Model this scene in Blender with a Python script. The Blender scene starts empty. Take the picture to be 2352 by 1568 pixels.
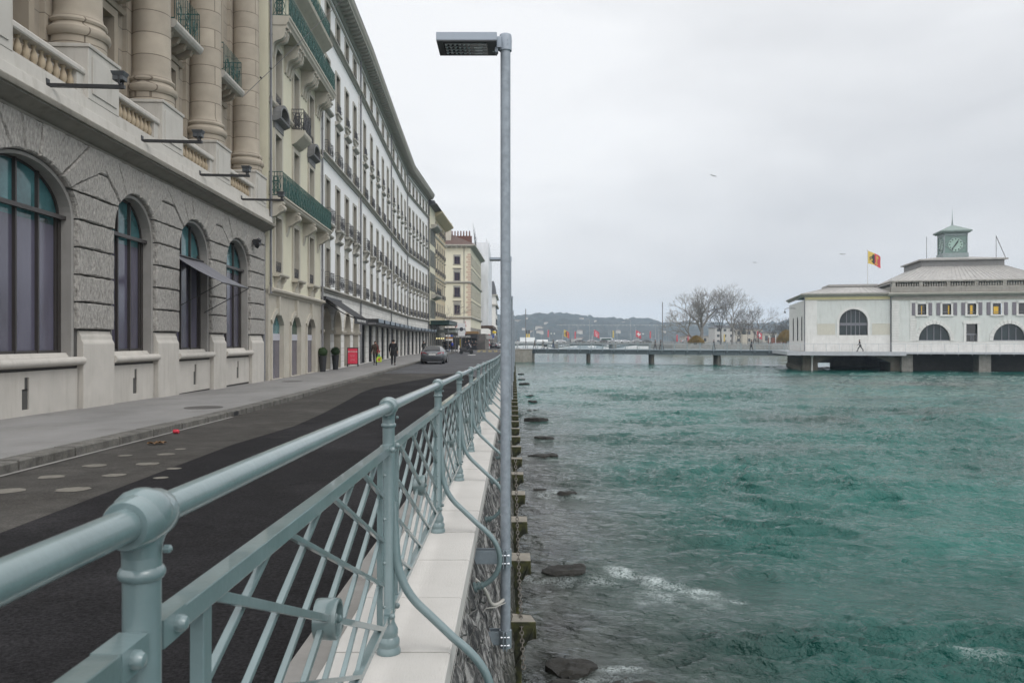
import bpy, math, random
import numpy as np
from mathutils import Vector, Matrix, Euler
C = bpy.data.collections.new('place'); bpy.context.scene.collection.children.link(C)
S = bpy.context.scene
R = math.radians
F = 1829.0
# ---------------------------------------------------------------- camera, sky, sun, exposure
cam = bpy.data.cameras.new('camera'); cam.lens = 28.0; cam.sensor_width = 36.0
cam.clip_start = 0.05; cam.clip_end = 9000
cam.dof.use_dof = True; cam.dof.focus_distance = 5.5; cam.dof.aperture_fstop = 10
co = bpy.data.objects.new('camera', cam); C.objects.link(co)
co.location = (0, 0, 0); co.rotation_euler = (R(90), 0, 0); S.camera = co
W = bpy.data.worlds.new('World'); S.world = W; W.use_nodes = True
wn, wl = W.node_tree.nodes, W.node_tree.links
wn.clear()
def wnode(t, **k):
    n = wn.new(t)
    for a, b in k.items(): setattr(n, a, b)
    return n
wo = wnode('ShaderNodeOutputWorld'); bg = wnode('ShaderNodeBackground'); bg.inputs[1].default_value = 0.1
sky = wnode('ShaderNodeTexSky', sky_type='NISHITA', sun_disc=False)
sky.sun_elevation = R(50); sky.sun_rotation = R(130)
tc = wnode('ShaderNodeTexCoord'); sp = wnode('ShaderNodeSeparateXYZ'); wl.new(tc.outputs['Generated'], sp.inputs[0])
mp = wnode('ShaderNodeMapping'); mp.inputs['Scale'].default_value = (1.1, 0.8, 3.2); mp.inputs['Location'].default_value = (0.35, 0.2, 0.3)
wl.new(tc.outputs['Generated'], mp.inputs[0])
nz = wnode('ShaderNodeTexNoise'); nz.inputs['Scale'].default_value = 1.9; nz.inputs['Detail'].default_value = 5; nz.inputs['Roughness'].default_value = 0.52; nz.inputs['Distortion'].default_value = 0.4
wl.new(mp.outputs[0], nz.inputs['Vector'])
def wmath(op, a, b=None, clamp=False):
    n = wnode('ShaderNodeMath', operation=op); n.use_clamp = clamp
    for i, v in enumerate((a, b)):
        if v is None: continue
        if isinstance(v, (int, float)): n.inputs[i].default_value = v
        else: wl.new(v, n.inputs[i])
    return n.outputs[0]
# darker towards the right, brighter overhead to the left
bias = wmath('MULTIPLY', sp.outputs['X'], -0.42)
fac = wmath('ADD', wmath('MULTIPLY', nz.outputs[0], 1.25), bias)
fac = wmath('ADD', fac, wmath('MULTIPLY', sp.outputs['Z'], 0.75), True)
rp = wnode('ShaderNodeValToRGB'); wl.new(fac, rp.inputs[0])
rp.color_ramp.elements[0].position = 0.30; rp.color_ramp.elements[0].color = (0.58, 0.588, 0.605, 1)
rp.color_ramp.elements[1].position = 0.86; rp.color_ramp.elements[1].color = (0.81, 0.815, 0.825, 1)
hz = wmath('SUBTRACT', 1.0, wmath('MULTIPLY', wmath('ABSOLUTE', sp.outputs['Z']), 6.5), True)
mx = wnode('ShaderNodeMix', data_type='RGBA'); wl.new(wmath('MULTIPLY', hz, 0.6), mx.inputs[0]); wl.new(rp.outputs[0], mx.inputs[6]); mx.inputs[7].default_value = (0.665, 0.635, 0.63, 1)
gain = wmath('ADD', 11.8, wmath('MULTIPLY', wmath('MAXIMUM', wmath('SUBTRACT', sp.outputs['Z'], 0.40), 0.0), 17.0))
gain = wmath('MULTIPLY', gain, wmath('ADD', 1.0, wmath('MULTIPLY', wmath('MAXIMUM', wmath('MULTIPLY', sp.outputs['Y'], -1.0), 0.0), 0.9)))
vm = wnode('ShaderNodeVectorMath', operation='SCALE'); wl.new(mx.outputs[2], vm.inputs[0]); wl.new(gain, vm.inputs[3])
ad = wnode('ShaderNodeMix', data_type='RGBA', blend_type='ADD'); ad.inputs[0].default_value = 0.05
wl.new(vm.outputs[0], ad.inputs[6]); wl.new(sky.outputs[0], ad.inputs[7])
wl.new(ad.outputs[2], bg.inputs[0]); wl.new(bg.outputs[0], wo.inputs[0])
sl = bpy.data.lights.new('sun', 'SUN'); sl.energy = 0.9; sl.angle = R(30); sl.color = (1, 0.97, 0.93)
so = bpy.data.objects.new('sun', sl); C.objects.link(so); so.rotation_euler = (R(42), 0, R(50))
S.view_settings.view_transform = 'Standard'; S.view_settings.look = 'None'; S.view_settings.exposure = 0.0; S.view_settings.gamma = 1.0
S.render.engine = 'CYCLES'
# ---------------------------------------------------------------- helpers
_mc = {}
def mat(name, col, rough=0.8, var=0.12, scale=1.5, bump=0.0, bscale=20.0, metal=0.0, streak=0.0, stain=0.0, mscale=(1, 1, 1), spec=0.5, bmap=None, rot=None, coat=0.0, emit=None, speck=0.0):
    if name in _mc: return _mc[name]
    m = bpy.data.materials.new(name); _mc[name] = m; m.use_nodes = True
    n, l = m.node_tree.nodes, m.node_tree.links
    b = n['Principled BSDF']; b.inputs['Roughness'].default_value = rough; b.inputs['Metallic'].default_value = metal
    b.inputs['Specular IOR Level'].default_value = spec
    b.inputs['Coat Weight'].default_value = coat
    if emit: b.inputs['Emission Color'].default_value = (*emit[:3], 1); b.inputs['Emission Strength'].default_value = emit[3]
    t = n.new('ShaderNodeTexCoord')
    mpn = n.new('ShaderNodeMapping'); mpn.inputs['Scale'].default_value = mscale
    if rot: mpn.inputs['Rotation'].default_value = rot
    l.new(t.outputs['Object'], mpn.inputs[0])
    ns = n.new('ShaderNodeTexNoise'); ns.inputs['Scale'].default_value = scale; ns.inputs['Detail'].default_value = 8; ns.inputs['Roughness'].default_value = 0.62
    l.new(mpn.outputs[0], ns.inputs['Vector'])
    r = n.new('ShaderNodeValToRGB'); l.new(ns.outputs[0], r.inputs[0])
    r.color_ramp.elements[0].position = 0.3; r.color_ramp.elements[1].position = 0.72
    r.color_ramp.elements[0].color = (*[c * (1 - var) for c in col], 1); r.color_ramp.elements[1].color = (*[min(1, c * (1 + var)) for c in col], 1)
    out = r.outputs[0]
    if streak or stain:
        m2 = n.new('ShaderNodeMapping'); m2.inputs['Scale'].default_value = (3, 3, 0.35) if streak else (.6, .6, .6)
        l.new(t.outputs['Object'], m2.inputs[0])
        n2 = n.new('ShaderNodeTexNoise'); n2.inputs['Scale'].default_value = 1.3; n2.inputs['Detail'].default_value = 7; n2.inputs['Roughness'].default_value = .7
        l.new(m2.outputs[0], n2.inputs['Vector'])
        r2 = n.new('ShaderNodeMapRange'); r2.inputs[1].default_value = .5; r2.inputs[2].default_value = .75; r2.inputs[4].default_value = max(streak, stain)
        l.new(n2.outputs[0], r2.inputs[0])
        mm = n.new('ShaderNodeMix'); mm.data_type = 'RGBA'; mm.blend_type = 'MULTIPLY'; l.new(r2.outputs[0], mm.inputs[0]); l.new(out, mm.inputs[6]); mm.inputs[7].default_value = (.45, .42, .36, 1)
        out = mm.outputs[2]
    if speck:
        n4 = n.new('ShaderNodeTexNoise'); n4.inputs['Scale'].default_value = 45; n4.inputs['Detail'].default_value = 3; n4.inputs['Roughness'].default_value = .8; l.new(t.outputs['Object'], n4.inputs['Vector'])
        n5 = n.new('ShaderNodeTexNoise'); n5.inputs['Scale'].default_value = .45; n5.inputs['Detail'].default_value = 6; n5.inputs['Roughness'].default_value = .6; l.new(t.outputs['Object'], n5.inputs['Vector'])
        r4 = n.new('ShaderNodeMapRange'); r4.inputs[1].default_value = .35; r4.inputs[2].default_value = .68; r4.inputs[3].default_value = 1 - speck * .5; r4.inputs[4].default_value = 1 + speck; l.new(n4.outputs[0], r4.inputs[0])
        r5 = n.new('ShaderNodeMapRange'); r5.inputs[1].default_value = .5; r5.inputs[2].default_value = .72; r5.inputs[3].default_value = 1; r5.inputs[4].default_value = 1 + speck * 1.1; l.new(n5.outputs[0], r5.inputs[0])
        ml = n.new('ShaderNodeMath'); ml.operation = 'MULTIPLY'; l.new(r4.outputs[0], ml.inputs[0]); l.new(r5.outputs[0], ml.inputs[1])
        vs = n.new('ShaderNodeVectorMath'); vs.operation = 'SCALE'; l.new(out, vs.inputs[0]); l.new(ml.outputs[0], vs.inputs[3]); out = vs.outputs[0]
    l.new(out, b.inputs['Base Color'])
    if bump:
        n3 = n.new('ShaderNodeTexNoise'); n3.inputs['Scale'].default_value = bscale; n3.inputs['Detail'].default_value = 6; n3.inputs['Roughness'].default_value = .6
        if bmap:
            m3 = n.new('ShaderNodeMapping'); m3.inputs['Scale'].default_value = bmap[0]; m3.inputs['Rotation'].default_value = bmap[1]
            l.new(t.outputs['Object'], m3.inputs[0]); l.new(m3.outputs[0], n3.inputs['Vector'])
        else: l.new(t.outputs['Object'], n3.inputs['Vector'])
        bp = n.new('ShaderNodeBump'); bp.inputs['Strength'].default_value = 1.0; bp.inputs['Distance'].default_value = bump
        l.new(n3.outputs[0], bp.inputs['Height']); l.new(bp.outputs[0], b.inputs['Normal'])
    return m
class MB:
    def __init__(s): s.v = []; s.f = []; s.mi = []; s.cm = 0
    def add(s, vs, fs):
        o = len(s.v); s.v += [tuple(p) for p in vs]; s.f += [tuple(i + o for i in f) for f in fs]; s.mi += [s.cm] * len(fs)
        return s
    def box(s, x0, x1, y0, y1, z0, z1):
        return s.add([(x, y, z) for z in (z0, z1) for y in (y0, y1) for x in (x0, x1)],
                     [(0, 2, 3, 1), (4, 5, 7, 6), (0, 1, 5, 4), (2, 6, 7, 3), (0, 4, 6, 2), (1, 3, 7, 5)])
    def ob(s, u0, u1, o0, o1, z0, z1): return s.box(u0, u1, -o1, -o0, z0, z1)
    def quad(s, a, b, c, d): return s.add([a, b, c, d], [(0, 1, 2, 3)])
    def puz(s, poly, o0, o1):
        n = len(poly)
        return s.add([(u, -o0, z) for u, z in poly] + [(u, -o1, z) for u, z in poly],
                     [tuple(range(n))[::-1], tuple(range(n, 2 * n))] + [(i, (i + 1) % n, n + (i + 1) % n, n + i) for i in range(n)])
    def poz(s, poly, u0, u1):
        n = len(poly)
        return s.add([(u0, -o, z) for o, z in poly] + [(u1, -o, z) for o, z in poly],
                     [tuple(range(n)), tuple(range(n, 2 * n))[::-1]] + [(i, n + i, n + (i + 1) % n, (i + 1) % n) for i in range(n)])
    def pxy(s, poly, z0, z1):
        n = len(poly)
        return s.add([(x, y, z0) for x, y in poly] + [(x, y, z1) for x, y in poly],
                     [tuple(range(n))[::-1], tuple(range(n, 2 * n))] + [(i, (i + 1) % n, n + (i + 1) % n, n + i) for i in range(n)])
    def tube(s, pts, r, n=10, closed=False):
        pts = [Vector(p) for p in pts]; k = len(pts)
        rr = r if isinstance(r, (list, tuple)) else [r] * k
        vs = []; up = None
        for i, p in enumerate(pts):
            a = pts[(i - 1) % k] if (closed or i > 0) else p; b = pts[(i + 1) % k] if (closed or i < k - 1) else p
            t = (b - a)
            t = t.normalized() if t.length > 1e-9 else Vector((0, 0, 1))
            if up is None: up = Vector((0, 0, 1)) if abs(t.z) < .9 else Vector((1, 0, 0))
            x = t.cross(up).normalized(); y = x.cross(t).normalized(); up = y
            for j in range(n):
                q = 2 * math.pi * j / n; vs.append(p + (x * math.cos(q) + y * math.sin(q)) * rr[i])
        fs = [(i * n + j, i * n + (j + 1) % n, ((i + 1) % k) * n + (j + 1) % n, ((i + 1) % k) * n + j) for i in range(k if closed else k - 1) for j in range(n)]
        if not closed: fs += [tuple(range(n))[::-1], tuple(range((k - 1) * n, k * n))]
        return s.add(vs, fs)
    def lathe(s, prof, c=(0, 0, 0), n=16, axis='z'):
        vs = []
        for r, h in prof:
            for j in range(n):
                q = 2 * math.pi * j / n; a, b = r * math.cos(q), r * math.sin(q)
                p = {'z': (a, b, h), 'x': (h, a, b), 'y': (a, h, b)}[axis]
                vs.append((p[0] + c[0], p[1] + c[1], p[2] + c[2]))
        k = len(prof)
        return s.add(vs, [(i * n + j, i * n + (j + 1) % n, (i + 1) * n + (j + 1) % n, (i + 1) * n + j) for i in range(k - 1) for j in range(n)] + [tuple(range(n))[::-1], tuple(range((k - 1) * n, k * n))])
    def ell(s, c, rx, ry, rz, n=12, m=8):
        vs = [(c[0], c[1], c[2] - rz)]
        for i in range(1, m):
            a = math.pi * i / m
            vs += [(c[0] + rx * math.sin(a) * math.cos(2 * math.pi * j / n), c[1] + ry * math.sin(a) * math.sin(2 * math.pi * j / n), c[2] - rz * math.cos(a)) for j in range(n)]
        vs.append((c[0], c[1], c[2] + rz)); L = len(vs) - 1
        fs = [(0, 1 + (j + 1) % n, 1 + j) for j in range(n)] + [(1 + i * n + j, 1 + i * n + (j + 1) % n, 1 + (i + 1) * n + (j + 1) % n, 1 + (i + 1) * n + j) for i in range(m - 2) for j in range(n)]
        fs += [(L, 1 + (m - 2) * n + j, 1 + (m - 2) * n + (j + 1) % n) for j in range(n)]
        return s.add(vs, fs)
    def bar(s, p, q, w, h, side=(1, 0, 0)):
        p, q = Vector(p), Vector(q); t = (q - p).normalized(); x = Vector(side); x = (x - t * x.dot(t)).normalized(); y = t.cross(x)
        vs = [e + x * (a * w / 2) + y * (b * h / 2) for e in (p, q) for a, b in ((-1, -1), (1, -1), (1, 1), (-1, 1))]
        return s.add(vs, [(0, 3, 2, 1), (4, 5, 6, 7)] + [(i, (i + 1) % 4, 4 + (i + 1) % 4, 4 + i) for i in range(4)])
    def build(s, name, m, parent=None, loc=None, rz=0, smooth=False, bevel=0, ang=40):
        me = bpy.data.meshes.new(name); me.from_pydata(s.v, [], s.f)
        ms = m if isinstance(m, (list, tuple)) else [m]
        for q in ms: me.materials.append(q)
        if len(ms) > 1: me.polygons.foreach_set('material_index', s.mi)
        if smooth:
            me.shade_smooth(); me.set_sharp_from_angle(angle=R(ang))
        me.update()
        return link(name, me, parent, loc, rz, bevel)
def link(name, me, parent=None, loc=None, rz=0, bevel=0):
    o = bpy.data.objects.new(name, me); C.objects.link(o); o.parent = parent
    if loc is not None: o.location = loc
    o.rotation_euler.z = rz
    if bevel:
        b = o.modifiers.new('bevel', 'BEVEL'); b.width = bevel; b.segments = 2; b.limit_method = 'ANGLE'; b.angle_limit = R(40)
    return o
def tag(o, label=None, cat=None, group=None, kind=None):
    if label: o['label'] = label
    if cat: o['category'] = cat
    if group: o['group'] = group
    if kind: o['kind'] = kind
    return o
def empty(name, loc=(0, 0, 0), rz=0, label=None, cat=None, group=None):
    o = bpy.data.objects.new(name, None); C.objects.link(o); o.location = loc; o.rotation_euler.z = rz; o.empty_display_size = .3
    return tag(o, label, cat, group)
def copy_tree(o, parent=None):
    c = o.copy(); C.objects.link(c); c.parent = parent
    for ch in [x for x in KIDS.get(o.name, [])] or [x for x in o.children]:
        copy_tree(ch, c)
    return c
KIDS = {}
def lp(o, loc, rz=None, parent=None):
    """linked copy of one part and its sub-parts at a new place"""
    c = copy_tree(o, parent or o.parent); c.location = loc
    if rz is not None: c.rotation_euler.z = rz
    return c
def textmesh(name, s, size, m, parent, loc, rot, ext=.01, align='CENTER', sx=1.0):
    cu = bpy.data.curves.new('tmp', 'FONT'); cu.body = s; cu.size = size; cu.extrude = ext; cu.align_x = align; cu.align_y = 'CENTER'
    to = bpy.data.objects.new('tmp', cu); C.objects.link(to); bpy.context.view_layer.update()
    me = bpy.data.meshes.new_from_object(to.evaluated_get(bpy.context.evaluated_depsgraph_get()))
    bpy.data.objects.remove(to); bpy.data.curves.remove(cu); me.materials.clear(); me.materials.append(m)
    o = link(name, me, parent, loc); o.rotation_euler = rot; o.scale = (sx, 1, 1)
    return o
def gz(Y):
    """level of coping and pavement along the quay (camera level is 0)"""
    return float(np.interp(Y, [-30, 25, 32, 50, 160, 400], [-.902, -1.595, -1.635, -1.655, -1.60, -1.5]))
def wx(px, Y): return (px - 1176) / F * Y
def wz(py, Y): return (784 - py) / F * Y
rnd = random.Random(7)
# noise for numpy meshes
def _hash(ix, iy, seed):
    h = (ix.astype(np.int64) * 374761393 + iy.astype(np.int64) * 668265263 + seed * 974634777) & 0xffffffff
    h = ((h ^ (h >> 13)) * 1274126177) & 0xffffffff
    return ((h ^ (h >> 16)) & 0xffff) / 65535.0
def vnoise(x, y, seed=0):
    ix, iy = np.floor(x), np.floor(y); fx, fy = x - ix, y - iy
    fx = fx * fx * fx * (fx * (fx * 6 - 15) + 10); fy = fy * fy * fy * (fy * (fy * 6 - 15) + 10)
    a = _hash(ix, iy, seed); b = _hash(ix + 1, iy, seed); c = _hash(ix, iy + 1, seed); d = _hash(ix + 1, iy + 1, seed)
    return (a * (1 - fx) + b * fx) * (1 - fy) + (c * (1 - fx) + d * fx) * fy
def fbm(x, y, oct=4, seed=0, g=.5):
    t = 0; a = 1; s = 0
    for i in range(oct): t = t + a * vnoise(x * 2 ** i + 17.3 * i, y * 2 ** i - 9.1 * i, seed + i); s += a; a *= g
    return t / s
def grid_mesh(name, xs, ys, Z, m, attrs=None, smooth=True):
    nx, ny = len(xs), len(ys); X, Yg = np.meshgrid(xs, ys)
    co_ = np.stack([X, Yg, Z], -1).reshape(-1, 3).astype(np.float32)
    i = np.arange(nx * ny).reshape(ny, nx)
    q = np.stack([i[:-1, :-1], i[:-1, 1:], i[1:, 1:], i[1:, :-1]], -1).reshape(-1, 4).astype(np.int32)
    me = bpy.data.meshes.new(name); me.vertices.add(len(co_)); me.vertices.foreach_set('co', co_.ravel())
    me.loops.add(q.size); me.loops.foreach_set('vertex_index', q.ravel()); me.polygons.add(len(q))
    me.polygons.foreach_set('loop_start', np.arange(0, q.size, 4, dtype=np.int32)); me.polygons.foreach_set('loop_total', np.full(len(q), 4, dtype=np.int32))
    me.update(calc_edges=True)
    if smooth: me.shade_smooth()
    for k, v in (attrs or {}).items():
        at = me.attributes.new(k, 'FLOAT', 'POINT'); at.data.foreach_set('value', v.ravel().astype(np.float32))
    me.materials.append(m)
    return link(name, me)
# ---------------------------------------------------------------- materials
M = {}
M['rail'] = mat('rail_paint', (.125, .178, .184), .32, .12, 7, .0009, 40, stain=.45, coat=.7)
M['galv'] = mat('galvanised', (.23, .26, .29), .5, .2, 22, .0004, 90, metal=.2)
M['galv2'] = mat('galvanised_plate', (.25, .29, .32), .45, .2, 9, .0005, 60, metal=.5)
M['bolt'] = mat('bolt_zinc', (.6, .62, .64), .3, .05, 9, metal=.9)
M['lamp'] = mat('lamp_housing', (.27, .305, .35), .45, .04, 6, metal=.1)
M['black'] = mat('black_metal', (.018, .018, .02), .45, .1, 6)
M['coping'] = mat('coping_stone', (.44, .425, .40), .8, .06, 2.2, .0022, 70, stain=.14, bmap=((1.6, .35, 1), (0, 0, 0)))
M['kstrip'] = mat('kerb_strip', (.20, .192, .18), .85, .15, 3, .002, 40, stain=.4)
M['corbel'] = mat('corbel_stone', (.25, .23, .195), .9, .35, 4, .012, 14, stain=.6)
M['rust'] = mat('rusticated_stone', (.40, .38, .35), .92, .42, 9.0, .14, 6, stain=.1, mscale=(2.6, 1, 1), bmap=((4, 1, .8), (0, R(35), 0)))
M['joint'] = mat('joint_mortar', (.07, .067, .063), .95, .1, 3)  # dark mortar colour of the joints
M['ashlar'] = mat('smooth_stone', (.455, .43, .39), .85, .09, 1.2, .002, 30, streak=.35)
M['ashlar2'] = mat('pale_stone', (.47, .445, .405), .85, .08, 1.0, .002, 30, streak=.42)
M['frame'] = mat('dark_frame', (.035, .03, .028), .4, .1, 4)
M['lilac'] = mat('lilac_film', (.085, .08, .112), .14, .35, .7, spec=.8, mscale=(1, 1, .35))  # tone noise in the film colour stands in for uneven reflections
M['cream'] = mat('cream_render', (.57, .54, .42), .85, .05, 1, .001, 40, streak=.16)
M['creamstone'] = mat('cream_stone', (.42, .39, .33), .85, .09, 1.5, .002, 30, streak=.35)
M['white'] = mat('white_render', (.72, .72, .715), .85, .03, .6, .001, 40, streak=.10)
M['whitestone'] = mat('white_stone', (.64, .625, .59), .85, .05, 1.1, .002, 30, streak=.2)
M['trim'] = mat('trim_stone', (.34, .325, .285), .85, .08, 1.5, .002, 30, streak=.25)
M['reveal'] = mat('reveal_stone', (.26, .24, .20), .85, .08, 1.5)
M['iron'] = mat('wrought_iron', (.05, .05, .055), .5, .1, 5)
M['green'] = mat('green_iron', (.018, .07, .06), .5, .25, 5)
M['zinc'] = mat('zinc_roof', (.30, .29, .275), .6, .13, 1.2, streak=.4)
M['pipe'] = mat('rain_pipe', (.16, .16, .17), .5, .15, 3)
M['tile'] = mat('roof_tile', (.095, .06, .05), .85, .35, 3, .02, 12)
M['slate'] = mat('slate', (.06, .063, .07), .6, .15, 3)
M['beige'] = mat('beige_render', (.52, .44, .30), .85, .06, 1, streak=.2)
M['shutter'] = mat('grey_shutter', (.16, .17, .16), .7, .1, 3)
def glass(name, col, rough=.06):
    return mat(name, col, rough, .15, .6, spec=.6)
M['glass'] = glass('dark_glass', (.018, .02, .022)); M['teal'] = mat('teal_glass', (.045, .125, .135), .08, .75, .9, spec=.7); M['gglass'] = glass('green_glass', (.02, .065, .05))  # teal glass: strong tone noise imitates patchy reflections
def brickmat(name, col, mortar, bw, bh, ms, rough=.85, var=.08, bump=.006, rot=(R(90), 0, 0), off=.5):
    if name in _mc: return _mc[name]
    m = bpy.data.materials.new(name); _mc[name] = m; m.use_nodes = True; n, l = m.node_tree.nodes, m.node_tree.links; b = n['Principled BSDF']; b.inputs['Roughness'].default_value = rough
    t = n.new('ShaderNodeTexCoord'); mp_ = n.new('ShaderNodeMapping'); mp_.inputs['Rotation'].default_value = rot; l.new(t.outputs['Object'], mp_.inputs[0])
    br = n.new('ShaderNodeTexBrick'); br.inputs['Scale'].default_value = 1; br.inputs['Brick Width'].default_value = bw; br.inputs['Row Height'].default_value = bh; br.inputs['Mortar Size'].default_value = ms
    br.offset = off
    br.inputs['Color1'].default_value = (*[c * (1 + var) for c in col], 1); br.inputs['Color2'].default_value = (*[c * (1 - var) for c in col], 1); br.inputs['Mortar'].default_value = (*mortar, 1)
    l.new(mp_.outputs[0], br.inputs[0])
    ns = n.new('ShaderNodeTexNoise'); ns.inputs['Scale'].default_value = 2.2; ns.inputs['Detail'].default_value = 8; l.new(t.outputs['Object'], ns.inputs['Vector'])
    mr = n.new('ShaderNodeMapRange'); mr.inputs[3].default_value = .72; mr.inputs[4].default_value = 1.22; l.new(ns.outputs[0], mr.inputs[0])
    vs = n.new('ShaderNodeVectorMath'); vs.operation = 'SCALE'; l.new(br.outputs[0], vs.inputs[0]); l.new(mr.outputs[0], vs.inputs[3]); l.new(vs.outputs[0], b.inputs['Base Color'])
    bp = n.new('ShaderNodeBump'); bp.inputs['Distance'].default_value = bump; bp.invert = True; l.new(br.outputs['Fac'], bp.inputs['Height']); l.new(bp.outputs[0], b.inputs['Normal'])
    return m
M['colstone'] = brickmat('column_stone', (.36, .312, .25), (.16, .13, .10), 1.35, .62, .012)
M['whiteash'] = brickmat('white_ashlar', (.63, .615, .58), (.36, .34, .31), 1.3, .42, .012)
# ================================================================ ground, road, pavement, kerb
def asphalt(name, col, var, sc):
    m = mat(name, col, 1.0, var, sc, .006, 160, stain=.4, spec=.10, speck=(.9 if name == 'new_asphalt' else .45)); return m
M['new'] = asphalt('new_asphalt', (.0135, .013, .0138), .18, 5)
M['old'] = asphalt('old_asphalt', (.052, .049, .045), .22, 3.5)
M['grey'] = asphalt('grey_asphalt', (.078, .078, .082), .15, 1.5)
M['pave'] = mat('pavement', (.185, .18, .174), .85, .16, .9, .003, 60, stain=.4, mscale=(1, .35, 1), speck=.14)
def strip(name, xl, xr, dz, Ys, m, nx=2, parent=None):
    mb = MB()
    for Y in Ys:
        for k in range(nx):
            t = k / (nx - 1); mb.v.append((xl(Y) * (1 - t) + xr(Y) * t, Y, gz(Y) + dz))
    n = len(Ys); mb.f = [(i * nx + k, i * nx + k + 1, (i + 1) * nx + k + 1, (i + 1) * nx + k) for i in range(n - 1) for k in range(nx - 1)]; mb.mi = [0] * len(mb.f)
    return mb.build(name, m, parent)
kx = lambda Y: float(np.interp(Y, [-30, 9, 18, 30, 49, 120, 400], [-4.5, -5.77, -6.03, -6.66, -7.25, -8.9, -9.5]))
YS = [-12, -5, 0, 3, 6, 9, 12, 15, 18, 21, 24, 27, 30, 34, 40, 50, 62, 75, 90, 110, 130, 150, 170, 200, 240, 300, 345]
g = MB(); g.box(-1500, -6.0, -60, 2600, -9, -2.2); g.build('ground', M['grey']); tag(C.objects['ground'], kind='structure')
g = strip('road', lambda Y: kx(Y), lambda Y: -.93, -.125, YS, M['grey'], 4); tag(g, kind='structure')
oldx = lambda Y: float(np.interp(Y, [-12, 6, 12, 15.3, 19, 23.7, 27, 30.8, 36, 44], [-3.6, -3.94, -4.2, -4.07, -4.35, -4.8, -5.1, -5.2, -4.4, -3.0]))
g = strip('road_old_surface', kx, oldx, -.121, [y for y in YS if y <= 40] + [44], M['old'], 3); tag(g, kind='structure')
g = strip('road_new_surface', oldx, lambda Y: float(np.interp(Y, [0, 36, 44], [-.93, -.93, -2.9])), -.117, [y for y in YS if y <= 40] + [44], M['new'], 3); tag(g, kind='structure')
kb = lambda Y: kx(Y) - .30
g = strip('pavement', lambda Y: -10.2 - .045 * Y if Y < 112 else -45, kb, -.004, [-12, 0, 9, 18, 26, 30, 36, 50, 62, 75, 90, 111, 112, 130, 150, 170, 200, 260, 345], M['pave'], 3); tag(g, kind='structure')
# kerb stones, gaps between, drain inlet
mb = MB(); y = -8.0; kr = random.Random(3)
while y < 150:
    Lk = 1.1 + kr.random() * .25; y1 = y + Lk
    if abs(y - 17.6) < .6: pass
    xa, xb = kx(y), kx(y1); j = kr.uniform(-.006, .006); gp = .02
    za, zb = gz(y) + j, gz(y1) + j
    vs = []
    for (yy, xx, zz) in ((y + gp, xa, za), (y1 - gp, xb, zb)):
        vs += [(xx - .30, yy, zz - .3), (xx + .0, yy, zz - .3), (xx + .0, yy, zz - .012), (xx - .014, yy, zz + .002), (xx - .30, yy, zz + .002)]
    mb.add(vs, [(0, 1, 2, 3, 4)[::-1], (5, 6, 7, 8, 9)] + [(i, (i + 1) % 5, 5 + (i + 1) % 5, 5 + i) for i in range(5)])
    y = y1
M['kerb'] = mat('kerb_stone', (.10, .095, .085), .9, .45, 5, .006, 30, streak=.85, speck=.3)
tag(mb.build('kerb', M['kerb']), kind='structure')
g = strip('gutter_line', lambda Y: kx(Y) + .002, lambda Y: kx(Y) + .075, -.112, [-12, 0, 6, 9, 12, 15, 17], M['kstrip']); tag(g, kind='structure')
g = strip('road_edge_strip', lambda Y: -.94, lambda Y: -.775, -.035, YS, M['kstrip']); tag(g, kind='structure')
mb = MB(); mb.box(kx(17.4) - .02, kx(17.4) + .006, 17.05, 17.5, gz(17.3) - .11, gz(17.3) - .025)
tag(mb.build('drain_inlet', M['black']), 'dark rectangular gutter drain opening in the kerb face below the pavement cover', 'drain')
# manhole covers
def cover(Y, X, r, label):
    mb = MB(); mb.lathe([(r, -.01), (r, .004), (r * .9, .007), (r * .88, .004), (0.01, .005)], n=28)
    o = mb.build('manhole_cover', mat('cast_iron', (.07, .065, .06), .7, .2, 10), None, (X, Y, gz(Y) + .003), smooth=True, ang=20); tag(o, label, 'manhole cover')
cover(18.2, -7.05, .42, 'round iron cover in the pavement above the kerb drain opening')
cover(32.6, -9.0, .42, 'round iron cover in the pavement in front of the cream building arches')
# concrete core discs on old asphalt
spots = [(20, 1127, .19), (168, 1124, .2), (118, 1095, .17), (218, 1069, .17), (340, 1065, .17), (262, 1091, .15), (382, 1043, .14), (288, 1046, .11), (415, 1031, .1), (370, 1097, .1), (400, 1076, .1)]
for i, (px, py, r) in enumerate(spots):
    r *= .82
    Y = 1.40 * F / (py - 784 - 23); X = wx(px, Y)
    mb = MB(); k = 18; pr = random.Random(i)
    pts = [(X + r * (1 + .12 * pr.uniform(-1, 1)) * math.cos(2 * math.pi * j / k), Y + r * .95 * (1 + .12 * pr.uniform(-1, 1)) * math.sin(2 * math.pi * j / k)) for j in range(k)]
    mb.add([(a, b, gz(b) - .116) for a, b in pts], [tuple(range(k))])
    o = mb.build('asphalt_patch', mat('patch_fill', (.13, .12, .10), .9, .3, 12, .003, 50, stain=.3)); tag(o, kind='structure')
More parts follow.
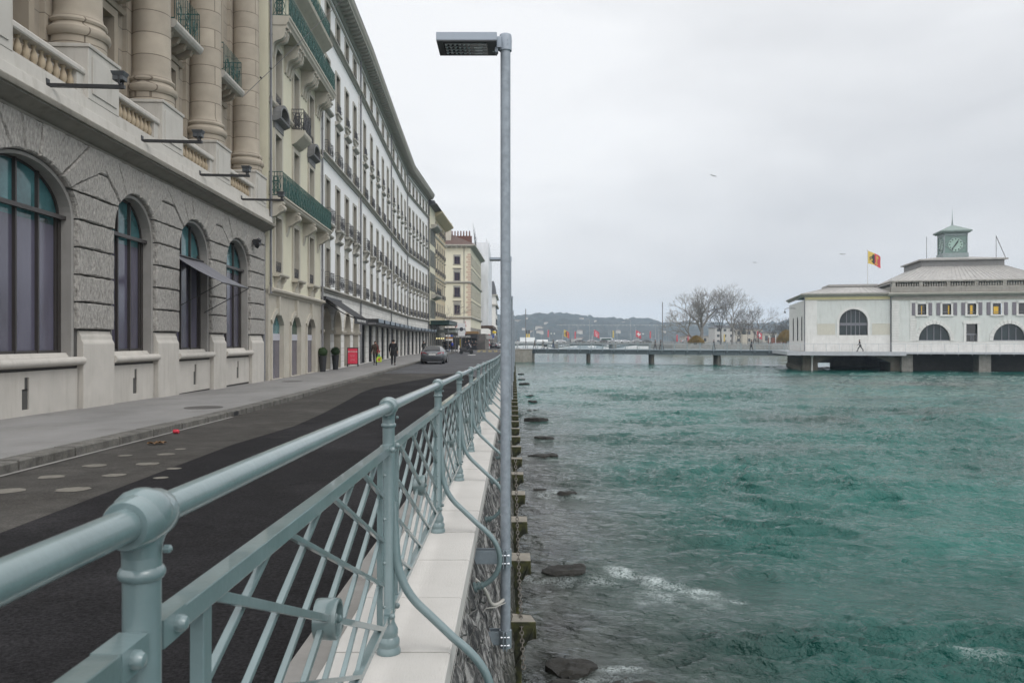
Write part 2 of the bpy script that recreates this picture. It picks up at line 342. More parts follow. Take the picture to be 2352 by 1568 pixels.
# litter
mb = MB(); lr = random.Random(4)
for k in range(7):
    a = k * .9; mb.add([(0, 0, .01), (.13 * math.cos(a), .1 * math.sin(a), .03 + .03 * lr.random()), (.16 * math.cos(a + .35), .12 * math.sin(a + .35), .015), (.11 * math.cos(a + .7), .1 * math.sin(a + .7), .04)], [(0, 1, 2, 3)])
Y = 1.40 * F / (1020 - 807); o = mb.build('dry_leaf', mat('leaf_brown', (.14, .075, .03), .8, .3, 20), None, (wx(360, Y), Y, gz(Y) - .115)); tag(o, 'crumpled brown dry leaf lying on the old asphalt', 'leaf')
mb = MB(); mb.lathe([(.03, -.05), (.034, -.04), (.034, .03), (.028, .045)], n=12, axis='x'); Y = 1.38 * F / (993 - 807)
o = mb.build('crushed_can', mat('can_red', (.45, .02, .04), .35, .5, 30), None, (wx(405, Y), Y, gz(Y) - .08)); tag(o, 'small red and white crushed can lying against the kerb', 'litter')
# yellow crossing and marks
M['yellow'] = mat('yellow_paint', (.62, .45, .03), .8, .2, 6)
for i in range(5):
    x0 = wx(1096 + 13 * i, 139); mb = MB(); mb.box(x0, x0 + .55, 137, 141, 0, .004); o = mb.build('crossing_stripe', M['yellow'], None, (0, 0, gz(139) - .121)); tag(o, kind='structure')
mb = MB(); mb.box(-8.0, -3.0, 160, 161.2, 0, .004); tag(mb.build('road_marking', M['yellow'], None, (0, 0, gz(160) - .121)), kind='structure')
mb = MB(); mb.box(wx(1075, 103), wx(1092, 103), 102, 104.5, 0, .004); tag(mb.build('road_marking', mat('white_paint', (.6, .6, .58), .8, .2, 5), None, (0, 0, gz(104) - .121)), kind='structure')
# ================================================================ quay wall with coping and corbels
SP = 2.264; PY = lambda k: 1.132 + SP * (k - 1)
qx = lambda Y: 0.0 if Y < 30 else (Y - 30) * .0025      # the quay drifts a little to the right
wall = empty('quay_wall', (0, 0, 0), 0, 'rough grey stone embankment wall with white coping above the river', 'quay wall')
def wallmat():
    m = bpy.data.materials.new('rubble_wall'); m.use_nodes = True; n, l = m.node_tree.nodes, m.node_tree.links; b = n['Principled BSDF']; b.inputs['Roughness'].default_value = .75
    t = n.new('ShaderNodeTexCoord'); mp_ = n.new('ShaderNodeMapping'); mp_.inputs['Scale'].default_value = (1, 1, 1.9); l.new(t.outputs['Object'], mp_.inputs[0])
    nd = n.new('ShaderNodeTexNoise'); nd.inputs['Scale'].default_value = 3; l.new(mp_.outputs[0], nd.inputs['Vector'])
    mixv = n.new('ShaderNodeMix'); mixv.data_type = 'VECTOR'; mixv.inputs[0].default_value = .12; l.new(mp_.outputs[0], mixv.inputs[4]); l.new(nd.outputs['Color'], mixv.inputs[5])
    v = n.new('ShaderNodeTexVoronoi'); v.feature = 'DISTANCE_TO_EDGE'; v.inputs['Scale'].default_value = 4.2; l.new(mixv.outputs[1], v.inputs['Vector'])
    v2 = n.new('ShaderNodeTexVoronoi'); v2.inputs['Scale'].default_value = 4.2; l.new(mixv.outputs[1], v2.inputs['Vector'])
    ns = n.new('ShaderNodeTexNoise'); ns.inputs['Scale'].default_value = 6; ns.inputs['Detail'].default_value = 9; ns.inputs['Roughness'].default_value = .68; l.new(t.outputs['Object'], ns.inputs['Vector'])
    r = n.new('ShaderNodeValToRGB'); e = r.color_ramp.elements; e[0].position = .42; e[0].color = (.018, .018, .019, 1); e[1].position = .58; e[1].color = (.40, .39, .375, 1); x = e.new(.5); x.color = (.11, .107, .104, 1)
    l.new(ns.outputs[0], r.inputs[0])
    ed = n.new('ShaderNodeMapRange'); ed.inputs[1].default_value = 0; ed.inputs[2].default_value = .06; l.new(v.outputs['Distance'], ed.inputs[0])
    mm = n.new('ShaderNodeMix'); mm.data_type = 'RGBA'; l.new(ed.outputs[0], mm.inputs[0]); mm.inputs[6].default_value = (.19, .185, .17, 1); l.new(r.outputs[0], mm.inputs[7])
    # moss near the water, blended with painted dark shade from the corbels
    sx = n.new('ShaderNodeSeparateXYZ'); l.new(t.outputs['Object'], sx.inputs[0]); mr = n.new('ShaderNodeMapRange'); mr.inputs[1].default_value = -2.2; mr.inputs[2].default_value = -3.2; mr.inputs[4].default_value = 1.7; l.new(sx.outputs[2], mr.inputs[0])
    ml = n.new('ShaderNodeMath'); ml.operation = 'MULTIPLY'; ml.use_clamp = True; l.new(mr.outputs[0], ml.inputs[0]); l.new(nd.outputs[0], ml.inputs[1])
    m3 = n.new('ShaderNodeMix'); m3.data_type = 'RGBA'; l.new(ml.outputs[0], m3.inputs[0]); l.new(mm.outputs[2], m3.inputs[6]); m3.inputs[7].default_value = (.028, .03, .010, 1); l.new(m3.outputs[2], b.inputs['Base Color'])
    ad_ = n.new('ShaderNodeMath'); ad_.operation = 'MULTIPLY_ADD'; l.new(ed.outputs[0], ad_.inputs[0]); ad_.inputs[1].default_value = .6; l.new(ns.outputs[0], ad_.inputs[2])
    bp = n.new('ShaderNodeBump'); bp.inputs['Distance'].default_value = .14; l.new(ad_.outputs[0], bp.inputs['Height']); l.new(bp.outputs[0], b.inputs['Normal'])
    return m
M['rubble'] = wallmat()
ys = np.concatenate([np.arange(-6, 24, .07), np.arange(24, 60, .3), np.arange(60, 175, 1.5)]); ts = np.linspace(0, 1, 46)
A, B = np.meshgrid(ts, ys)
top = np.array([gz(y) for y in ys])[:, None] - .1; bot = -4.9; Zw = top + (bot - top) * A
Xw = np.array([qx(y) for y in ys])[:, None] - .335 + .34 * np.clip(A / .42, 0, 1) + .06 * np.clip((A - .42) / .58, 0, 1) + .06 * (fbm(B * 3.2, Zw * 5.5, 4, 5) - .5) + .05 * (fbm(B * 9, Zw * 12, 2, 9) - .5)
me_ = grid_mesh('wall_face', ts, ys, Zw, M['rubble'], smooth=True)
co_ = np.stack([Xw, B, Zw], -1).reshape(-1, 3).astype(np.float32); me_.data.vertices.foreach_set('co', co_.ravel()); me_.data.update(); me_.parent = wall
mb = MB(); k = 0; Y = PY(0) - SP
slab = SP / 3
while Y < 168:
    y0, y1 = Y + .005, Y + slab - .005; z0, z1 = gz(y0), gz(y1); a, b_ = -.772 + qx(y0), -.263 + qx(y0); j = rnd.uniform(-.0015, .0015); c = .008
    vs = []
    for yy, zz in ((y0, z0 + j), (y1, z1 + j)):
        vs += [(a, yy, zz - .16), (b_, yy, zz - .16), (b_, yy, zz - c), (b_ - c, yy, zz), (a + c, yy, zz), (a, yy, zz - c)]
    mb.add(vs, [(0, 1, 2, 3, 4, 5)[::-1], (6, 7, 8, 9, 10, 11)] + [(i, (i + 1) % 6, 6 + (i + 1) % 6, 6 + i) for i in range(6)])
    Y += slab
mb.build('coping', M['coping'], wall)
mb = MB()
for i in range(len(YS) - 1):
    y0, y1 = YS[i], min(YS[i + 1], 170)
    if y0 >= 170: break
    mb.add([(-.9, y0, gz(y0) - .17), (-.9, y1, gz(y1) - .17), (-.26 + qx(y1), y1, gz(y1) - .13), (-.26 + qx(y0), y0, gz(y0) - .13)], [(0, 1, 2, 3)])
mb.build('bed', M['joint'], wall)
# corbels
def corbmesh(seed, broken=False):
    pr = [(-.45, 0)]; pr += [(.25, 0), (.25, -.185)]
    for q in range(1, 9):
        a = math.pi / 2 * q / 8; pr.append((.25 - .15 * math.sin(a), -.185 - .19 * (1 - math.cos(a))))
    pr += [(.10, -1.35), (-.45, -1.4)]
    mb = MB(); mb.poz(pr, 0, .38)
    # swap to world: extrude along y, profile in x,z
    cr = random.Random(seed)
    mb.v = [(-y + cr.uniform(-.008, .008), x + cr.uniform(-.008, .008), z + cr.uniform(-.008, .008)) for x, y, z in mb.v]
    if broken: mb.v = [(x - (.05 if (x > .2 and y > .3 and z > -.05) else 0), y, z - (.06 if (x > .2 and z > -.05 and y > .3) else 0)) for x, y, z in mb.v]
    return mb
def corbmat():
    m = M['corbel'].copy(); m.name = 'mossy_corbel'; n, l = m.node_tree.nodes, m.node_tree.links; b = n['Principled BSDF']; src = b.inputs['Base Color'].links[0].from_socket
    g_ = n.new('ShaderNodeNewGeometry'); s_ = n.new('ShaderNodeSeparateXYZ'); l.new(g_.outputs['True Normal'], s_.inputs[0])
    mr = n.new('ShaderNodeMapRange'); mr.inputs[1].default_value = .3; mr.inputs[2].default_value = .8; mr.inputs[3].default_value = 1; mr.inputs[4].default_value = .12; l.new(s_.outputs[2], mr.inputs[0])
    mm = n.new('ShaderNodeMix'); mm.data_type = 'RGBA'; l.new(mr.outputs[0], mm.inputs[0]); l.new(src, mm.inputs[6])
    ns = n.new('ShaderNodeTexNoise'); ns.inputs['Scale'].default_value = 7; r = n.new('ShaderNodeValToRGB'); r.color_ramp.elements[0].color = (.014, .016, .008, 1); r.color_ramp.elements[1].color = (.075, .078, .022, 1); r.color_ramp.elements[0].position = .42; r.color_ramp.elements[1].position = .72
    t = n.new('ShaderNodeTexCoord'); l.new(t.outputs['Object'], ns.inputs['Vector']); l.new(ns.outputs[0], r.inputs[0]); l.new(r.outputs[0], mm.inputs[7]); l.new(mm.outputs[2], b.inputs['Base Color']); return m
M['moss'] = corbmat()
for k in range(-2, 60):
    Y = 8.2 + SP * k
    if Y > 130: break
    o = corbmesh(k, k == 0).build('stone_corbel', M['moss'], wall, (qx(Y) - (.0 if Y < 20 else .01), Y, -2.88 + .004 * rnd.uniform(-1, 1)), bevel=.008) if k < 6 else None
    if k == 5: cproto = o
    if k >= 6: lp(cproto, (qx(Y), Y, -2.88 + rnd.uniform(-.01, .01)))
# ================================================================ railing
rail = empty('quay_railing', (0, 0, 0), 0, 'long blue-grey iron railing with lattice panels and curved braces on the coping', 'railing')
SL = .0126
mb = MB()
mb.lathe([(.002, 0), (.060, 0), (.060, .012), (.052, .028), (.055, .04), (.055, .055), (.044, .07), (.047, .085), (.046, .1), (.036, .118), (.030, .13), (.030, .957), (.034, .959), (.0368, .964), (.0368, .969), (.034, .974), (.0312, .976), (.031, .99)], n=28)
prr = [(.99, .031, .031), (1.0, .032, .034), (1.01, .0345, .041), (1.02, .0385, .048), (1.032, .0430, .053), (1.045, .0462, .0545), (1.06, .0462, .050), (1.075, .040, .041), (1.086, .028, .029), (1.092, .012, .012), (1.093, .001, .001)]
n0 = len(mb.v); nn = 28
mb.add([(rx * math.cos(2 * math.pi * j / nn), ry * math.sin(2 * math.pi * j / nn), z) for z, rx, ry in prr for j in range(nn)], [(i * nn + j, i * nn + (j + 1) % nn, (i + 1) * nn + (j + 1) % nn, (i + 1) * nn + j) for i in range(len(prr) - 1) for j in range(nn)])
mb.lathe([(.0285, -.056), (.0375, -.0565), (.0405, -.05), (.044, -.025), (.0455, 0), (.044, .025), (.0405, .05), (.0375, .0565), (.0285, .056)], (0, 0, 1.043), 28, 'y')
mb.v = [(x * .865, y * (.865 if not (z > .99 and abs(y) > .03) else .92), z if z < 1.0 else 1.043 + (z - 1.043) * .87) for x, y, z in mb.v]
for zz in (.87, .175):
    for sy in (-1, 1):
        mb.box(-.021, .021, min(sy * .024, sy * .10), max(sy * .024, sy * .10), zz - .022, zz + .02)
        mb.lathe([(.013, .02), (.013, .03), (.009, .036), (.002, .038)], (0, sy * .07, zz), 10, 'x'); mb.lathe([(.013, -.03), (.013, -.02)], (0, sy * .07, zz), 6, 'x')
mb.lathe([(.006, .0), (.006, .008), (.002, .011)], (.032, .0, 1.0), 8, 'x')
post = mb.build('post', M['rail'], rail, (-.526, PY(0), gz(PY(0))), smooth=True, ang=35, bevel=0)
# handrail
mb = MB(); mb.lathe([(.0236, .02), (.0236, SP - .02)], n=24, axis='y')
hr = mb.build('handrail', M['rail'], rail, smooth=True)
# lattice panel : y from .2 to SP-.2 , z .13 to .87
y0, y1, z0, z1 = .205, SP - .215, .135, .87
mb = MB()
mb.box(-.02, .02, .06, SP - .06, z1 - .018, z1 + .018)
mb.box(-.012, .012, y0 - .018, y0 + .018, .02 + z0, z1 - .018); mb.box(-.012, .012, y1 - .018, y1 + .018, .02 + z0, z1 - .018)
mb.box(-.016, .016, .06, SP - .06, z0 + .022, z0 + .05)
z0p = z0 + .036; Wd, Hh = y1 - y0, z1 - z0p
for i in range(1, 8):
    t = i / 4
    a = (max(0, t - 1), min(1, t)); b = (min(1, t), max(0, t - 1))      # '\' family: (fy, fz)
    w = .014 if i != 4 else .02
    mb.bar((.009, y0 + Wd * a[0], z0p + Hh * a[1]), (.009, y0 + Wd * b[0], z0p + Hh * b[1]), .016, w)
    a = (max(0, 1 - t), max(0, t - 1)); b = (min(1, 2 - t), min(1, t))
    mb.bar((-.007, y0 + Wd * (1 - a[0] - 0) if False else y0 + Wd * a[0], z0p + Hh * a[1]), (-.007, y0 + Wd * b[0], z0p + Hh * b[1]), .016, w)
for i in range(1, 8):        # rivets on the right frame bar
    if i % 2: mb.lathe([(.008, 0), (.006, .008), (.001, .01)], (.012, y1, z0p + Hh * i / 8), 8, 'x')
panel = mb.build('lattice_panel', M['rail'], rail, bevel=.0018)
cy, cz = (y0 + y1) / 2, z0p + Hh / 2
mb = MB(); mb.lathe([(.046, -.03), (.056, -.03), (.058, -.02), (.058, .026), (.056, .034), (.048, .034), (.046, .02), (.046, -.02), (.046, -.03)], (0, cy, cz), 28, 'x')
mb.lathe([(.026, -.024), (.026, .012), (.017, .024), (.012, .03), (.012, .038), (.002, .044)], (0, cy, cz), 18, 'x')
mb.build('boss', M['rail'], panel, smooth=True, ang=35)
# S-shaped brace (x, z relative to coping)
bp_ = [(-.499, .64), (-.4985, .56), (-.495, .444), (-.487, .37), (-.459, .287), (-.415, .22), (-.358, .164), (-.303, .112), (-.248, .06), (-.195, .015), (-.148, -.035), (-.112, -.09), (-.092, -.15), (-.087, -.205), (-.097, -.26), (-.123, -.31), (-.16, -.348), (-.2, -.375), (-.265, -.393)]
def cr_spline(P, k=4):
    out = []
    for i in range(len(P) - 1):
        p0, p1, p2, p3 = P[max(i - 1, 0)], P[i], P[i + 1], P[min(i + 2, len(P) - 1)]
        for j in range(k):
            t = j / k; out.append(tuple(.5 * (2 * b + (c - a) * t + (2 * a - 5 * b + 4 * c - d) * t * t + (3 * b - a - 3 * c + d) * t ** 3) for a, b, c, d in zip(p0, p1, p2, p3)))
    return out + [tuple(P[-1])]
mb = MB(); pts = cr_spline([(a, 0, b) for a, b in bp_], 3)
rr = [.0185 * min(1, .35 + .65 * i / 6) for i in range(len(pts))]
mb.tube(pts, rr, 16)
d_ = Vector((-.065, 0, -.018)).normalized(); c0 = Vector((-.205, 0, -.377))
for a_, b_, r_ in ((0, .012, .027), (.02, .032, .032), (.03, .13, .025), (.05, .066, .038)):
    mb.tube([c0 + d_ * a_, c0 + d_ * b_], r_, 16)
brace = mb.build('brace', M['rail'], rail, smooth=True, ang=35)
NP = 66
for k in range(0, NP):
    Y = PY(k); z = gz(Y); sl = (gz(PY(k + 1)) - z) / SP; X = qx(Y)
    for o, xx, rot in ((post, -.526, 0), (hr, -.526, 1), (panel, -.526, 1), (brace, 0, 0)):
        if k == 0: c = o
        else: c = copy_tree(o, rail)
        c.location = (X + xx, Y, z + (1.043 if o is hr else 0)); c.rotation_euler = (math.atan(sl) if rot else 0, 0, 0)
# ================================================================ slim lamp posts on the wall
def quay_lamp(X, Y, label, first=None):
    if first is not None:
        c = copy_tree(first); c.location = (X, Y, gz(Y) + 1.355 - 0); c['label'] = label; return c
    r = empty('quay_lamp', (X, Y, 0), 0, label, 'street lamp', 'slim grey lamps along the quay wall')
    mb = MB(); mb.lathe([(.001, -2.30), (.0378, -2.30), (.0378, 2.2), (.03, 2.2)], n=32); mb.build('pole', M['galv'], r, smooth=True)
    mb = MB(); mb.lathe([(.038, 2.185), (.0475, 2.185), (.0475, 2.285), (.044, 2.305), (.03, 2.313), (.001, 2.315)], n=32); mb.box(-.065, -.03, -.042, .045, 2.20, 2.28)
    mb.lathe([(.004, .0472), (.004, .05)], (0, 0, 2.26), 6, 'x')
    for zz in (2.255, 2.225): mb.lathe([(.003, -.0505), (.003, -.046)], (.018, 0, zz), 8, 'y')
    mb.build('cap', M['lamp'], r, smooth=True, ang=30)
    h = MB(); h.box(-.51, -.062, -.14, .165, 2.216, 2.276); h.box(-.08, -.055, -.03, .03, 2.17, 2.22)
    hd = h.build('lamp_head', M['lamp'], r, bevel=.003)
    # underside tray with lens rows
    h = MB(); h.box(-.507, -.065, -.137, .162, 2.208, 2.2155); h.build('tray', mat('lamp_tray', (.04, .042, .046), .45, .05, 5), hd)
    h = MB(); h.box(-.46, -.135, -.10, .13, 2.2045, 2.2078); h.build('lens_plate', mat('lens_plate', (.03, .032, .034), .12, .4, 14, spec=.9), hd)
    h = MB()
    for j in range(4):
        yy = -.075 + j * .058
        h.tube([(-.45, yy - .02, 2.203), (-.14, yy - .02, 2.203)], .0022, 6)
        for i in range(6): h.ell((-.44 + i * .033, yy, 2.2035), .010, .012, .006, 10, 6)
        h.box(-.235, -.175, yy - .014, yy + .014, 2.2030, 2.2040) if j else None
    h.build('lens', mat('lens_glass', (.38, .39, .4), .15, .2, 30, spec=.9), hd, smooth=True)
    h = MB(); h.box(-.098, -.084, .06, .085, 2.2065, 2.2075); h.build('sticker', mat('sticker', (.5, .5, .5), .6, .02), hd)
    for zz, L0 in ((-1.625, .235), (-2.235, .15)):
        b = MB(); b.ob
        b.lathe([(.0382, zz - .065), (.0455, zz - .065), (.0455, zz + .065), (.0382, zz + .065), (.0382, zz - .065)], n=28)
        b.box(-.24 if zz > -2 else -.20, -.035, -.0, .006, zz - .05, zz + .05); b.box(-.24 if zz > -2 else -.2, -.036, .075, .081, zz - .05, zz + .05)
        b.box(-.018, -.010, -.085, -.036, zz - .065, zz + .065); b.box(.004, .012, -.085, -.036, zz - .065, zz + .065)
        br = b.build('wall_bracket', M['galv2'], r, smooth=True, ang=30)
        b = MB()
        for dz in (-.03, .03): b.lathe([(.009, -.034), (.009, -.026), (.006, -.0255), (.006, .022), (.0105, .0225), (.0105, .031)], (0, -.062, zz + dz), 6, 'x')
        b.build('bolt', M['bolt'], br)
    return r
lamp0 = quay_lamp(wx(1161, 6.0), 6.0, 'nearest tall slim grey lamp post clamped to the wall, its flat head over the road')
for i, (Y, px) in enumerate(((20, 1171), (35.5, 1176), (52, 1178.5), (68, 1180.5), (84, 1181.5), (100, 1182.3))):
    quay_lamp(wx(px, Y), Y, ['second slim grey lamp post, half hidden behind the nearest post, head showing to its left', 'third slim grey lamp post in line behind the second', 'fourth slim grey lamp post in line behind the third', 'fifth slim grey lamp post in line behind the fourth', 'sixth slim grey lamp post in line toward the bridge', 'farthest slim grey lamp post of the line by the bridge'][i], lamp0)
# cable hose and chain by the lamp
mb = MB(); pts = cr_spline([(-.27, 5.78, -1.72), (-.2, 5.80, -1.80), (-.15, 5.84, -1.92), (-.1, 5.9, -1.94), (-.05, 6.0, -1.93)], 6); mb.tube(pts, .013, 10)
mb.tube([(-.21, 5.8, -1.97), (-.19, 5.8, -1.94), (-.12, 5.85, -1.95), (-.05, 5.95, -1.95)], .004, 6)
tag(mb.build('cable_hose', mat('hose_grey', (.35, .34, .31), .6, .1, 5), smooth=True), 'pale grey cable hose looping from the wall to the nearest lamp post', 'hose')
mb = MB(); n = 0
cpts = []
for t in np.linspace(0, 1, 60): cpts.append((.055 + .05 * t + .0 * math.sin(t * 3), 12.5 - 5.2 * t, -1.85 - 1.15 * t - 1.1 * t * (1 - t) * 0 - .25 * math.sin(math.pi * t)))
for i in range(len(cpts) - 1):
    a, b = Vector(cpts[i]), Vector(cpts[i + 1]); d = (b - a); L = d.length
    d.normalize(); s1 = d.cross(Vector((1, 0, 0))).normalized(); s2 = d.cross(s1); s = s1 if i % 2 else s2
    m_ = (a + b) / 2; ring = [m_ + d * (L * .62 * math.cos(q)) + s * (.018 * math.sin(q)) for q in [2 * math.pi * k / 10 for k in range(10)]]
    mb.tube(ring, .006, 5, closed=True)
tag(mb.build('chain', mat('chain_rust', (.10, .09, .075), .6, .3, 20, metal=.3), smooth=True), 'old iron chain hanging along the quay wall behind the lamp post', 'chain')
# ================================================================ facades: helpers
def facade_root(name, P0, P1, label, cat='building', group=None):
    a = math.atan2(P1[1] - P0[1], P1[0] - P0[0]); L = math.hypot(P1[0] - P0[0], P1[1] - P0[1])
    return empty(name, (P0[0], P0[1], 0), a, label, cat, group), L
def arch_pts(uc, a, zs, b, n=16): return [(uc - a * math.cos(math.pi * i / n), zs + b * math.sin(math.pi * i / n)) for i in range(n + 1)]
def seg_pts(uc, a, zs, b, n=10): return [(uc - a + 2 * a * i / n, zs + b * (1 - (2 * i / n - 1) ** 2)) for i in range(n + 1)]
def wallfront(mb, u0, u1, z0, z1, ops, o=0.0):
    """flat wall face with real openings; op = (ua,ub,za,zb[,curve points]) """
    us = sorted({u0, u1, *[q for p in ops for q in p[:2]]}); zs = sorted({z0, z1, *[q for p in ops for q in p[2:4]]})
    us = [u for u in us if u0 - 1e-6 <= u <= u1 + 1e-6]; zs = [z for z in zs if z0 - 1e-6 <= z <= z1 + 1e-6]
    for i in range(len(us) - 1):
        uc = (us[i] + us[i + 1]) / 2; j = 0
        while j < len(zs) - 1:
            zc = (zs[j] + zs[j + 1]) / 2
            if any(p[0] < uc < p[1] and p[2] < zc < p[3] for p in ops): j += 1; continue
            k = j
            while k + 1 < len(zs) - 1 and not any(p[0] < uc < p[1] and p[2] < (zs[k + 1] + zs[k + 2]) / 2 < p[3] for p in ops): k += 1
            mb.quad((us[i], -o, zs[j]), (us[i + 1], -o, zs[j]), (us[i + 1], -o, zs[k + 1]), (us[i], -o, zs[k + 1])); j = k + 1
    for p in ops:
        if len(p) > 4:
            c = p[4]; zt = p[3]
            for a, b in zip(c, c[1:]): mb.quad((a[0], -o, a[1]), (b[0], -o, b[1]), (b[0], -o, zt), (a[0], -o, zt))
def reveal(mb, p, o0, o1, sill=True):
    ua, ub, za, zb = p[:4]
    path = [(ua, za)] + (list(p[4]) if len(p) > 4 else [(ua, zb), (ub, zb)]) + [(ub, za)]
    for a, b in zip(path, path[1:]): mb.quad((a[0], -o0, a[1]), (b[0], -o0, b[1]), (b[0], -o1, b[1]), (a[0], -o1, a[1]))
    if sill: mb.quad((ua, -o0, za), (ub, -o0, za), (ub, -o1, za), (ua, -o1, za))
def sidebox(mb, u0, u1, z0, z1, depth, o=0):
    for u in (u0, u1): mb.quad((u, -o, z0), (u, depth, z0), (u, depth, z1), (u, -o, z1))
    mb.quad((u0, depth, z0), (u1, depth, z0), (u1, depth, z1), (u0, depth, z1))
    mb.quad((u0, -o, z1), (u1, -o, z1), (u1, depth, z1), (u0, depth, z1))
def window_mesh(w, h, name='window', fm=None, pm=None, root=None, nm=1, tr=None, curtain=False):
    """casement frame centred on u=0, from z=0; returns frame object with pane child, standing at o=-0.3"""
    mb = MB(); t = .055
    for u in [-w / 2 + t / 2, w / 2 - t / 2] + [(-w / 2 + w * (i + 1) / (nm + 1)) for i in range(nm)]: mb.ob(u - t / 2, u + t / 2, -.34, -.28, 0, h)
    for z in [t / 2, h - t / 2] + ([h * q for q in (tr or [])]): mb.ob(-w / 2, w / 2, -.335, -.275, z - t / 2, z + t / 2)
    f = mb.build(name, fm or M['frame'], root)
    mb = MB(); mb.quad((-w / 2, .32, 0), (w / 2, .32, 0), (w / 2, .32, h), (-w / 2, .32, h)); mb.build('pane', pm or M['glass'], f)
    return f
def iron_rail(w, h, ret, name='balcony_railing', m=None, root=None, dense=7, ornate=0):
    """railing panel centred at u=0, base z=0, front at o=ret with returns to the wall"""
    mb = MB(); r = .014
    segs = [((-w / 2, ret), (w / 2, ret))]
    if ret > .06: segs += [((-w / 2, 0), (-w / 2, ret)), ((w / 2, 0), (w / 2, ret))]
    for (a, oa), (b, ob_) in segs:
        L = math.hypot(b - a, ob_ - oa)
        for z in (.05, h): mb.bar((a, -oa, z), (b, -ob_, z), .03, .03)
        mb.bar((a, -oa, h * .82), (b, -ob_, h * .82), .018, .018)
        n = max(1, int(L * dense))
        for i in range(n + 1):
            t = i / n; u, o = a + (b - a) * t, oa + (ob_ - oa) * t
            mb.bar((u, -o, .05), (u, -o, h), .018, .018)
        k = max(1, int(L / (h * .55)))
        for i in range(k):
            t = (i + .5) / k; u, o = a + (b - a) * t, oa + (ob_ - oa) * t; dx, dy = (b - a) / L, -(ob_ - oa) / L
            for rad, zc in ((h * .2, h * .42), (h * .1, h * .42)) + (((h * .09, h * .7), (h * .09, h * .16)) if ornate else ()):
                mb.tube([(u + dx * rad * math.cos(q), -o + dy * rad * math.cos(q), zc + rad * 1.15 * math.sin(q)) for q in [2 * math.pi * j / 10 for j in range(10)]], .012 if not ornate else .02, 4, closed=True)
            if ornate:
                for sg in (-1, 1):
                    mb.bar((u - sg * dx * h * .25, -o - sg * dy * h * .25, .08), (u + sg * dx * h * .25, -o + sg * dy * h * .25, h * .8), .02, .02)
                    mb.tube([(u + sg * dx * (.06 + .09 * math.sin(q)), -o + sg * dy * .1, .1 + h * .7 * q / 6.3) for q in [6.3 * j / 8 for j in range(9)]], .02, 4)
    return mb.build(name, m or M['iron'], root)
def surround(w, h, root, m, t=.16, proj=.05, hood=None, sill=True, name='window_surround', rm=None, depth=.34):
    mb = MB()
    mb.ob(-w / 2 - t, -w / 2, 0, proj, 0, h + t); mb.ob(w / 2, w / 2 + t, 0, proj, 0, h + t); mb.ob(-w / 2, w / 2, 0, proj, h, h + t)
    if sill: mb.poz([(0, -.12), (proj + .03, -.12), (proj + .09, -.04), (proj + .09, 0), (0, 0)], -w / 2 - t - .03, w / 2 + t + .03)
    if hood:
        z = h + t + hood; mb.ob(-w / 2 - t * .6, w / 2 + t * .6, 0, proj * .6, h + t, z)
        mb.poz([(0, z), (.06, z), (.22, z + .10), (.25, z + .17), (.25, z + .2), (0, z + .24)], -w / 2 - t - .1, w / 2 + t + .1)
    o = mb.build(name, m, root)
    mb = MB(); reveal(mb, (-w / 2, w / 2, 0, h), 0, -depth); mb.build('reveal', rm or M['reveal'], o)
    return o
def place(o, us, z, root):
    """move a prototype part to the first place and copy it to the others"""
    for i, u in enumerate(us):
        c = o if i == 0 else copy_tree(o, root)
        c.location = (u, 0, z)
# ================================================================ 1 stone arcade building
bank = empty('arcade_building', (-8.99, 0, 0), math.atan2(1, -.0366), 'large stone building with rusticated arcade, balustrades and giant columns, nearest on the left', 'building')
WU0 = 8.0; WU1 = 33.0; WO = -.15
piers = [(12.0, 13.6), (17.95, 19.46), (22.1, 23.6), (26.65, 27.96), (31.1, 32.75)]
wins = [(9.7, 1.75, .95), (15.98, 1.72, .98), (20.8, 1.17, 1.0), (25.13, 1.32, 1.0), (29.52, 1.38, 1.0)]   # centre, half width, rise
ZS = 2.72
# base wall (joint colour) with openings
mb = MB(); ops = []
for uc, a, b in wins: ops.append((uc - a - .05, uc + a + .05, -.42, ZS + b + .05, arch_pts(uc, a + .05, ZS, b + .05)))
wallfront(mb, WU0, WU1, -2.2, 4.62, ops, WO)
for u in (WU0, WU1): mb.quad((u, -WO, -2.2), (u, 12, -2.2), (u, 12, 4.6), (u, -WO, 4.6))
mb.build('wall', M['joint'], bank)
# pier plinths
pm = MB()
for k, (a, b) in enumerate(piers):
    pr = [(-.16, -2.2), (0, -2.2), (0, -.06), (-.012, -.02), (-.05, .04), (-.06, .12), (-.10, .19), (-.10, .24), (-.16, .24)]
    o = MB().poz(pr, a, b).build('pier_plinth', M['ashlar'], bank, bevel=.01)
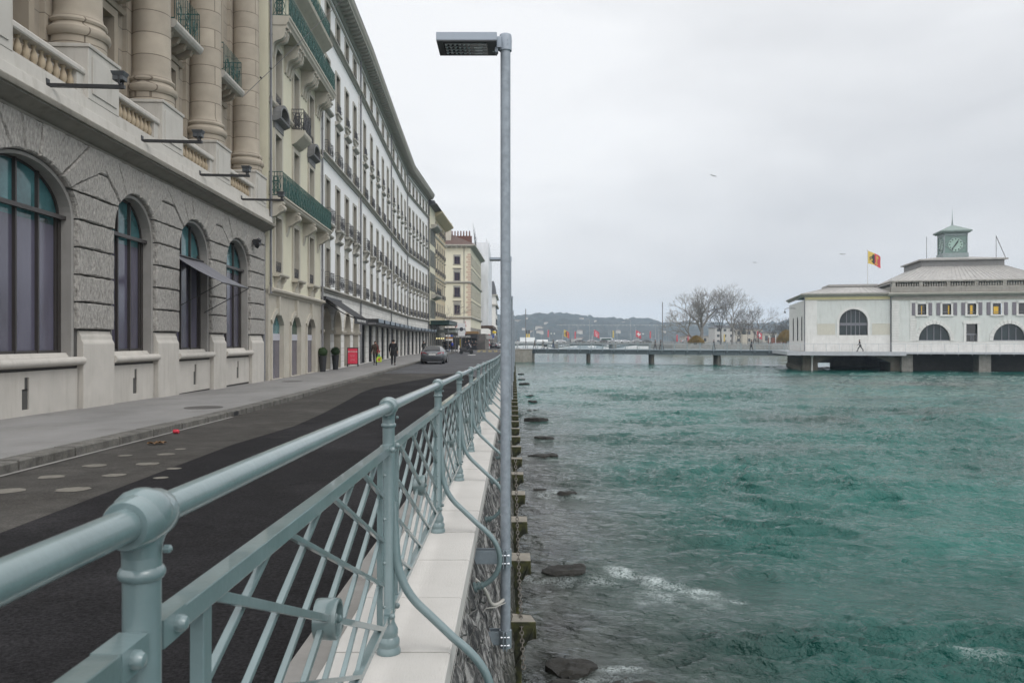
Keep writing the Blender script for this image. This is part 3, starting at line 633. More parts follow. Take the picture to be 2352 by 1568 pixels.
# rusticated blocks
blk = MB(); g_ = .036
def block(poly, o1=.0):
    # polygon front with chamfered, slightly irregular edge, thickness from wall to o1
    n = len(poly); cu = sum(p[0] for p in poly) / n; cz_ = sum(p[1] for p in poly) / n
    sub = []
    for i in range(n):      # subdivide edges for a hewn outline
        p, q = poly[i], poly[(i + 1) % n]; L = math.hypot(q[0] - p[0], q[1] - p[1]); m_ = max(1, int(L / .12))
        for j in range(m_):
            t = j / m_; jt = .009 if j else 0
            sub.append((p[0] + (q[0] - p[0]) * t + rnd.uniform(-jt, jt), p[1] + (q[1] - p[1]) * t + rnd.uniform(-jt, jt)))
    N = len(sub); f = []
    for s_, o in ((1, WO + .002), (1, o1 - .035), (.0, o1)):
        for (u, z) in sub:
            if s_: f.append((u, -o, z))
            else:
                du, dz = cu - u, cz_ - z; L = math.hypot(du, dz) or 1; q = min(.035, L * .5)
                f.append((u + du / L * q, -(o + rnd.uniform(-.005, .005)), z + dz / L * q))
    f.append((cu, -(o1 + .0), cz_))
    faces = [(r * N + i, r * N + (i + 1) % N, (r + 1) * N + (i + 1) % N, (r + 1) * N + i) for r in (0, 1) for i in range(N)] + [(2 * N + i, 2 * N + (i + 1) % N, 3 * N) for i in range(N)]
    blk.add(f, faces)
def rect(a, b, c, d): return [(a + g_ / 2, c + g_ / 2), (b - g_ / 2, c + g_ / 2), (b - g_ / 2, d - g_ / 2), (a + g_ / 2, d - g_ / 2)]
bays = [(WU0, 12.8), (12.8, 18.7), (18.7, 22.85), (22.85, 27.3), (27.3, 33.0)]
edges = []
for i, (uc, a, b) in enumerate(wins):
    edges.append((uc - a - .07, uc + a + .07))
prev = WU0
segs_ = []
for i in range(len(edges)):
    segs_.append((prev, edges[i][0])); prev = edges[i][1]
segs_.append((prev, WU1 - .03))
courses = [.27, .885, 1.5, 2.115, 2.73]
for (a, b) in segs_:
    if b - a < .3: continue
    for z0_, z1_ in zip(courses, courses[1:]): block(rect(a + .02, b - .02, z0_, z1_), rnd.uniform(-.03, -.01))
def clip(poly, fn):
    out = []
    for i in range(len(poly)):
        p, q = poly[i], poly[(i + 1) % len(poly)]; dp, dq = fn(p), fn(q)
        if dp >= 0: out.append(p)
        if (dp > 0) != (dq > 0) and abs(dp - dq) > 1e-9:
            t = dp / (dp - dq); out.append((p[0] + (q[0] - p[0]) * t, p[1] + (q[1] - p[1]) * t))
    return out
TOPZ = 4.50; Z1, Z2 = ZS + .615, ZS + 1.23
def arch_par(i):
    uc, a, b = wins[i]; n = 11 if a > 1.5 else 9
    return uc, a + .09, b + .09, n, [0] + [math.pi * (.115 + .77 * j / (n - 2)) for j in range(n - 1)] + [math.pi]
def side(i, s, t): uc, A_, B_, n, an = arch_par(i); return (uc + s * A_ * math.cos(t), ZS + B_ * math.sin(t))
def rad_at(i, s, z):
    uc, A_, B_, n, an = arch_par(i); t = an[2]; p0 = side(i, s, t); return (p0[0] + s * math.cos(t) / (math.sin(t) * B_ / A_ * 1.05) * (z - p0[1]), z)
for i in range(len(wins)):
    uc, A_, B_, n, an = arch_par(i)
    for j in range(2, n - 2):        # radiating voussoirs up to the cornice
        t0, t1 = an[j], an[j + 1]; k_ = B_ / A_ * 1.05
        inner = [(uc + A_ * math.cos(t0 + (t1 - t0) * q / 4), ZS + B_ * math.sin(t0 + (t1 - t0) * q / 4)) for q in range(5)]
        d0 = (math.cos(t0), math.sin(t0) * k_); d1 = (math.cos(t1), math.sin(t1) * k_)
        poly = inner + [(inner[-1][0] + d1[0] * 9, inner[-1][1] + d1[1] * 9), (inner[0][0] + d0[0] * 9, inner[0][1] + d0[1] * 9)]
        e0 = (-d0[1], d0[0]); e1 = (d1[1], -d1[0]); n0 = math.hypot(*e0); n1 = math.hypot(*e1); Pa, Pb = inner[0], inner[-1]
        poly = clip(poly, lambda p: TOPZ - g_ / 2 - p[1])
        poly = clip(poly, lambda p: ((p[0] - Pa[0]) * e0[0] + (p[1] - Pa[1]) * e0[1]) / n0 - g_ / 2)
        poly = clip(poly, lambda p: ((p[0] - Pb[0]) * e1[0] + (p[1] - Pb[1]) * e1[1]) / n1 - g_ / 2)
        if len(poly) > 2: block(poly, rnd.uniform(-.03, -.005))
for i in range(-1, len(wins)):       # stones over each pier, from the right side of arch i to the left side of arch i + 1
    L1 = Lf = None
    def lft(z0_, z1_, kind):
        if i < 0: return [(WU0, z0_), (WU0, z1_)]
        B_ = arch_par(i)[2]
        if kind == 1: return [side(i, 1, math.asin(min(1, (z0_ - ZS) / B_)) * (1 - q / 4) + math.asin((z1_ - ZS) / B_) * q / 4) for q in range(5)]
        if kind == 2: t0 = math.asin((z0_ - ZS) / B_); return [side(i, 1, t0 + (arch_par(i)[4][2] - t0) * q / 3) for q in range(4)] + [rad_at(i, 1, z1_)]
        return [rad_at(i, 1, z0_), rad_at(i, 1, z1_)]
    def rgt(z0_, z1_, kind):
        if i == len(wins) - 1: return [(WU1 - .03, z0_), (WU1 - .03, z1_)]
        B_ = arch_par(i + 1)[2]
        if kind == 1: return [side(i + 1, -1, math.asin(min(1, (z0_ - ZS) / B_)) * (1 - q / 4) + math.asin((z1_ - ZS) / B_) * q / 4) for q in range(5)]
        if kind == 2: t0 = math.asin((z0_ - ZS) / B_); return [side(i + 1, -1, t0 + (arch_par(i + 1)[4][2] - t0) * q / 3) for q in range(4)] + [rad_at(i + 1, -1, z1_)]
        return [rad_at(i + 1, -1, z0_), rad_at(i + 1, -1, z1_)]
    h_ = g_ / 2
    for z0_, z1_, kind in ((ZS + .01, Z1, 1), (Z1, Z2, 2), (Z2, TOPZ, 3)):
        Lp, Rp = lft(z0_ + h_, z1_ - h_, kind), rgt(z0_ + h_, z1_ - h_, kind)
        if kind == 3 and i >= 0 and i < len(wins) - 1 and Lp[-1][0] > Rp[-1][0] - .1:
            m_ = (Lp[-1][0] + Rp[-1][0]) / 2; poly = Rp[:1] + [(m_, z1_ - .3)] + Lp[:1]
            if Rp[0][0] - Lp[0][0] > .15: block([Lp[0], Rp[0], (m_ + .08, z1_ - h_), (m_ - .08, z1_ - h_)], -.02)
            continue
        Lp = [(u + (h_ if kind > 1 and i >= 0 else 0), z) for u, z in Lp]; Rp = [(u - (h_ if kind > 1 else 0), z) for u, z in Rp]
        if Rp[0][0] - Lp[0][0] > .1 and Rp[-1][0] - Lp[-1][0] > .05: block([Lp[0]] + Rp + Lp[:0:-1], rnd.uniform(-.03, -.01))
blk.build('rusticated_blocks', M['rust'], bank)
# window mouldings, reveals, sills, panels
for i, (uc, a, b) in enumerate(wins):
    ar = arch_pts(uc, a, ZS, b, 24); ar2 = arch_pts(uc, a + .065, ZS, b + .065, 24)
    mb = MB(); path_i = [(uc - a, -.42)] + ar + [(uc + a, -.42)]; path_o = [(uc - a - .065, -.42)] + ar2 + [(uc + a + .065, -.42)]
    for k in range(len(path_i) - 1):
        a0, a1, b0, b1 = path_i[k], path_i[k + 1], path_o[k], path_o[k + 1]
        mb.quad((b0[0], -WO - .0, b0[1]), (b1[0], -WO, b1[1]), (b1[0], -WO - .05 + .1, b1[1]), (b0[0], -WO + .05, b0[1]))
        mb.quad((b0[0], .13, b0[1]), (b1[0], .13, b1[1]), (a1[0], .15, a1[1]), (a0[0], .15, a0[1]))
        mb.quad((a0[0], .15, a0[1]), (a1[0], .15, a1[1]), (a1[0], .62, a1[1]), (a0[0], .62, a0[1]))
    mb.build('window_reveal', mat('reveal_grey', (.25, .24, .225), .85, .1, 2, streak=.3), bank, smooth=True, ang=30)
    # sill with round nose, panel below, base course
    mb = MB(); lo_, hi_ = (piers[i - 1][1] if i else 8.0), piers[i][0] if i < 4 else 31.1
    nose = [(-.62, -.34), (-.16, -.34)] + [(-.02 + .09 * math.sin(q) * 1.0, -.43 + .09 * math.cos(q)) for q in [math.pi * j / 8 for j in range(9)]] + [(-.2, -.55), (-.62, -.55)]
    mb.poz(nose, lo_, hi_); mb.poz([(-.62, -.345), (-.2, -.345), (-.26, -.25), (-.62, -.25)], uc - a, uc + a); mb.build('window_sill', M['ashlar'], bank, smooth=True, ang=40)
    mb = MB(); mb.ob(lo_, hi_, -.5, -.20, -2.2, -.55); mb.ob(lo_, hi_, -.5, -.07, -2.2, -1.64 + (0 if i > 2 else .0))
    u0_, u1_ = lo_ + .03, hi_ - .03; m_ = (u0_ + u1_) / 2 + .1
    pl = [(u0_, -1.56), (u1_, -1.56), (u1_, -.60), (u0_, -.60)]
    # raised panel with a stepped slot
    wallfront(mb, u0_, u1_, -1.56, -.60, [(m_ - .03, m_ + .13, -.95, -.72), (m_ - .12, m_ + .13, -1.36, -.95)], -.12)
    for p in ((m_ - .03, m_ + .13, -.95, -.72), (m_ - .12, m_ + .13, -1.36, -.95)): reveal(mb, p, -.12, -.165)
    mb.ob(m_ - .14, m_ + .15, -.18, -.165, -1.38, -.70); mb.quad((u0_, .12, -.60), (u1_, .12, -.60), (u1_, .2, -.60), (u0_, .2, -.60)); mb.quad((u0_, .12, -1.56), (u0_, .12, -.6), (u0_, .2, -.6), (u0_, .2, -1.56)); mb.quad((u0_, .12, -1.56), (u1_, .12, -1.56), (u1_, .2, -1.56), (u0_, .2, -1.56))
    mb.build('sill_panel', M['ashlar'], bank)
    # frame
    fo = -.43; mb = MB(); nmul = 4 if a > 1.5 else 3
    zt = 2.42
    for k in range(len(ar) - 1):
        (p, q) = (ar[k], ar[k + 1]); s1 = 1 - .075 / a; mb.add([(p[0], -fo - .03, p[1]), (q[0], -fo - .03, q[1]), (uc + (q[0] - uc) * s1, -fo - .03, ZS + (q[1] - ZS) * s1), (uc + (p[0] - uc) * s1, -fo - .03, ZS + (p[1] - ZS) * s1)], [(0, 1, 2, 3)])
        mb.add([(uc + (q[0] - uc) * s1, -fo - .03, ZS + (q[1] - ZS) * s1), (uc + (p[0] - uc) * s1, -fo - .03, ZS + (p[1] - ZS) * s1), (uc + (p[0] - uc) * s1, -fo + .06, ZS + (p[1] - ZS) * s1), (uc + (q[0] - uc) * s1, -fo + .06, ZS + (q[1] - ZS) * s1)], [(0, 1, 2, 3)])
    for s in (-1, 1):
        mb.ob(min(uc + s * a, uc + s * (a - .12)), max(uc + s * a, uc + s * (a - .12)), fo - .03, fo + .06, -.25, ZS)
        mb.ob(min(uc + s * (a - .15), uc + s * (a - .20)), max(uc + s * (a - .15), uc + s * (a - .20)), fo - .03, fo + .04, -.25, ZS + .1)
    for k in range(1, nmul):
        u = uc - a + .1 + (2 * a - .2) * k / nmul; w_ = .026; rel = (u - uc) / a; zt2 = ZS + b * math.sqrt(max(0, 1 - rel * rel))
        mb.ob(u - w_, u + w_, fo - .02, fo + .07, -.25, zt2)
    mb.ob(uc - a, uc + a, fo - .02, fo + .05, -.27, -.19)
    fr = mb.build('window_frame', M['frame'], bank)
    mb = MB(); mb.ob(uc - a - .02, uc + a + .02, fo + .07, fo + .17, zt + .26, zt + .35)
    mb.ob(uc + a - .055, uc + a - .015, -.42, -.38, 1.1 if i < 2 else 1.3, zt + .3) if i in (1, 2) else None
    mb.build('awning_bar', M['frame'], bank) if i != 3 else None
    mb = MB(); mb.quad((uc - a, -fo, -.25), (uc + a, -fo, -.25), (uc + a, -fo, zt + .12), (uc - a, -fo, zt + .12)); mb.build('film_panel', M['lilac'], fr)
    mb = MB(); c2 = [(p[0], -fo + .004, p[1]) for p in ar]; 
    mb.add([(uc - a, -fo + .004, zt + .12)] + c2 + [(uc + a, -fo + .004, zt + .12)], [tuple(range(len(c2) + 2))]); mb.build('fanlight', M['teal'], fr)
# cornice and blocking course
cor = [(-.15, 4.50), (-.08, 4.50), (-.08, 4.56), (-.02, 4.58), (.06, 4.63), (.20, 4.69), (.27, 4.72), (.27, 4.75), (.33, 4.755), (.34, 4.78), (.34, 4.86), (.30, 4.90), (-.15, 4.94)]
MB().poz(cor, WU0, WU1 + .3).build('cornice', mat('cornice_brown', (.21, .195, .165), .85, .12, 1.5, .002, 30, streak=.5), bank, smooth=True, ang=25)
MB().poz([(-1.2, 4.90), (.26, 4.90), (.22, 5.15), (.12, 5.18), (.10, 5.47), (-1.2, 5.47)], WU0, WU1 + .12).build('blocking_course', M['ashlar2'], bank, bevel=.01)
# pedestals, balustrades, columns
bprof = [(.055, 0), (.055, .03), (.03, .05), (.028, .07), (.06, .12), (.075, .18), (.07, .25), (.045, .33), (.03, .39), (.032, .41), (.05, .43), (.05, .46)]
bal0 = None; ped = None
for k, uc in enumerate([14.3, 18.7, 22.85, 27.3, 31.95]):
    w = .76
    mb = MB(); mb.ob(uc - w, uc + w, -1.2, .11, 5.47, 6.62); mb.poz([(-1.2, 6.62), (.14, 6.62), (.15, 6.70), (-1.2, 6.72)], uc - w - .03, uc + w + .03)
    mb.ob(uc - w + .16, uc + w - .16, .11, .135, 5.62, 6.46)
    mb.build('pedestal', M['ashlar2'], bank, bevel=.012)
    prof = [(.66, 6.72), (.66, 6.98), (.70, 6.99), (.74, 7.04), (.755, 7.10), (.74, 7.17), (.68, 7.21), (.64, 7.25), (.63, 7.29), (.66, 7.31), (.68, 7.36), (.66, 7.41), (.60, 7.45), (.575, 7.53), (.56, 7.62), (.555, 8.5), (.545, 11), (.52, 15), (.5, 18)]
    mb = MB(); mb.lathe([(r * .93, h) for r, h in prof], (uc, .5, 0), 48); cl = mb.build('column', M['colstone'], bank, smooth=True, ang=30)
    mb = MB(); mb.ob(uc - .62, uc + .62, -1.5, -.93, 6.7, 18); mb.build('pilaster', M['colstone'], bank)
    if k < 4:
        nx_ = [14.3, 18.7, 22.85, 27.3, 31.95][k + 1]; a_, b_ = uc + w, nx_ - w
        mb = MB(); mb.poz([(-.28, 5.99), (.03, 5.99), (.05, 6.02), (.05, 6.10), (.02, 6.14), (-.28, 6.14)], a_, b_); mb.poz([(-.3, 5.46), (.05, 5.46), (.05, 5.53), (-.3, 5.55)], a_, b_)
        mb.ob(a_, a_ + .14, -.24, 0, 5.5, 6.0); mb.ob(b_ - .3, b_, -.24, 0, 5.5, 6.0)
        bl = mb.build('balustrade', M['ashlar2'], bank)
        n = 9
        for j in range(n):
            u = a_ + .26 + (b_ - .42 - a_ - .2) * j / (n - 1)
            if bal0 is None:
                bal0 = MB().lathe([(r * 1.08, h * 1.0) for r, h in bprof], (0, 0, 0), 14).build('baluster', mat('baluster_stone', (.42, .34, .24), .85, .12, 4, streak=.4), bl, (u, .12, 5.53), smooth=True)
            else: lp(bal0, (u, .12, 5.53), parent=bl)
# upper wall with windows between the columns
mb = MB(); ops = []; uw = [(16.5, 1.0), (20.78, .78), (25.08, .8), (29.6, .8)]
for uc, hw in uw: ops += [(uc - hw, uc + hw, 5.9, 8.75), (uc - hw, uc + hw, 9.75, 14.2)]
wallfront(mb, WU0, WU1, 5.4, 18, ops, -1.05); mb.quad((WU1, 1.05, 5.4), (WU1, 12, 5.4), (WU1, 12, 18), (WU1, 1.05, 18)); mb.build('upper_wall', brickmat('upper_ashlar', (.33, .285, .23), (.18, .155, .125), 1.1, .62, .012), bank)
M['brownstone'] = mat('brown_stone', (.33, .28, .22), .85, .08, 1.5, .002, 30, streak=.3)
for uc, hw in uw:
    for (z0_, z1_, nm_) in ((5.9, 8.75, 1), (9.75, 14.2, 1)):
        s_ = surround(hw * 2, z1_ - z0_, bank, M['brownstone'], t=.22, proj=.09, hood=.25 if z0_ < 6 else None, sill=False, rm=M['brownstone'], depth=.42); s_.location = (uc, 1.05, z0_)
        w_ = window_mesh(hw * 2, z1_ - z0_, root=bank, tr=[.62], nm=1); w_.location = (uc, 1.12, z0_)
    # balcony slab with dentil brackets and green railing
    mb = MB(); mb.poz([(-1.05, 9.42), (-.30, 9.42), (-.24, 9.48), (-.2, 9.56), (-.2, 9.63), (-.26, 9.68), (-1.05, 9.7)], uc - hw - .35, uc + hw + .35); sb = mb.build('balcony_slab', M['ashlar2'], bank)
    for j in range(4): MB().poz([(-1.05, 9.12), (-.75, 9.14), (-.5, 9.25), (-.42, 9.42), (-1.05, 9.42)], uc - hw - .1 + j * (2 * hw + .02) / 3.0, uc - hw + .06 + j * (2 * hw + .02) / 3.0).build('bracket', M['brownstone'], sb)
    r_ = iron_rail(2 * hw + .5, 1.0, .75, m=M['green'], root=bank, dense=7); r_.location = (uc, 1.05, 9.7)
    mb = MB(); mb.poz([(-1.05, 9.0), (-.93, 9.0), (-.88, 9.12), (-1.05, 9.12)], uc - 1.35, uc + 1.35); mb.build('string_course', M['brownstone'], bank)
mb = MB()
for u in (33.0 - .42,): mb.ob(u, u + .4, -1.2, -.42, 6.7, 18); mb.poz([(-1.2, 8.1), (-.36, 8.1), (-.30, 8.2), (-.30, 8.35), (-1.2, 8.38)], u - .05, u + .45)
mb.build('corner_pilaster', M['brownstone'], bank)
def rainpipe(root, u, z0_, z1_, o=.09, r=.055, name='rain_pipe', m=None):
    mb = MB(); mb.tube([(u, -o, z0_), (u, -o, z1_)], r, 10)
    z = z0_ + .4
    while z < z1_: mb.lathe([(r * 1.2, z), (r * 1.2, z + .05)], (u, -o, 0), 10); z += 2.6
    return mb.build(name, m or M['pipe'], root, smooth=True)
rainpipe(bank, 33.06, -1.7, 4.4, o=-.1, r=.07)
# spot lamp under the cornice
mb = MB(); mb.tube([(31.1, .15, 3.9), (31.1, -.12, 3.92)], .03, 8); mb.ob(30.98, 31.25, .05, .3, 3.75, 3.98); mb.bar((31.0, -.3, 3.98), (31.3, -.1, 3.7), .1, .16); mb.build('spot_lamp', M['black'], bank, bevel=.02)
# floodlights on arms
fl0 = None
labs = ['nearest black floodlight on a long arm, above the largest arched window', 'second black floodlight arm, between the first and second balustrade', 'third black floodlight arm, below the third balustrade', 'farthest black floodlight arm, at the end of the stone cornice']
for i, u in enumerate((16.25, 20.75, 25.0, 29.3)):
    P = bank.matrix_basis @ Vector((u, 0, 0)); p = Matrix.Translation(bank.location) @ Matrix.Rotation(bank.rotation_euler.z, 4, 'Z') @ Vector((u, 0, 5.22))
    if fl0 is None:
        fl0 = empty('floodlight', p, bank.rotation_euler.z, labs[0], 'floodlight', 'black floodlights on arms above the stone cornice')
        mb = MB(); mb.bar((0, -.1, 0), (0, -1.66, -.02), .07, .085, (0, 0, 1)); mb.box(-.06, .06, -.13, -.10, -.05, .13); mb.build('arm', M['black'], fl0)
        mb = MB(); mb.box(-.1, .1, -1.67, -1.45, .1, .19); mb.add([(-.1, -1.67, .19), (.1, -1.67, .19), (.1, -1.45, .19), (-.1, -1.45, .19), (-.13, -1.70, .28), (.13, -1.70, .28), (.13, -1.42, .28), (-.13, -1.42, .28)], [(4, 5, 6, 7), (0, 1, 5, 4), (1, 2, 6, 5), (2, 3, 7, 6), (3, 0, 4, 7)])
        mb.build('lamp', mat('flood_body', (.05, .055, .06), .45, .1, 5), fl0, bevel=.01)
        mb = MB(); mb.box(-.02, .02, -1.6, -1.56, .03, .13); mb.box(-.1, -.08, -1.6, -1.56, .03, .2); mb.box(.08, .1, -1.6, -1.56, .03, .2); mb.box(-.1, .1, -1.6, -1.56, .02, .04); mb.build('yoke', M['black'], fl0)
    else:
        c = copy_tree(fl0); c.location = p; c['label'] = labs[i]
# grey awning on the third window
aw = empty('grey_awning', bank.location, bank.rotation_euler.z, 'small sagging grey fabric awning tilted out over the third arched window', 'awning')
mb = MB(); nx2, ny2 = 14, 10; u0_, u1_ = 23.75, 26.45
for j in range(ny2 + 1):
    for i2 in range(nx2 + 1):
        t = j / ny2; q = i2 / nx2; sag = -.05 * math.sin(math.pi * t) * (1 + .5 * math.sin(q * 19)) - .03 * math.sin(math.pi * q)
        mb.v.append((u0_ + (u1_ - u0_) * q, .3 - 1.5 * t, 2.62 - .86 * t + sag))
mb.f = [(j * (nx2 + 1) + i, j * (nx2 + 1) + i + 1, (j + 1) * (nx2 + 1) + i + 1, (j + 1) * (nx2 + 1) + i) for j in range(ny2) for i in range(nx2)]; mb.mi = [0] * len(mb.f)
ca = mb.build('canvas', mat('awning_grey', (.13, .13, .145), .75, .15, 4, .004, 20), aw, smooth=True); sm = ca.modifiers.new('thick', 'SOLIDIFY'); sm.thickness = .012
mb = MB(); mb.tube([(u0_, -1.2, 1.755), (u1_, -1.2, 1.755)], .022, 8)
for u in (u0_ + .02, u1_ - .02): mb.tube([(u, -1.2, 1.75), (u, .25, .95)], .014, 6)
mb.tube([(u0_, .3, 2.64), (u1_, .3, 2.64)], .04, 8); mb.build('awning_frame', M['black'], aw, smooth=True)
# overhead wires anchored at a column
mb = MB()
for e in ((-5.1, 60, 34.0), (-13.5, 70, 32.2)):
    a = Vector((-9.35, 27.6, 8.45)); b = Vector(e)
    mb.tube([a.lerp(b, t) - Vector((0, 0, 1.2 * t * (1 - t))) for t in np.linspace(0, 1, 12)], .011, 5); mb.ell(tuple(a.lerp(b, .07)), .035, .1, .035, 8, 6)
tag(mb.build('overhead_wires', M['black'], smooth=True), 'pair of thin black wires running up from a stone column across the sky', 'wire')
# ================================================================ 2 cream building with green balconies
cb, L = facade_root('cream_building', (-8.95 - .0366 * 33.25, 33.25), (-8.95 - .0366 * 44.0, 44.0), 'narrow cream building with green iron balconies between the stone and the white buildings')
L = L - .05
bx = [1.45, 4.8, 8.15]
ops = [(u - .92, u + .92, -1.55, 1.12, seg_pts(u, .92, .78, .34)) for u in bx] if False else []
mb = MB(); ops = []
for u in bx: ops.append((u - .95, u + .95, -1.62, 1.25, seg_pts(u, .95, .72, .53)))
wallfront(mb, 0, L, -2.2, 2.0, ops, .0); sidebox(mb, 0, L, -2.2, 2.2, 10); g0 = mb.build('ground_floor', M['creamstone'], cb)
for k, u in enumerate(bx):
    mb = MB(); reveal(mb, ops[k], 0, -.18)
    for a0, b0 in zip(ops[k][4], ops[k][4][1:]): mb.puz([(a0[0], a0[1] + .0), (b0[0], b0[1] + .0), (u + (b0[0] - u) * 1.2, b0[1] + .2), (u + (a0[0] - u) * 1.2, a0[1] + .2)], .0, .07)
    mb.puz([(u - .1, 1.14), (u + .1, 1.14), (u + .14, 1.95), (u - .14, 1.95)], .0, .13)
    for s in (-1, 1): mb.ob(min(u + s * .95, u + s * 1.17), max(u + s * .95, u + s * 1.17), 0, .06, -1.62, .74)
    mb.build('arch_surround', M['creamstone'], cb, smooth=True, ang=30)
    mb = MB(); mb.quad((u - .95, .16, -1.62), (u + .95, .16, -1.62), (u + .95, .16, .05), (u - .95, .16, .05)); w_ = mb.build('shop_window', M['lilac'], cb)
    mb = MB(); mb.ob(u - .95, u + .95, -.17, -.13, .05, .34); mb.build('transom', mat('pale_band', (.42, .42, .46), .5, .05), w_)
    mb = MB(); c2 = [(p[0], .155, p[1]) for p in ops[k][4]]; mb.add([(u - .95, .155, .34)] + c2 + [(u + .95, .155, .34)], [tuple(range(len(c2) + 2))]); mb.build('fanlight', [M['teal'], M['gglass'], M['glass']][k], w_)
MB().poz([(0, 1.98), (.05, 1.98), (.10, 2.06), (.24, 2.12), (.26, 2.2), (.2, 2.26), (0, 2.3)], -.02, L + .1).build('cornice', M['creamstone'], cb)
mb = MB(); ops = []
for u in bx:
    ops += [(u - .52, u + .52, 2.95, 5.35), (u - .52, u + .52, 6.1, 8.92), (u - .52, u + .52, 10.2, 12.65), (u - .52, u + .52, 13.7, 15.6)]
wallfront(mb, 0, L, 2.0, 16.2, ops); sidebox(mb, 0, L, 2.0, 19, 10); wallfront(mb, 0, L, 16.2, 19, []); mb.build('wall', M['cream'], cb)
for zi, (za, zb) in enumerate(((2.95, 5.35), (6.1, 8.92), (10.2, 12.65), (13.7, 15.6))):
    s_ = surround(1.04, zb - za, cb, M['creamstone'], t=.2, proj=.07, sill=zi in (0, 2), rm=M['creamstone'], depth=.4); place(s_, bx, za, cb)
    w_ = window_mesh(1.04, zb - za, root=cb, tr=[.7]); place(w_, bx, za, cb); 
    for c in [w_]: pass
    if zi in (0, 2):
        r_ = iron_rail(1.04, .5, .02, root=cb, dense=8); r_.name = 'window_guard'; place(r_, bx, za + .02, cb)
# consoles under first-floor windows
mb = MB()
for s in (-1, 1): mb.poz([(0, 2.28), (.05, 2.28), (.12, 2.42), (.13, 2.52), (.25, 2.66), (.27, 2.78), (0, 2.8)], s * .48 - .1, s * .48 + .1)
mb.ob(-.5, .5, 0, .08, 2.3, 2.78); mb.poz([(0, 2.78), (.28, 2.78), (.34, 2.84), (.34, 2.9), (0, 2.92)], -.8, .8); c_ = mb.build('sill_console', M['creamstone'], cb); c_.location = (bx[0], 0, 0)
for u in bx[1:]: lp(c_, (u, 0, 0))
# pediments over second-floor windows 1 and 3, small balcony in the middle
mb = MB()
mb.ob(-.72, .72, 0, .1, 9.12, 9.42); mb.poz([(0, 9.40), (.12, 9.40), (.34, 9.5), (.36, 9.58), (0, 9.6)], -.85, .85)
arc = [(-.8 * math.cos(math.pi * j / 12), 9.6 + .62 * math.sin(math.pi * j / 12) ** .8) for j in range(13)]
for p, q in zip(arc, arc[1:]): mb.puz([p, q, (q[0] * .84, 9.6 + (q[1] - 9.6) * .8), (p[0] * .84, 9.6 + (p[1] - 9.6) * .8)], 0, .36)
pd = mb.build('pediment', mat('lead_grey', (.13, .13, .13), .6, .2, 4), cb); pd.location = (bx[0], 0, 0); lp(pd, (bx[2], 0, 0))
mb = MB(); mb.poz([(0, 9.2), (.2, 9.3), (.55, 9.62), (.6, 9.72), (.6, 9.86), (0, 9.9)], bx[1] - .8, bx[1] + .8); mb.build('balcony_slab', M['creamstone'], cb)
r_ = iron_rail(1.6, .95, .56, root=cb, dense=9, ornate=1); r_.location = (bx[1], 0, 9.9)
MB().poz([(0, 10.0), (.06, 10.0), (.14, 10.1), (.14, 10.18), (0, 10.2)], 0, L).build('string_course', M['creamstone'], cb)
# long lower balcony on scroll brackets
mb = MB(); mb.poz([(0, 5.86), (.5, 5.86), (.56, 5.92), (.58, 6.0), (.63, 6.02), (.63, 6.08), (0, 6.1)], .05, L + .05); mb.build('balcony_slab', M['creamstone'], cb)
r_ = iron_rail(L - .1, 1.02, .58, m=M['green'], root=cb, dense=9, ornate=1); r_.location = (L / 2 + .02, 0, 6.08)
def scroll(w, d, h, root, m, name='scroll_bracket'):
    mb = MB(); pr = [(0, 0), (d * .97, 0), (d * .97, -.08), (d * .85, -.1)]
    for j in range(7): q = math.pi * (.5 - j / 6); pr.append((d * .80 + .16 * math.cos(q), -.26 + .16 * math.sin(q)))
    pr += [(d * .5, -h * .52), (d * .2, -h * .58), (d * .12, -h * .8), (0, -h)]
    mb.poz(pr, -w / 2, w / 2)
    for s in (-1, 1): mb.tube([(s * w / 2 + s * .015, -(d * .8 + r * math.cos(q)), -.26 + r * math.sin(q)) for r, q in [(.12 * (1 - j / 16), j * .7) for j in range(16)]], .022, 5)
    return mb.build(name, m, root, smooth=True, ang=35)
b_ = scroll(.36, .6, 1.1, cb, M['creamstone']); us = [.3, 3.12, 6.48, 9.85]; b_.location = (us[0], 0, 5.86)
for u in us[1:]: lp(b_, (u, 0, 5.86))
# upper balcony on triple brackets
mb = MB(); mb.poz([(0, 13.3), (.68, 13.3), (.72, 13.38), (.78, 13.45), (.80, 13.56), (.84, 13.6), (.84, 13.68), (0, 13.7)], .2, L + .1); mb.build('balcony_slab', M['creamstone'], cb)
r_ = iron_rail(L - .3, 1.05, .78, m=M['green'], root=cb, dense=8, ornate=1); r_.location = (L / 2 + .12, 0, 13.68)
def cyma(w, root, m, name='bracket'):
    mb = MB(); pr = [(0, 0), (.72, 0), (.72, -.1), (.64, -.13), (.64, -.3)]
    for j in range(9): t = j / 8; pr.append((.62 - .5 * t + .07 * math.sin(t * 6.28), -.3 - .62 * t - .05 * math.sin(t * 6.28)))
    pr += [(.06, -1.2), (0, -1.22)]
    mb.poz(pr, -w / 2, w / 2); return mb.build(name, m, root, smooth=True, ang=30)
b_ = cyma(.24, cb, M['creamstone']); us = [.35, .8, 2.75, 3.2, 3.65, 6.05, 6.5, 6.95, 9.4, 9.85, 10.3]; b_.location = (us[0], 0, 13.3)
for u in us[1:]: lp(b_, (u, 0, 13.3))
MB().poz([(0, 15.75), (.1, 15.75), (.2, 15.9), (.45, 16.1), (.62, 16.25), (.66, 16.4), (.6, 16.5), (0, 16.5)], 0, L + .1).build('roof_cornice', M['creamstone'], cb)
r_ = iron_rail(L, 1.0, .5, m=M['green'], root=cb, dense=7, ornate=1); r_.name = 'roof_railing'; r_.location = (L / 2, 0, 16.5)
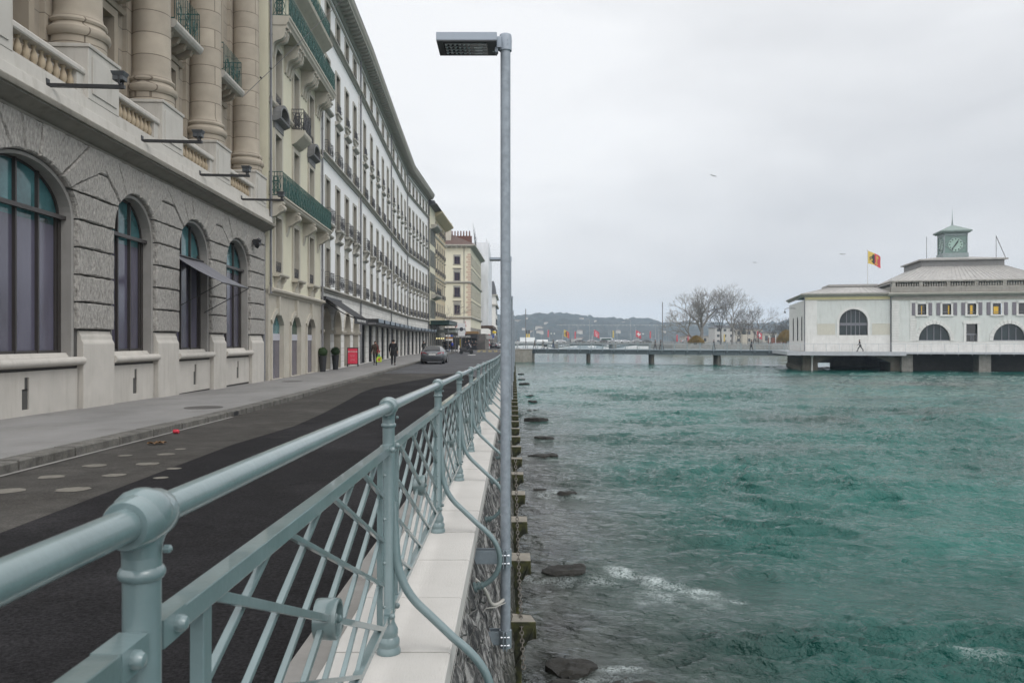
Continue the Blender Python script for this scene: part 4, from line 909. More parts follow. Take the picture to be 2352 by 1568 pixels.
rainpipe(cb, .02, 2.0, 19, o=.1); rainpipe(cb, L - .02, -1.7, 16, o=.1, r=.06)
# ================================================================ 3 the four white buildings
WP = [(-10.6, 44.0), (-11.0, 57.5), (-11.9, 78.0), (-12.6, 95.5), (-12.1, 114.5)]
wlab = ['white building with four window bays and arcade, next to the narrow cream building', 'white building with five bays and a flat black canopy, second of the white row', 'white building with four bays in the middle of the white row', 'white building with six bays, last of the white row before the beige building']
proto = {}
def white_building(i, nb, arcade=False):
    b, L = facade_root('white_building', WP[i], WP[i + 1], wlab[i], 'building', 'row of white buildings on the quay')
    e = .7 if i != 3 else .4; bw = (L - e - .4) / nb; us = [.4 + bw * (k + .5) for k in range(nb)]
    rows = [(3.12, 5.35, 1), (6.75, 9.3, 2), (10.6, 12.8, 1), (13.9, 16.25, 3), (17.95, 19.45, 0)]
    w = 1.12 if i != 2 else 1.2
    mb = MB(); ops = [(u - w / 2, u + w / 2, za, zb) for u in us for za, zb, _ in rows]
    wallfront(mb, 0, L, 2.75, 20.2, ops); sidebox(mb, 0, L, -2.2, 21, 13); mb.build('wall', M['white'], b)
    for ri, (za, zb, kind) in enumerate(rows):
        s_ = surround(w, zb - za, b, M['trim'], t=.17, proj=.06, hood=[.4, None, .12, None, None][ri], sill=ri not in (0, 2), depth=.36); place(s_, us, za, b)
        w_ = window_mesh(w, zb - za, root=b, tr=[.72], fm=mat('white_frame', (.30, .29, .27), .6, .05)); place(w_, us, za, b)
        if kind == 1: r_ = iron_rail(w + .35, .82, .26 if ri == 0 else .2, root=b, dense=6); place(r_, us, za + .02, b)
        if kind == 2:
            mb = MB(); mb.poz([(0, -.12), (.34, -.12), (.38, -.06), (.38, 0), (0, 0)], -w / 2 - .2, w / 2 + .2)
            for s in (-1, 1): mb.poz([(0, -.75), (.06, -.72), (.12, -.5), (.3, -.25), (.32, -.12), (0, -.12)], s * w * .4 - .07, s * w * .4 + .07)
            q_ = mb.build('balcony_slab', M['trim'], b); place(q_, us, za - .02, b)
            r_ = iron_rail(w + .3, .85, .34, root=b, dense=6); place(r_, us, za + .0, b)
        if kind == 3:
            mb = MB(); arc = [(-.62 * math.cos(math.pi * j / 8), -.1 - .3 * math.sin(math.pi * j / 8)) for j in range(9)]; mb.puz(arc, 0, .14); mb.poz([(0, -.1), (.2, -.1), (.2, 0), (0, 0)], -w / 2 - .15, w / 2 + .15)
            q_ = mb.build('sill_apron', M['trim'], b); place(q_, us, za, b)
            r_ = iron_rail(w, .6, .12, root=b, dense=7); place(r_, us, za + .02, b)
        if kind == 0: r_ = iron_rail(w, .55, .05, root=b, dense=7); place(r_, us, za + .02, b)
    for z in (2.78, 10.32, 17.65): MB().poz([(0, z), (.07, z), (.13, z + .1), (.27, z + .16), (.27, z + .24), (0, z + .28)], 0, L).build('string_course', M['trim'], b)
    mb = MB(); mb.poz([(0, 19.75), (.06, 19.75), (.1, 19.85), (0, 19.9)], 0, L); mb.poz([(0, 20.2), (.1, 20.2), (.2, 20.35), (.25, 20.36), (.25, 20.5), (.85, 20.5), (.85, 20.62), (.95, 20.75), (1.0, 20.95), (1.0, 21.0), (0, 21.2)], 0, L)
    rc = mb.build('roof_cornice', M['trim'], b)
    n = int(L / .62); md = MB().poz([(.2, 20.3), (.55, 20.32), (.75, 20.42), (.8, 20.5), (.2, 20.5)], -.13, .13).build('modillion', M['trim'], rc, (.5 * L / n, 0, 0))
    for k in range(1, n): lp(md, ((k + .5) * L / n, 0, 0))
    MB().poz([(.9, 20.95), (1.0, 20.95), (1.0, 21.1), (-4, 23.5), (-4, 21.0)], 0, L).build('roof', M['slate'], b)
    mb = MB(); z = 2.95
    while z < 19.8: mb.ob(L - .62, L - .12, 0, .035, z, z + .40); z += .44
    mb.build('quoins', M['whitestone'], b)
    rainpipe(b, L - .03, -1.6, 20.2, o=.1, r=.06)
    # ground floor
    if arcade:
        mb = MB(); bw2 = L / 4; gu = [bw2 * (k + .5) for k in range(4)]; ops = [(u - 1.12, u + 1.12, -1.62, 1.85, arch_pts(u, 1.12, .68, 1.17)) for u in gu]
        wallfront(mb, 0, L, -2.2, 2.78, ops); mb.build('ground_floor', M['whiteash'], b)
        for k, u in enumerate(gu):
            mb = MB(); reveal(mb, ops[k], 0, -.75); 
            for a0, b0 in zip(ops[k][4], ops[k][4][1:]): mb.puz([a0, b0, (u + (b0[0] - u) * 1.13, .68 + (b0[1] - .68) * 1.13), (u + (a0[0] - u) * 1.13, .68 + (a0[1] - .68) * 1.13)], 0, .05)
            for s in (-1, 1):
                a, c = sorted((u + s * 1.0, u + s * 1.62)); mb.poz([(-.75, .46), (.05, .46), (.12, .58), (.12, .66), (-.75, .68)], a, c)
            mb.build('arch_surround', M['creamstone'], b, smooth=True, ang=30)
            mb = MB(); mb.quad((u - 1.15, .72, -1.62), (u + 1.15, .72, -1.62), (u + 1.15, .72, 1.9), (u - 1.15, .72, 1.9)); sw = mb.build('shop_window', M['glass'] if k != 1 else M['creamstone'], b)
            mb = MB(); mb.ob(u - .04, u + .04, -.72, -.66, -1.6, 1.85); mb.ob(u - 1.1, u + 1.1, -.72, -.66, .55, .63); mb.build('mullion', M['frame'], sw)
    else:
        n2 = nb; bw2 = L / n2; gu = [bw2 * (k + .5) for k in range(n2)]; hw = bw2 * .31
        mb = MB(); ops = [(u - hw, u + hw, -1.63, 1.25) for u in gu]; wallfront(mb, 0, L, -2.2, 2.78, ops); mb.build('ground_floor', M['whiteash'], b)
        for k, u in enumerate(gu):
            mb = MB(); reveal(mb, ops[k], 0, -.16); mb.build('opening_reveal', M['whiteash'], b)
            mb = MB(); mb.quad((u - hw, .15, -1.63), (u + hw, .15, -1.63), (u + hw, .15, 1.25), (u - hw, .15, 1.25)); sw = mb.build('shop_window', mat('shop_dark', (.008, .008, .009), .5, .3, 1, spec=.12) if k % 4 != 2 else M['reveal'], b)
            mb = MB(); mb.ob(u - .03, u + .03, -.145, -.1, -1.6, 1.25); mb.ob(u + hw - .35, u + hw, -.147, -.11, -1.63, 1.25); mb.build('door_frame', M['black'], sw)
        # canopy boxes
        nc = n2; mb = MB(); mb.ob(0, L, .02, 1.12, 1.25, 1.37)
        cn = mb.build('canopy', mat('canopy_soffit', (.14, .14, .145), .6, .05), b)
        mb = MB()
        for k in range(nc): u = (k + .12) * bw2; mb.ob(u, u + bw2 * .80, .03, 1.3, 1.38, 1.66)
        mb.build('canopy_box', mat('canopy_black', (.02, .021, .024), .18, .1, spec=.9), cn)
        mb = MB()
        for k in range(nc): u = (k + .12) * bw2; mb.ob(u, u + bw2 * .80, 1.3, 1.315, 1.38, 1.66)
        mb.build('canopy_front', mat('canopy_front', (.13, .165, .20), .3, .1), cn)
    return b, L
wb0, LA = white_building(0, 4, True); wb1, LB = white_building(1, 5); wb2, LC = white_building(2, 4); wb3, LD = white_building(3, 6)
# black shop awning with lettering
def onf(b, u, o, z): return Matrix.Translation(b.location) @ Matrix.Rotation(b.rotation_euler.z, 4, 'Z') @ Vector((u, -o, z))
ba = empty('black_awning', wb0.location, wb0.rotation_euler.z, 'black fabric shop awning with white lettering on its front, over the first white arches', 'awning')
mb = MB(); mb.ob(.2, 4.9, .02, .3, 2.25, 2.52); mb.build('case', M['black'], ba, bevel=.02)
mb = MB(); mb.add([(.25, -.2, 2.45), (4.85, -.2, 2.45), (4.85, -1.85, 1.36), (.25, -1.85, 1.36), (.25, -.2, 2.43), (4.85, -.2, 2.43), (4.85, -1.85, 1.34), (.25, -1.85, 1.34)], [(0, 1, 2, 3), (4, 7, 6, 5)])
mb.build('fabric', mat('black_canvas', (.022, .022, .024), .8, .15, 5), ba)
mb = MB(); mb.ob(.25, 4.85, 1.83, 1.88, 1.0, 1.38); mb.ob(.22, 4.88, 1.8, 1.9, 1.33, 1.4); mb.build('valance', mat('black_canvas2', (.022, .022, .024), .8, .15, 5), ba)
mb = MB(); mb.tube([(.4, -.25, 2.2), (.8, -1.1, 1.6), (.5, -1.8, 1.3)], .03, 6); mb.tube([(4.6, -.25, 2.2), (4.3, -1.1, 1.6), (4.6, -1.8, 1.3)], .03, 6); mb.build('arm', M['black'], ba)
M['lett'] = mat('white_letters', (.62, .62, .6), .6, .02)
textmesh('lettering', 'PREMIUM VINTAGE', .22, M['lett'], ba, (2.55, -1.885, 1.17), (R(90), 0, 0), .004, sx=1.7)
# ================================================================ 4 beige building
eb, LE = facade_root('beige_building', (-12.1, 114.6), (-11.5, 137.2), 'tall yellow-beige building with grey shutters and a deep eave, behind the white row')
mb = MB(); us = [8.6 + 3.05 * k for k in range(5)]; rows = [(3.9, 5.9), (6.9, 8.9), (10.6, 12.6), (13.5, 15.4), (17.0, 18.5)]
ops = [(u - .55, u + .55, za, zb) for u in us for za, zb in rows]
wallfront(mb, 6.6, LE, 2.5, 19.5, ops); sidebox(mb, 6.6, LE, -2.2, 19.6, 12); mb.build('wall', M['beige'], eb)
for za, zb in rows:
    s_ = surround(1.1, zb - za, eb, M['creamstone'], t=.16, hood=.15 if za in (6.9, 10.6) else None); place(s_, us, za, eb)
    w_ = window_mesh(1.1, zb - za, root=eb); place(w_, us, za, eb)
    r_ = iron_rail(1.3, .7, .2, root=eb, dense=6); place(r_, us, za, eb)
mb = MB(); us2 = [1.4, 3.2, 5.2]; rows2 = [(3.4, 6.0), (7.4, 10.0), (10.9, 13.3), (14.2, 16.4)]
ops = [(u - .45, u + .45, za, zb) for u in us2 for za, zb in rows2]
wallfront(mb, 0, 6.6, 2.5, 19.8, ops, .25); mb.quad((6.6, -.25, 2.5), (6.6, 1, 2.5), (6.6, 1, 19.8), (6.6, -.25, 19.8)); mb.build('side_wing_wall', M['cream'], eb)
for za, zb in rows2:
    mb = MB(); mb.ob(-.45, .45, -.1, -.02, 0, zb - za); w_ = mb.build('window', M['glass'], eb); place(w_, us2, za, eb)
    mb = MB()
    for s in (-1, 1): mb.ob(s * .72 - .26, s * .72 + .26, .26, .32, 0, zb - za)
    q_ = mb.build('shutter', M['shutter'], eb); place(q_, us2, za, eb)
for z in (6.7, 16.9):
    mb = MB(); mb.poz([(.2, z - .5), (.6, z - .4), (1.1, z - .15), (1.2, z), (1.2, z + .15), (.2, z + .2)], 1.5, 7.2); mb.build('balcony_slab', M['trim'], eb)
r_ = iron_rail(5.6, 1.0, 1.1, root=eb, dense=4); r_.location = (4.35, 0, 6.9)
for z in (2.6, 9.75, 16.05): MB().poz([(0, z), (.12, z + .05), (.2, z + .25), (0, z + .3)], 6.6, LE).build('string_course', M['creamstone'], eb)
mb = MB(); mb.poz([(0, 18.9), (.3, 19.0), (1.2, 19.5), (1.35, 19.65), (1.35, 19.8), (0, 20.3)], 6.3, LE + .9); mb.build('eave', M['beige'], eb)
MB().poz([(1.3, 19.8), (-5, 23), (-5, 19.5), (0, 19.5)], 0, LE + .5).build('roof', M['slate'], eb)
mb = MB()
for k in range(5):
    u = 1.2 + 3.2 * k; mb.ob(u, u + 1.2, -1.6, -.2, 19.8, 21.4 - .0 * k); mb.ob(u - .2, u + 1.4, -1.7, 0, 21.4, 21.6)
mb.build('dormer', M['slate'], eb)
mb = MB(); wallfront(mb, 0, LE, -2.2, 2.5, [], .0); mb.build('shop_front', mat('dark_shop', (.03, .032, .034), .3, .3, .5), eb)
mb = MB()
for k in range(9): u = 1 + 2.4 * k; mb.ob(u, u + .25, .0, .12, -1.7, 2.5)
mb.build('shop_pilaster', M['trim'], eb)
gc = empty('green_canopy', onf(eb, 0, 0, 0), eb.rotation_euler.z, 'dark green flat canopy over the hotel entrance with a lower glass canopy', 'canopy')
mb = MB(); mb.ob(.8, 12.5, .0, 3.0, 2.45, 2.95); mb.ob(.6, 12.7, -.05 + .06, 3.1, 2.95, 3.05); mb.build('roof', mat('canopy_green', (.012, .04, .036), .4, .1), gc)
mb = MB(); mb.ob(6.5, 13, .05, 3.4, 1.35, 1.75); mb.ob(12.2, 14.8, 1.0, 4.2, 1.2, 2.15); mb.build('glass_canopy', mat('canopy_glass', (.22, .24, .22), .3, .15, 2), gc)
mb = MB()
for u, o in ((1, 2.8), (12, 2.8)): mb.tube([(u, -o, -1.62), (u, -o, 2.45)], .06, 8)
mb.build('post', M['pipe'], gc)
mb = MB(); mb.tube([(13.2 + .14 * j, -2.4 - .12 * j, 2.45 + .26 * math.sin(j * 1.9) + (.5 if j in (14,) else 0)) for j in range(16)], .06, 6); mb.build('script_sign', mat('red_sign', (.5, .02, .03), .5, .05), gc)
mb = MB(); mb.ob(12.25, 14.9, 4.18, 4.24, 1.15, 1.35); mb.build('red_band', mat('dull_red', (.3, .05, .06), .6, .05), gc)
# globe lamps
for k, px in enumerate((1003.3, 1008.7, 1013.8, 1018.5)):
    Y = 124 + k * 1.2; r = empty('globe_lamp', (wx(px, Y), Y, 0), 0, ['leftmost lit yellow globe lamp under the entrance canopy', 'second lit yellow globe lamp from the left under the entrance canopy', 'third lit yellow globe lamp from the left under the entrance canopy', 'rightmost lit yellow globe lamp under the entrance canopy'][k], 'lamp', 'lit globe lamps at the hotel entrance')
    MB().ell((0, 0, .48), .11, .11, .13, 10, 8).build('globe', mat('lit_globe', (.9, .85, .5), .4, .02, emit=(1, .85, .4, .9)), r, smooth=True)
    MB().tube([(0, 0, -1.62), (0, 0, .34)], .03, 6).build('stem', M['pipe'], r)
# ================================================================ 5 corner building with tiled roof
YF = 165.0; XF = wx(1080.9, YF); HF = wz(564, YF)
fb = empty('corner_building', (XF, YF, 0), 0, 'cream corner building with a brown tiled roof and pink quoins across the side street', 'building')
dx = .0284; W2 = 22.0; D2 = 32.0
def gtrans(mb):   # side face follows the street line: shear in y
    mb.v = [(x + dx * max(0, y) if x > -1 else x, y, z) for x, y, z in mb.v]; return mb
# local frame: x across (0 = corner, negative to the left), y away
mb = MB(); wr = [(5.6, 7.75), (9.2, 11.4), (12.6, 14.5), (16.0, 17.8)]; uW = [-2.8, -7.4, -12, -16.6]
fo_ = [(u - .58, u + .58, a, b) for u in uW for a, b in wr]
mbf = MB(); wallfront(mbf, -W2, 0, 4.6, HF - .3, fo_); mb.add(mbf.v, mbf.f)
ys_ = [2.2 + 3.35 * k for k in range(9)]
mbs = MB(); wallfront(mbs, 0, D2, 2.9, HF - .3, [(u - .5, u + .5, a, b) for u in ys_ for a, b in wr])
mb.add([(0 + dx * u, u, z) for u, _, z in mbs.v], mbs.f)
mb.add([(-W2, 0, -2), (-W2, D2, -2), (-W2, D2, HF), (-W2, 0, HF), (dx * D2, D2, -2), (dx * D2, D2, HF)], [(0, 1, 2, 3), (1, 4, 5, 2)])
mb.build('wall', mat('cream_render_far', (.60, .565, .44), .85, .04, .6), fb)
mb = MB(); mbs = MB(); wallfront(mb, -W2, 0, -2, 4.6, []); mb.build('ground_floor', M['whitestone'], fb)
mb = MB(); mb.add([(0, 0, -2), (dx * D2, D2, -2), (dx * D2, D2, 2.9), (0, 0, 2.9)], [(0, 1, 2, 3)]); mb.build('side_ground_floor', mat('side_shop', (.22, .2, .17), .6, .3, .4), fb)
wm = None
for ri, (a, b) in enumerate(wr):
    s_ = surround(1.16, b - a, fb, M['trim'], t=.2, hood=.3 if ri in (0, 2) else None, depth=.3); place(s_, uW, a, fb)
    w_ = window_mesh(1.16, b - a, root=fb, fm=mat('red_frame', (.10, .05, .04), .6, .05), pm=mat('plum_glass', (.05, .045, .07), .1, .2)); place(w_, uW, a, fb)
    mb = MB(); mb.ob(-.56, .56, -.27, -.2, b - a - .22, b - a); q_ = mb.build('blind', M['lett'], fb); place(q_, uW, a, fb)
    s2 = surround(1.0, b - a, fb, M['trim'], t=.16, hood=.3 if ri in (0, 2) else None, depth=.3); s2.rotation_euler.z = math.atan2(1, dx)
    w2 = window_mesh(1.0, b - a, root=fb); w2.rotation_euler.z = math.atan2(1, dx)
    for i, u in enumerate(ys_):
        for o in (s2, w2):
            c = o if i == 0 else copy_tree(o, fb); c.location = (dx * u, u, a)
r_ = iron_rail(1.5, .55, .3, root=fb); place(r_, uW, 9.2, fb)
mb = MB(); 
for z in (4.7, 12.0): 
    mb.poz([(0, z), (.12, z), (.35, z + .2), (.35, z + .45), (0, z + .5)], -W2, .3)
    mb.add([(.0, 0, z), (dx * D2, D2, z), (dx * D2 + .35, D2, z + .2), (.35, 0, z + .2), (dx * D2 + .35, D2, z + .45), (.35, 0, z + .45)], [(0, 1, 2, 3), (3, 2, 4, 5)])
mb.build('string_course', M['trim'], fb)
mb = MB(); z = 5.3; k = 0
while z < HF - 1.9:
    w_ = .9 if k % 2 else .6; mb.ob(-w_, 0.03, 0, .05, z, z + .42); mb.add([(.05, 0, z), (.05 + dx * w_, w_, z), (.05 + dx * w_, w_, z + .42), (.05, 0, z + .42)], [(0, 1, 2, 3)]); z += .52; k += 1
mb.build('quoins', mat('pink_stone', (.48, .37, .29), .85, .06), fb)
rainpipe(fb, -1.35, 0, HF - .5, .1)
mb = MB(); mb.add([(-W2, -.9, HF - .1), (1.0, -.9, HF - .1), (1.0 + dx * D2, D2, HF - .1), (-W2, -.9, HF + .15), (1.0, -.9, HF + .15), (1.0 + dx * D2, D2, HF + .15), (-W2, 0, HF - .5), (0, 0, HF - .5), (dx * D2, D2, HF - .5)], [(0, 1, 4, 3), (1, 2, 5, 4), (6, 7, 1, 0), (7, 8, 2, 1)])
for k in range(22): mb.ob(-W2 + k, -W2 + k + .25, .0, .7, HF - .5, HF - .15)
mb.build('eave', M['trim'], fb)
RH = 4.3; mb = MB(); mb.add([(-W2, -.9, HF + .15), (1.0, -.9, HF + .15), (1.0 + dx * D2, D2, HF + .15), (-7.5, 5.0, HF + RH), (-W2, 5, HF + RH), (-7.5, D2, HF + RH)], [(0, 1, 3, 4), (1, 2, 5, 3)]); mb.build('roof', M['tile'], fb)
mb = MB(); mb.box(-W2, -8.5, -.6, 1.5, HF + .1, HF + 2.2); mb.build('dormer', mat('green_copper', (.07, .10, .085), .6, .1), fb)
mb = MB(); mb.box(-5.2, -4.1, .5, 1.6, HF + .8, HF + 4.6); mb.box(-5.3, -4.0, .4, 1.7, HF + 4.5, HF + 4.75); mb.build('chimney', M['creamstone'], fb)
mb = MB(); mb.box(-4.4, 0, 4.5, 5.8, HF + 1, HF + 2.6)
for k in range(7): mb.lathe([(.16, HF + 2.6), (.12, HF + 3.7)], (-4.2 + .62 * k, 5, 0), 8)
mb.build('chimney_pots', mat('terracotta', (.13, .06, .045), .8, .1), fb)
mb = MB()
for k in range(10): mb.bar((.9 + dx * k * .7, k * .7, HF + .2), (.5, k * .7 - .2, HF + 4.6 - .35 * k), .05, .05); mb.bar((.9 + dx * k * .7, k * .7, HF + .3 + (k % 3)), (.8, k * .7 + .9, HF + 3.8 - .35 * k), .05, .05)
mb.build('roof_sign', M['black'], fb)
# shop extension with lettering
sh = empty('cafe_front', (0, 0, 0), 0, 'dark cafe front with white lettering and bronze band under the corner building', 'cafe')
Y0 = 158.5; xa, xb = wx(1015, Y0), wx(1097, Y0)
M['cafe'] = mat('cafe_dark', (.03, .03, .034), .4, .15, 2)
mb = MB(); mb.box(xa, xb, Y0, YF - .05, .68, 1.5); mb.build('fascia', M['cafe'], sh)
mb = MB(); mb.box(xa - .1, xb + .15, Y0 - .25, YF - .05, 1.52, 2.02); mb.build('bronze_band', mat('bronze', (.20, .12, .05), .5, .1), sh)
mb = MB(); mb.box(xa + .1, xb - .1, Y0 + .35, YF - .05, -1.7, .68); mb.build('glazing', glass('cafe_glass', (.03, .032, .036)), sh)
mb = MB()
for k in range(7): x = xa + .1 + (xb - xa - .3) * k / 6; mb.box(x, x + .12, Y0 + .1, Y0 + .34, -1.68, .68)
mb.build('mullion', M['frame'], sh)
mb = MB(); x = wx(1056, Y0); mb.box(x, x + .16, Y0 + .05, Y0 + .12, -1.3, .5); mb.build('poster', mat('poster_yellow', (.28, .21, .04), .7, .2, 3), sh)
textmesh('lettering', 'STARBUCKS COFFEE', .58, M['lett'], sh, (wx(1061.5, Y0), Y0 - .04, .97), (R(90), 0, 0), .02, sx=.62)
# shops along the far side, each unit small
fs = empty('shop_row', (0, 0, 0), 0, 'low dark shop fronts under the side of the corner building', 'shops')
mb = MB(); mb.add([(XF + .3, 166, -1.7), (XF + 3.0, 166, -1.7), (XF + 4.2, 240, -1.7), (XF + 1.2, 240, -1.7), (XF + .3, 166, 1.6), (XF + 3.0, 166, 1.6), (XF + 4.2, 240, 1.6), (XF + 1.2, 240, 1.6)], [(0, 1, 5, 4), (1, 2, 6, 5), (4, 5, 6, 7)]); mb.build('shop_front', mat('far_shop', (.09, .08, .075), .6, .6, .5), fs)
mb = MB()
for k in range(12): y = 168 + 5.5 * k; mb.box(XF + 2.98 + .016 * (y - 166), XF + 3.08 + .016 * (y - 166), y, y + .5, -1.7, 1.5)
mb.build('shop_pilaster', M['trim'], fs)
mb = MB()
for k in range(6): y = 170 + 9 * k; mb.box(XF + 3.1, XF + 3.9, y, y + 1.6, .5 + .2 * (k % 2), 1.3)
mb.build('shop_sign', mat('shop_signs', (.35, .34, .33), .6, .3, .3), fs)
# ================================================================ 6 wrapped scaffold and far stone house
wr_ = empty('wrapped_scaffold', (0, 0, 0), 0, 'building wrapped in translucent white scaffold sheeting', 'scaffold')
wy = 200.0; x0, x1, hh = wx(1098, wy), wx(1122, wy), wz(557, wy)
P = [(-10, wy), (x1, wy), (wx(1129.8, 236), 236), (-10, 236)]
mb = MB()
def wrapface(p, q, z0, z1, n=14, m_=24):
    o = len(mb.v); nx_ = (q[1] - p[1]); ny_ = -(q[0] - p[0]); L_ = math.hypot(nx_, ny_); nx_ /= L_; ny_ /= L_
    for j in range(m_ + 1):
        for i in range(n + 1):
            t = i / n; s = j / m_; d = .28 * (vnoise(np.array([t * 7.]), np.array([s * 11.]), 3)[0] - .3) * (1 if 0 < i < n else 0)
            mb.v.append((p[0] + (q[0] - p[0]) * t + nx_ * d, p[1] + (q[1] - p[1]) * t + ny_ * d, z0 + (z1 - z0) * s - (1.2 * t * s if q is P[2] else 0)))
    for j in range(m_):
        for i in range(n): mb.f.append((o + j * (n + 1) + i, o + j * (n + 1) + i + 1, o + (j + 1) * (n + 1) + i + 1, o + (j + 1) * (n + 1) + i)); mb.mi.append(0)
wrapface(P[0], P[1], 4.0, hh); wrapface(P[1], P[2], 4.0, hh)
mb.add([(P[0][0], P[0][1], hh), (P[1][0], P[1][1], hh), (P[2][0], P[2][1], hh - 1.2), (P[3][0], P[3][1], hh)], [(0, 1, 2, 3)])
mb.build('sheeting', mat('white_sheeting', (.62, .63, .65), .45, .06, .35, .06, .6, streak=.12), wr_, smooth=True, ang=50)
mb = MB(); mb.box(-9, x1 + .3, wy - .4, wy + 4, 3.3, 4.0); mb.box(x1 - .2, x1 + 1.2, wy, 236, 3.3, 4.0); mb.build('deck', mat('rust_deck', (.09, .06, .045), .8, .2), wr_)
mb = MB()
for k in range(9): mb.tube([(x1 + .6, wy + k * 4.3, -1.7), (x1 + .6, wy + k * 4.3, 3.3)], .08, 6)
for k in range(4): mb.tube([(x1 - .5 + .2 * k, wy + 3 * k, hh), (x1 - .5 + .3 * k, wy + 3 * k, hh + 1.0 - .2 * k)], .04, 5)
mb.build('scaffold_poles', M['pipe'], wr_)
hs = empty('far_stone_building', (0, 0, 0), 0, 'narrow pale stone building with a slate pavilion roof at the far end of the row', 'building')
hy = 262; hx0, hx1 = wx(1129, hy), wx(1138.5, hy)
mb = MB(); mb.box(hx0 - 6, hx1, hy, hy + 30, -2, wz(676, hy)); mb.build('wall', M['whitestone'], hs)
mb = MB(); z = wz(676, hy)
for zz in (z, z - 3.2): mb.box(hx0 - 6.2, hx1 + .6, hy - .5, hy + 30.3, zz - .5, zz)
mb.build('cornice', M['trim'], hs)
mb = MB(); mb.add([(hx0 - 6, hy, z), (hx1, hy, z), (hx1, hy + 30, z), (hx0 - 6, hy + 30, z), (hx0 - 5, hy + 1, z + 4.4), (hx1 - .6, hy + 1, z + 4.4), (hx1 - .6, hy + 28, z + 4.4), (hx0 - 5, hy + 28, z + 4.4)], [(0, 1, 5, 4), (1, 2, 6, 5), (4, 5, 6, 7)]); mb.build('roof', M['slate'], hs)
mb = MB()
for r in range(3):
    for k in range(8): mb.box(hx1, hx1 + .05, hy + 1.5 + 3.4 * k, hy + 2.7 + 3.4 * k, 2 + 3.6 * r, 4.2 + 3.6 * r)
mb.build('window', M['glass'], hs)
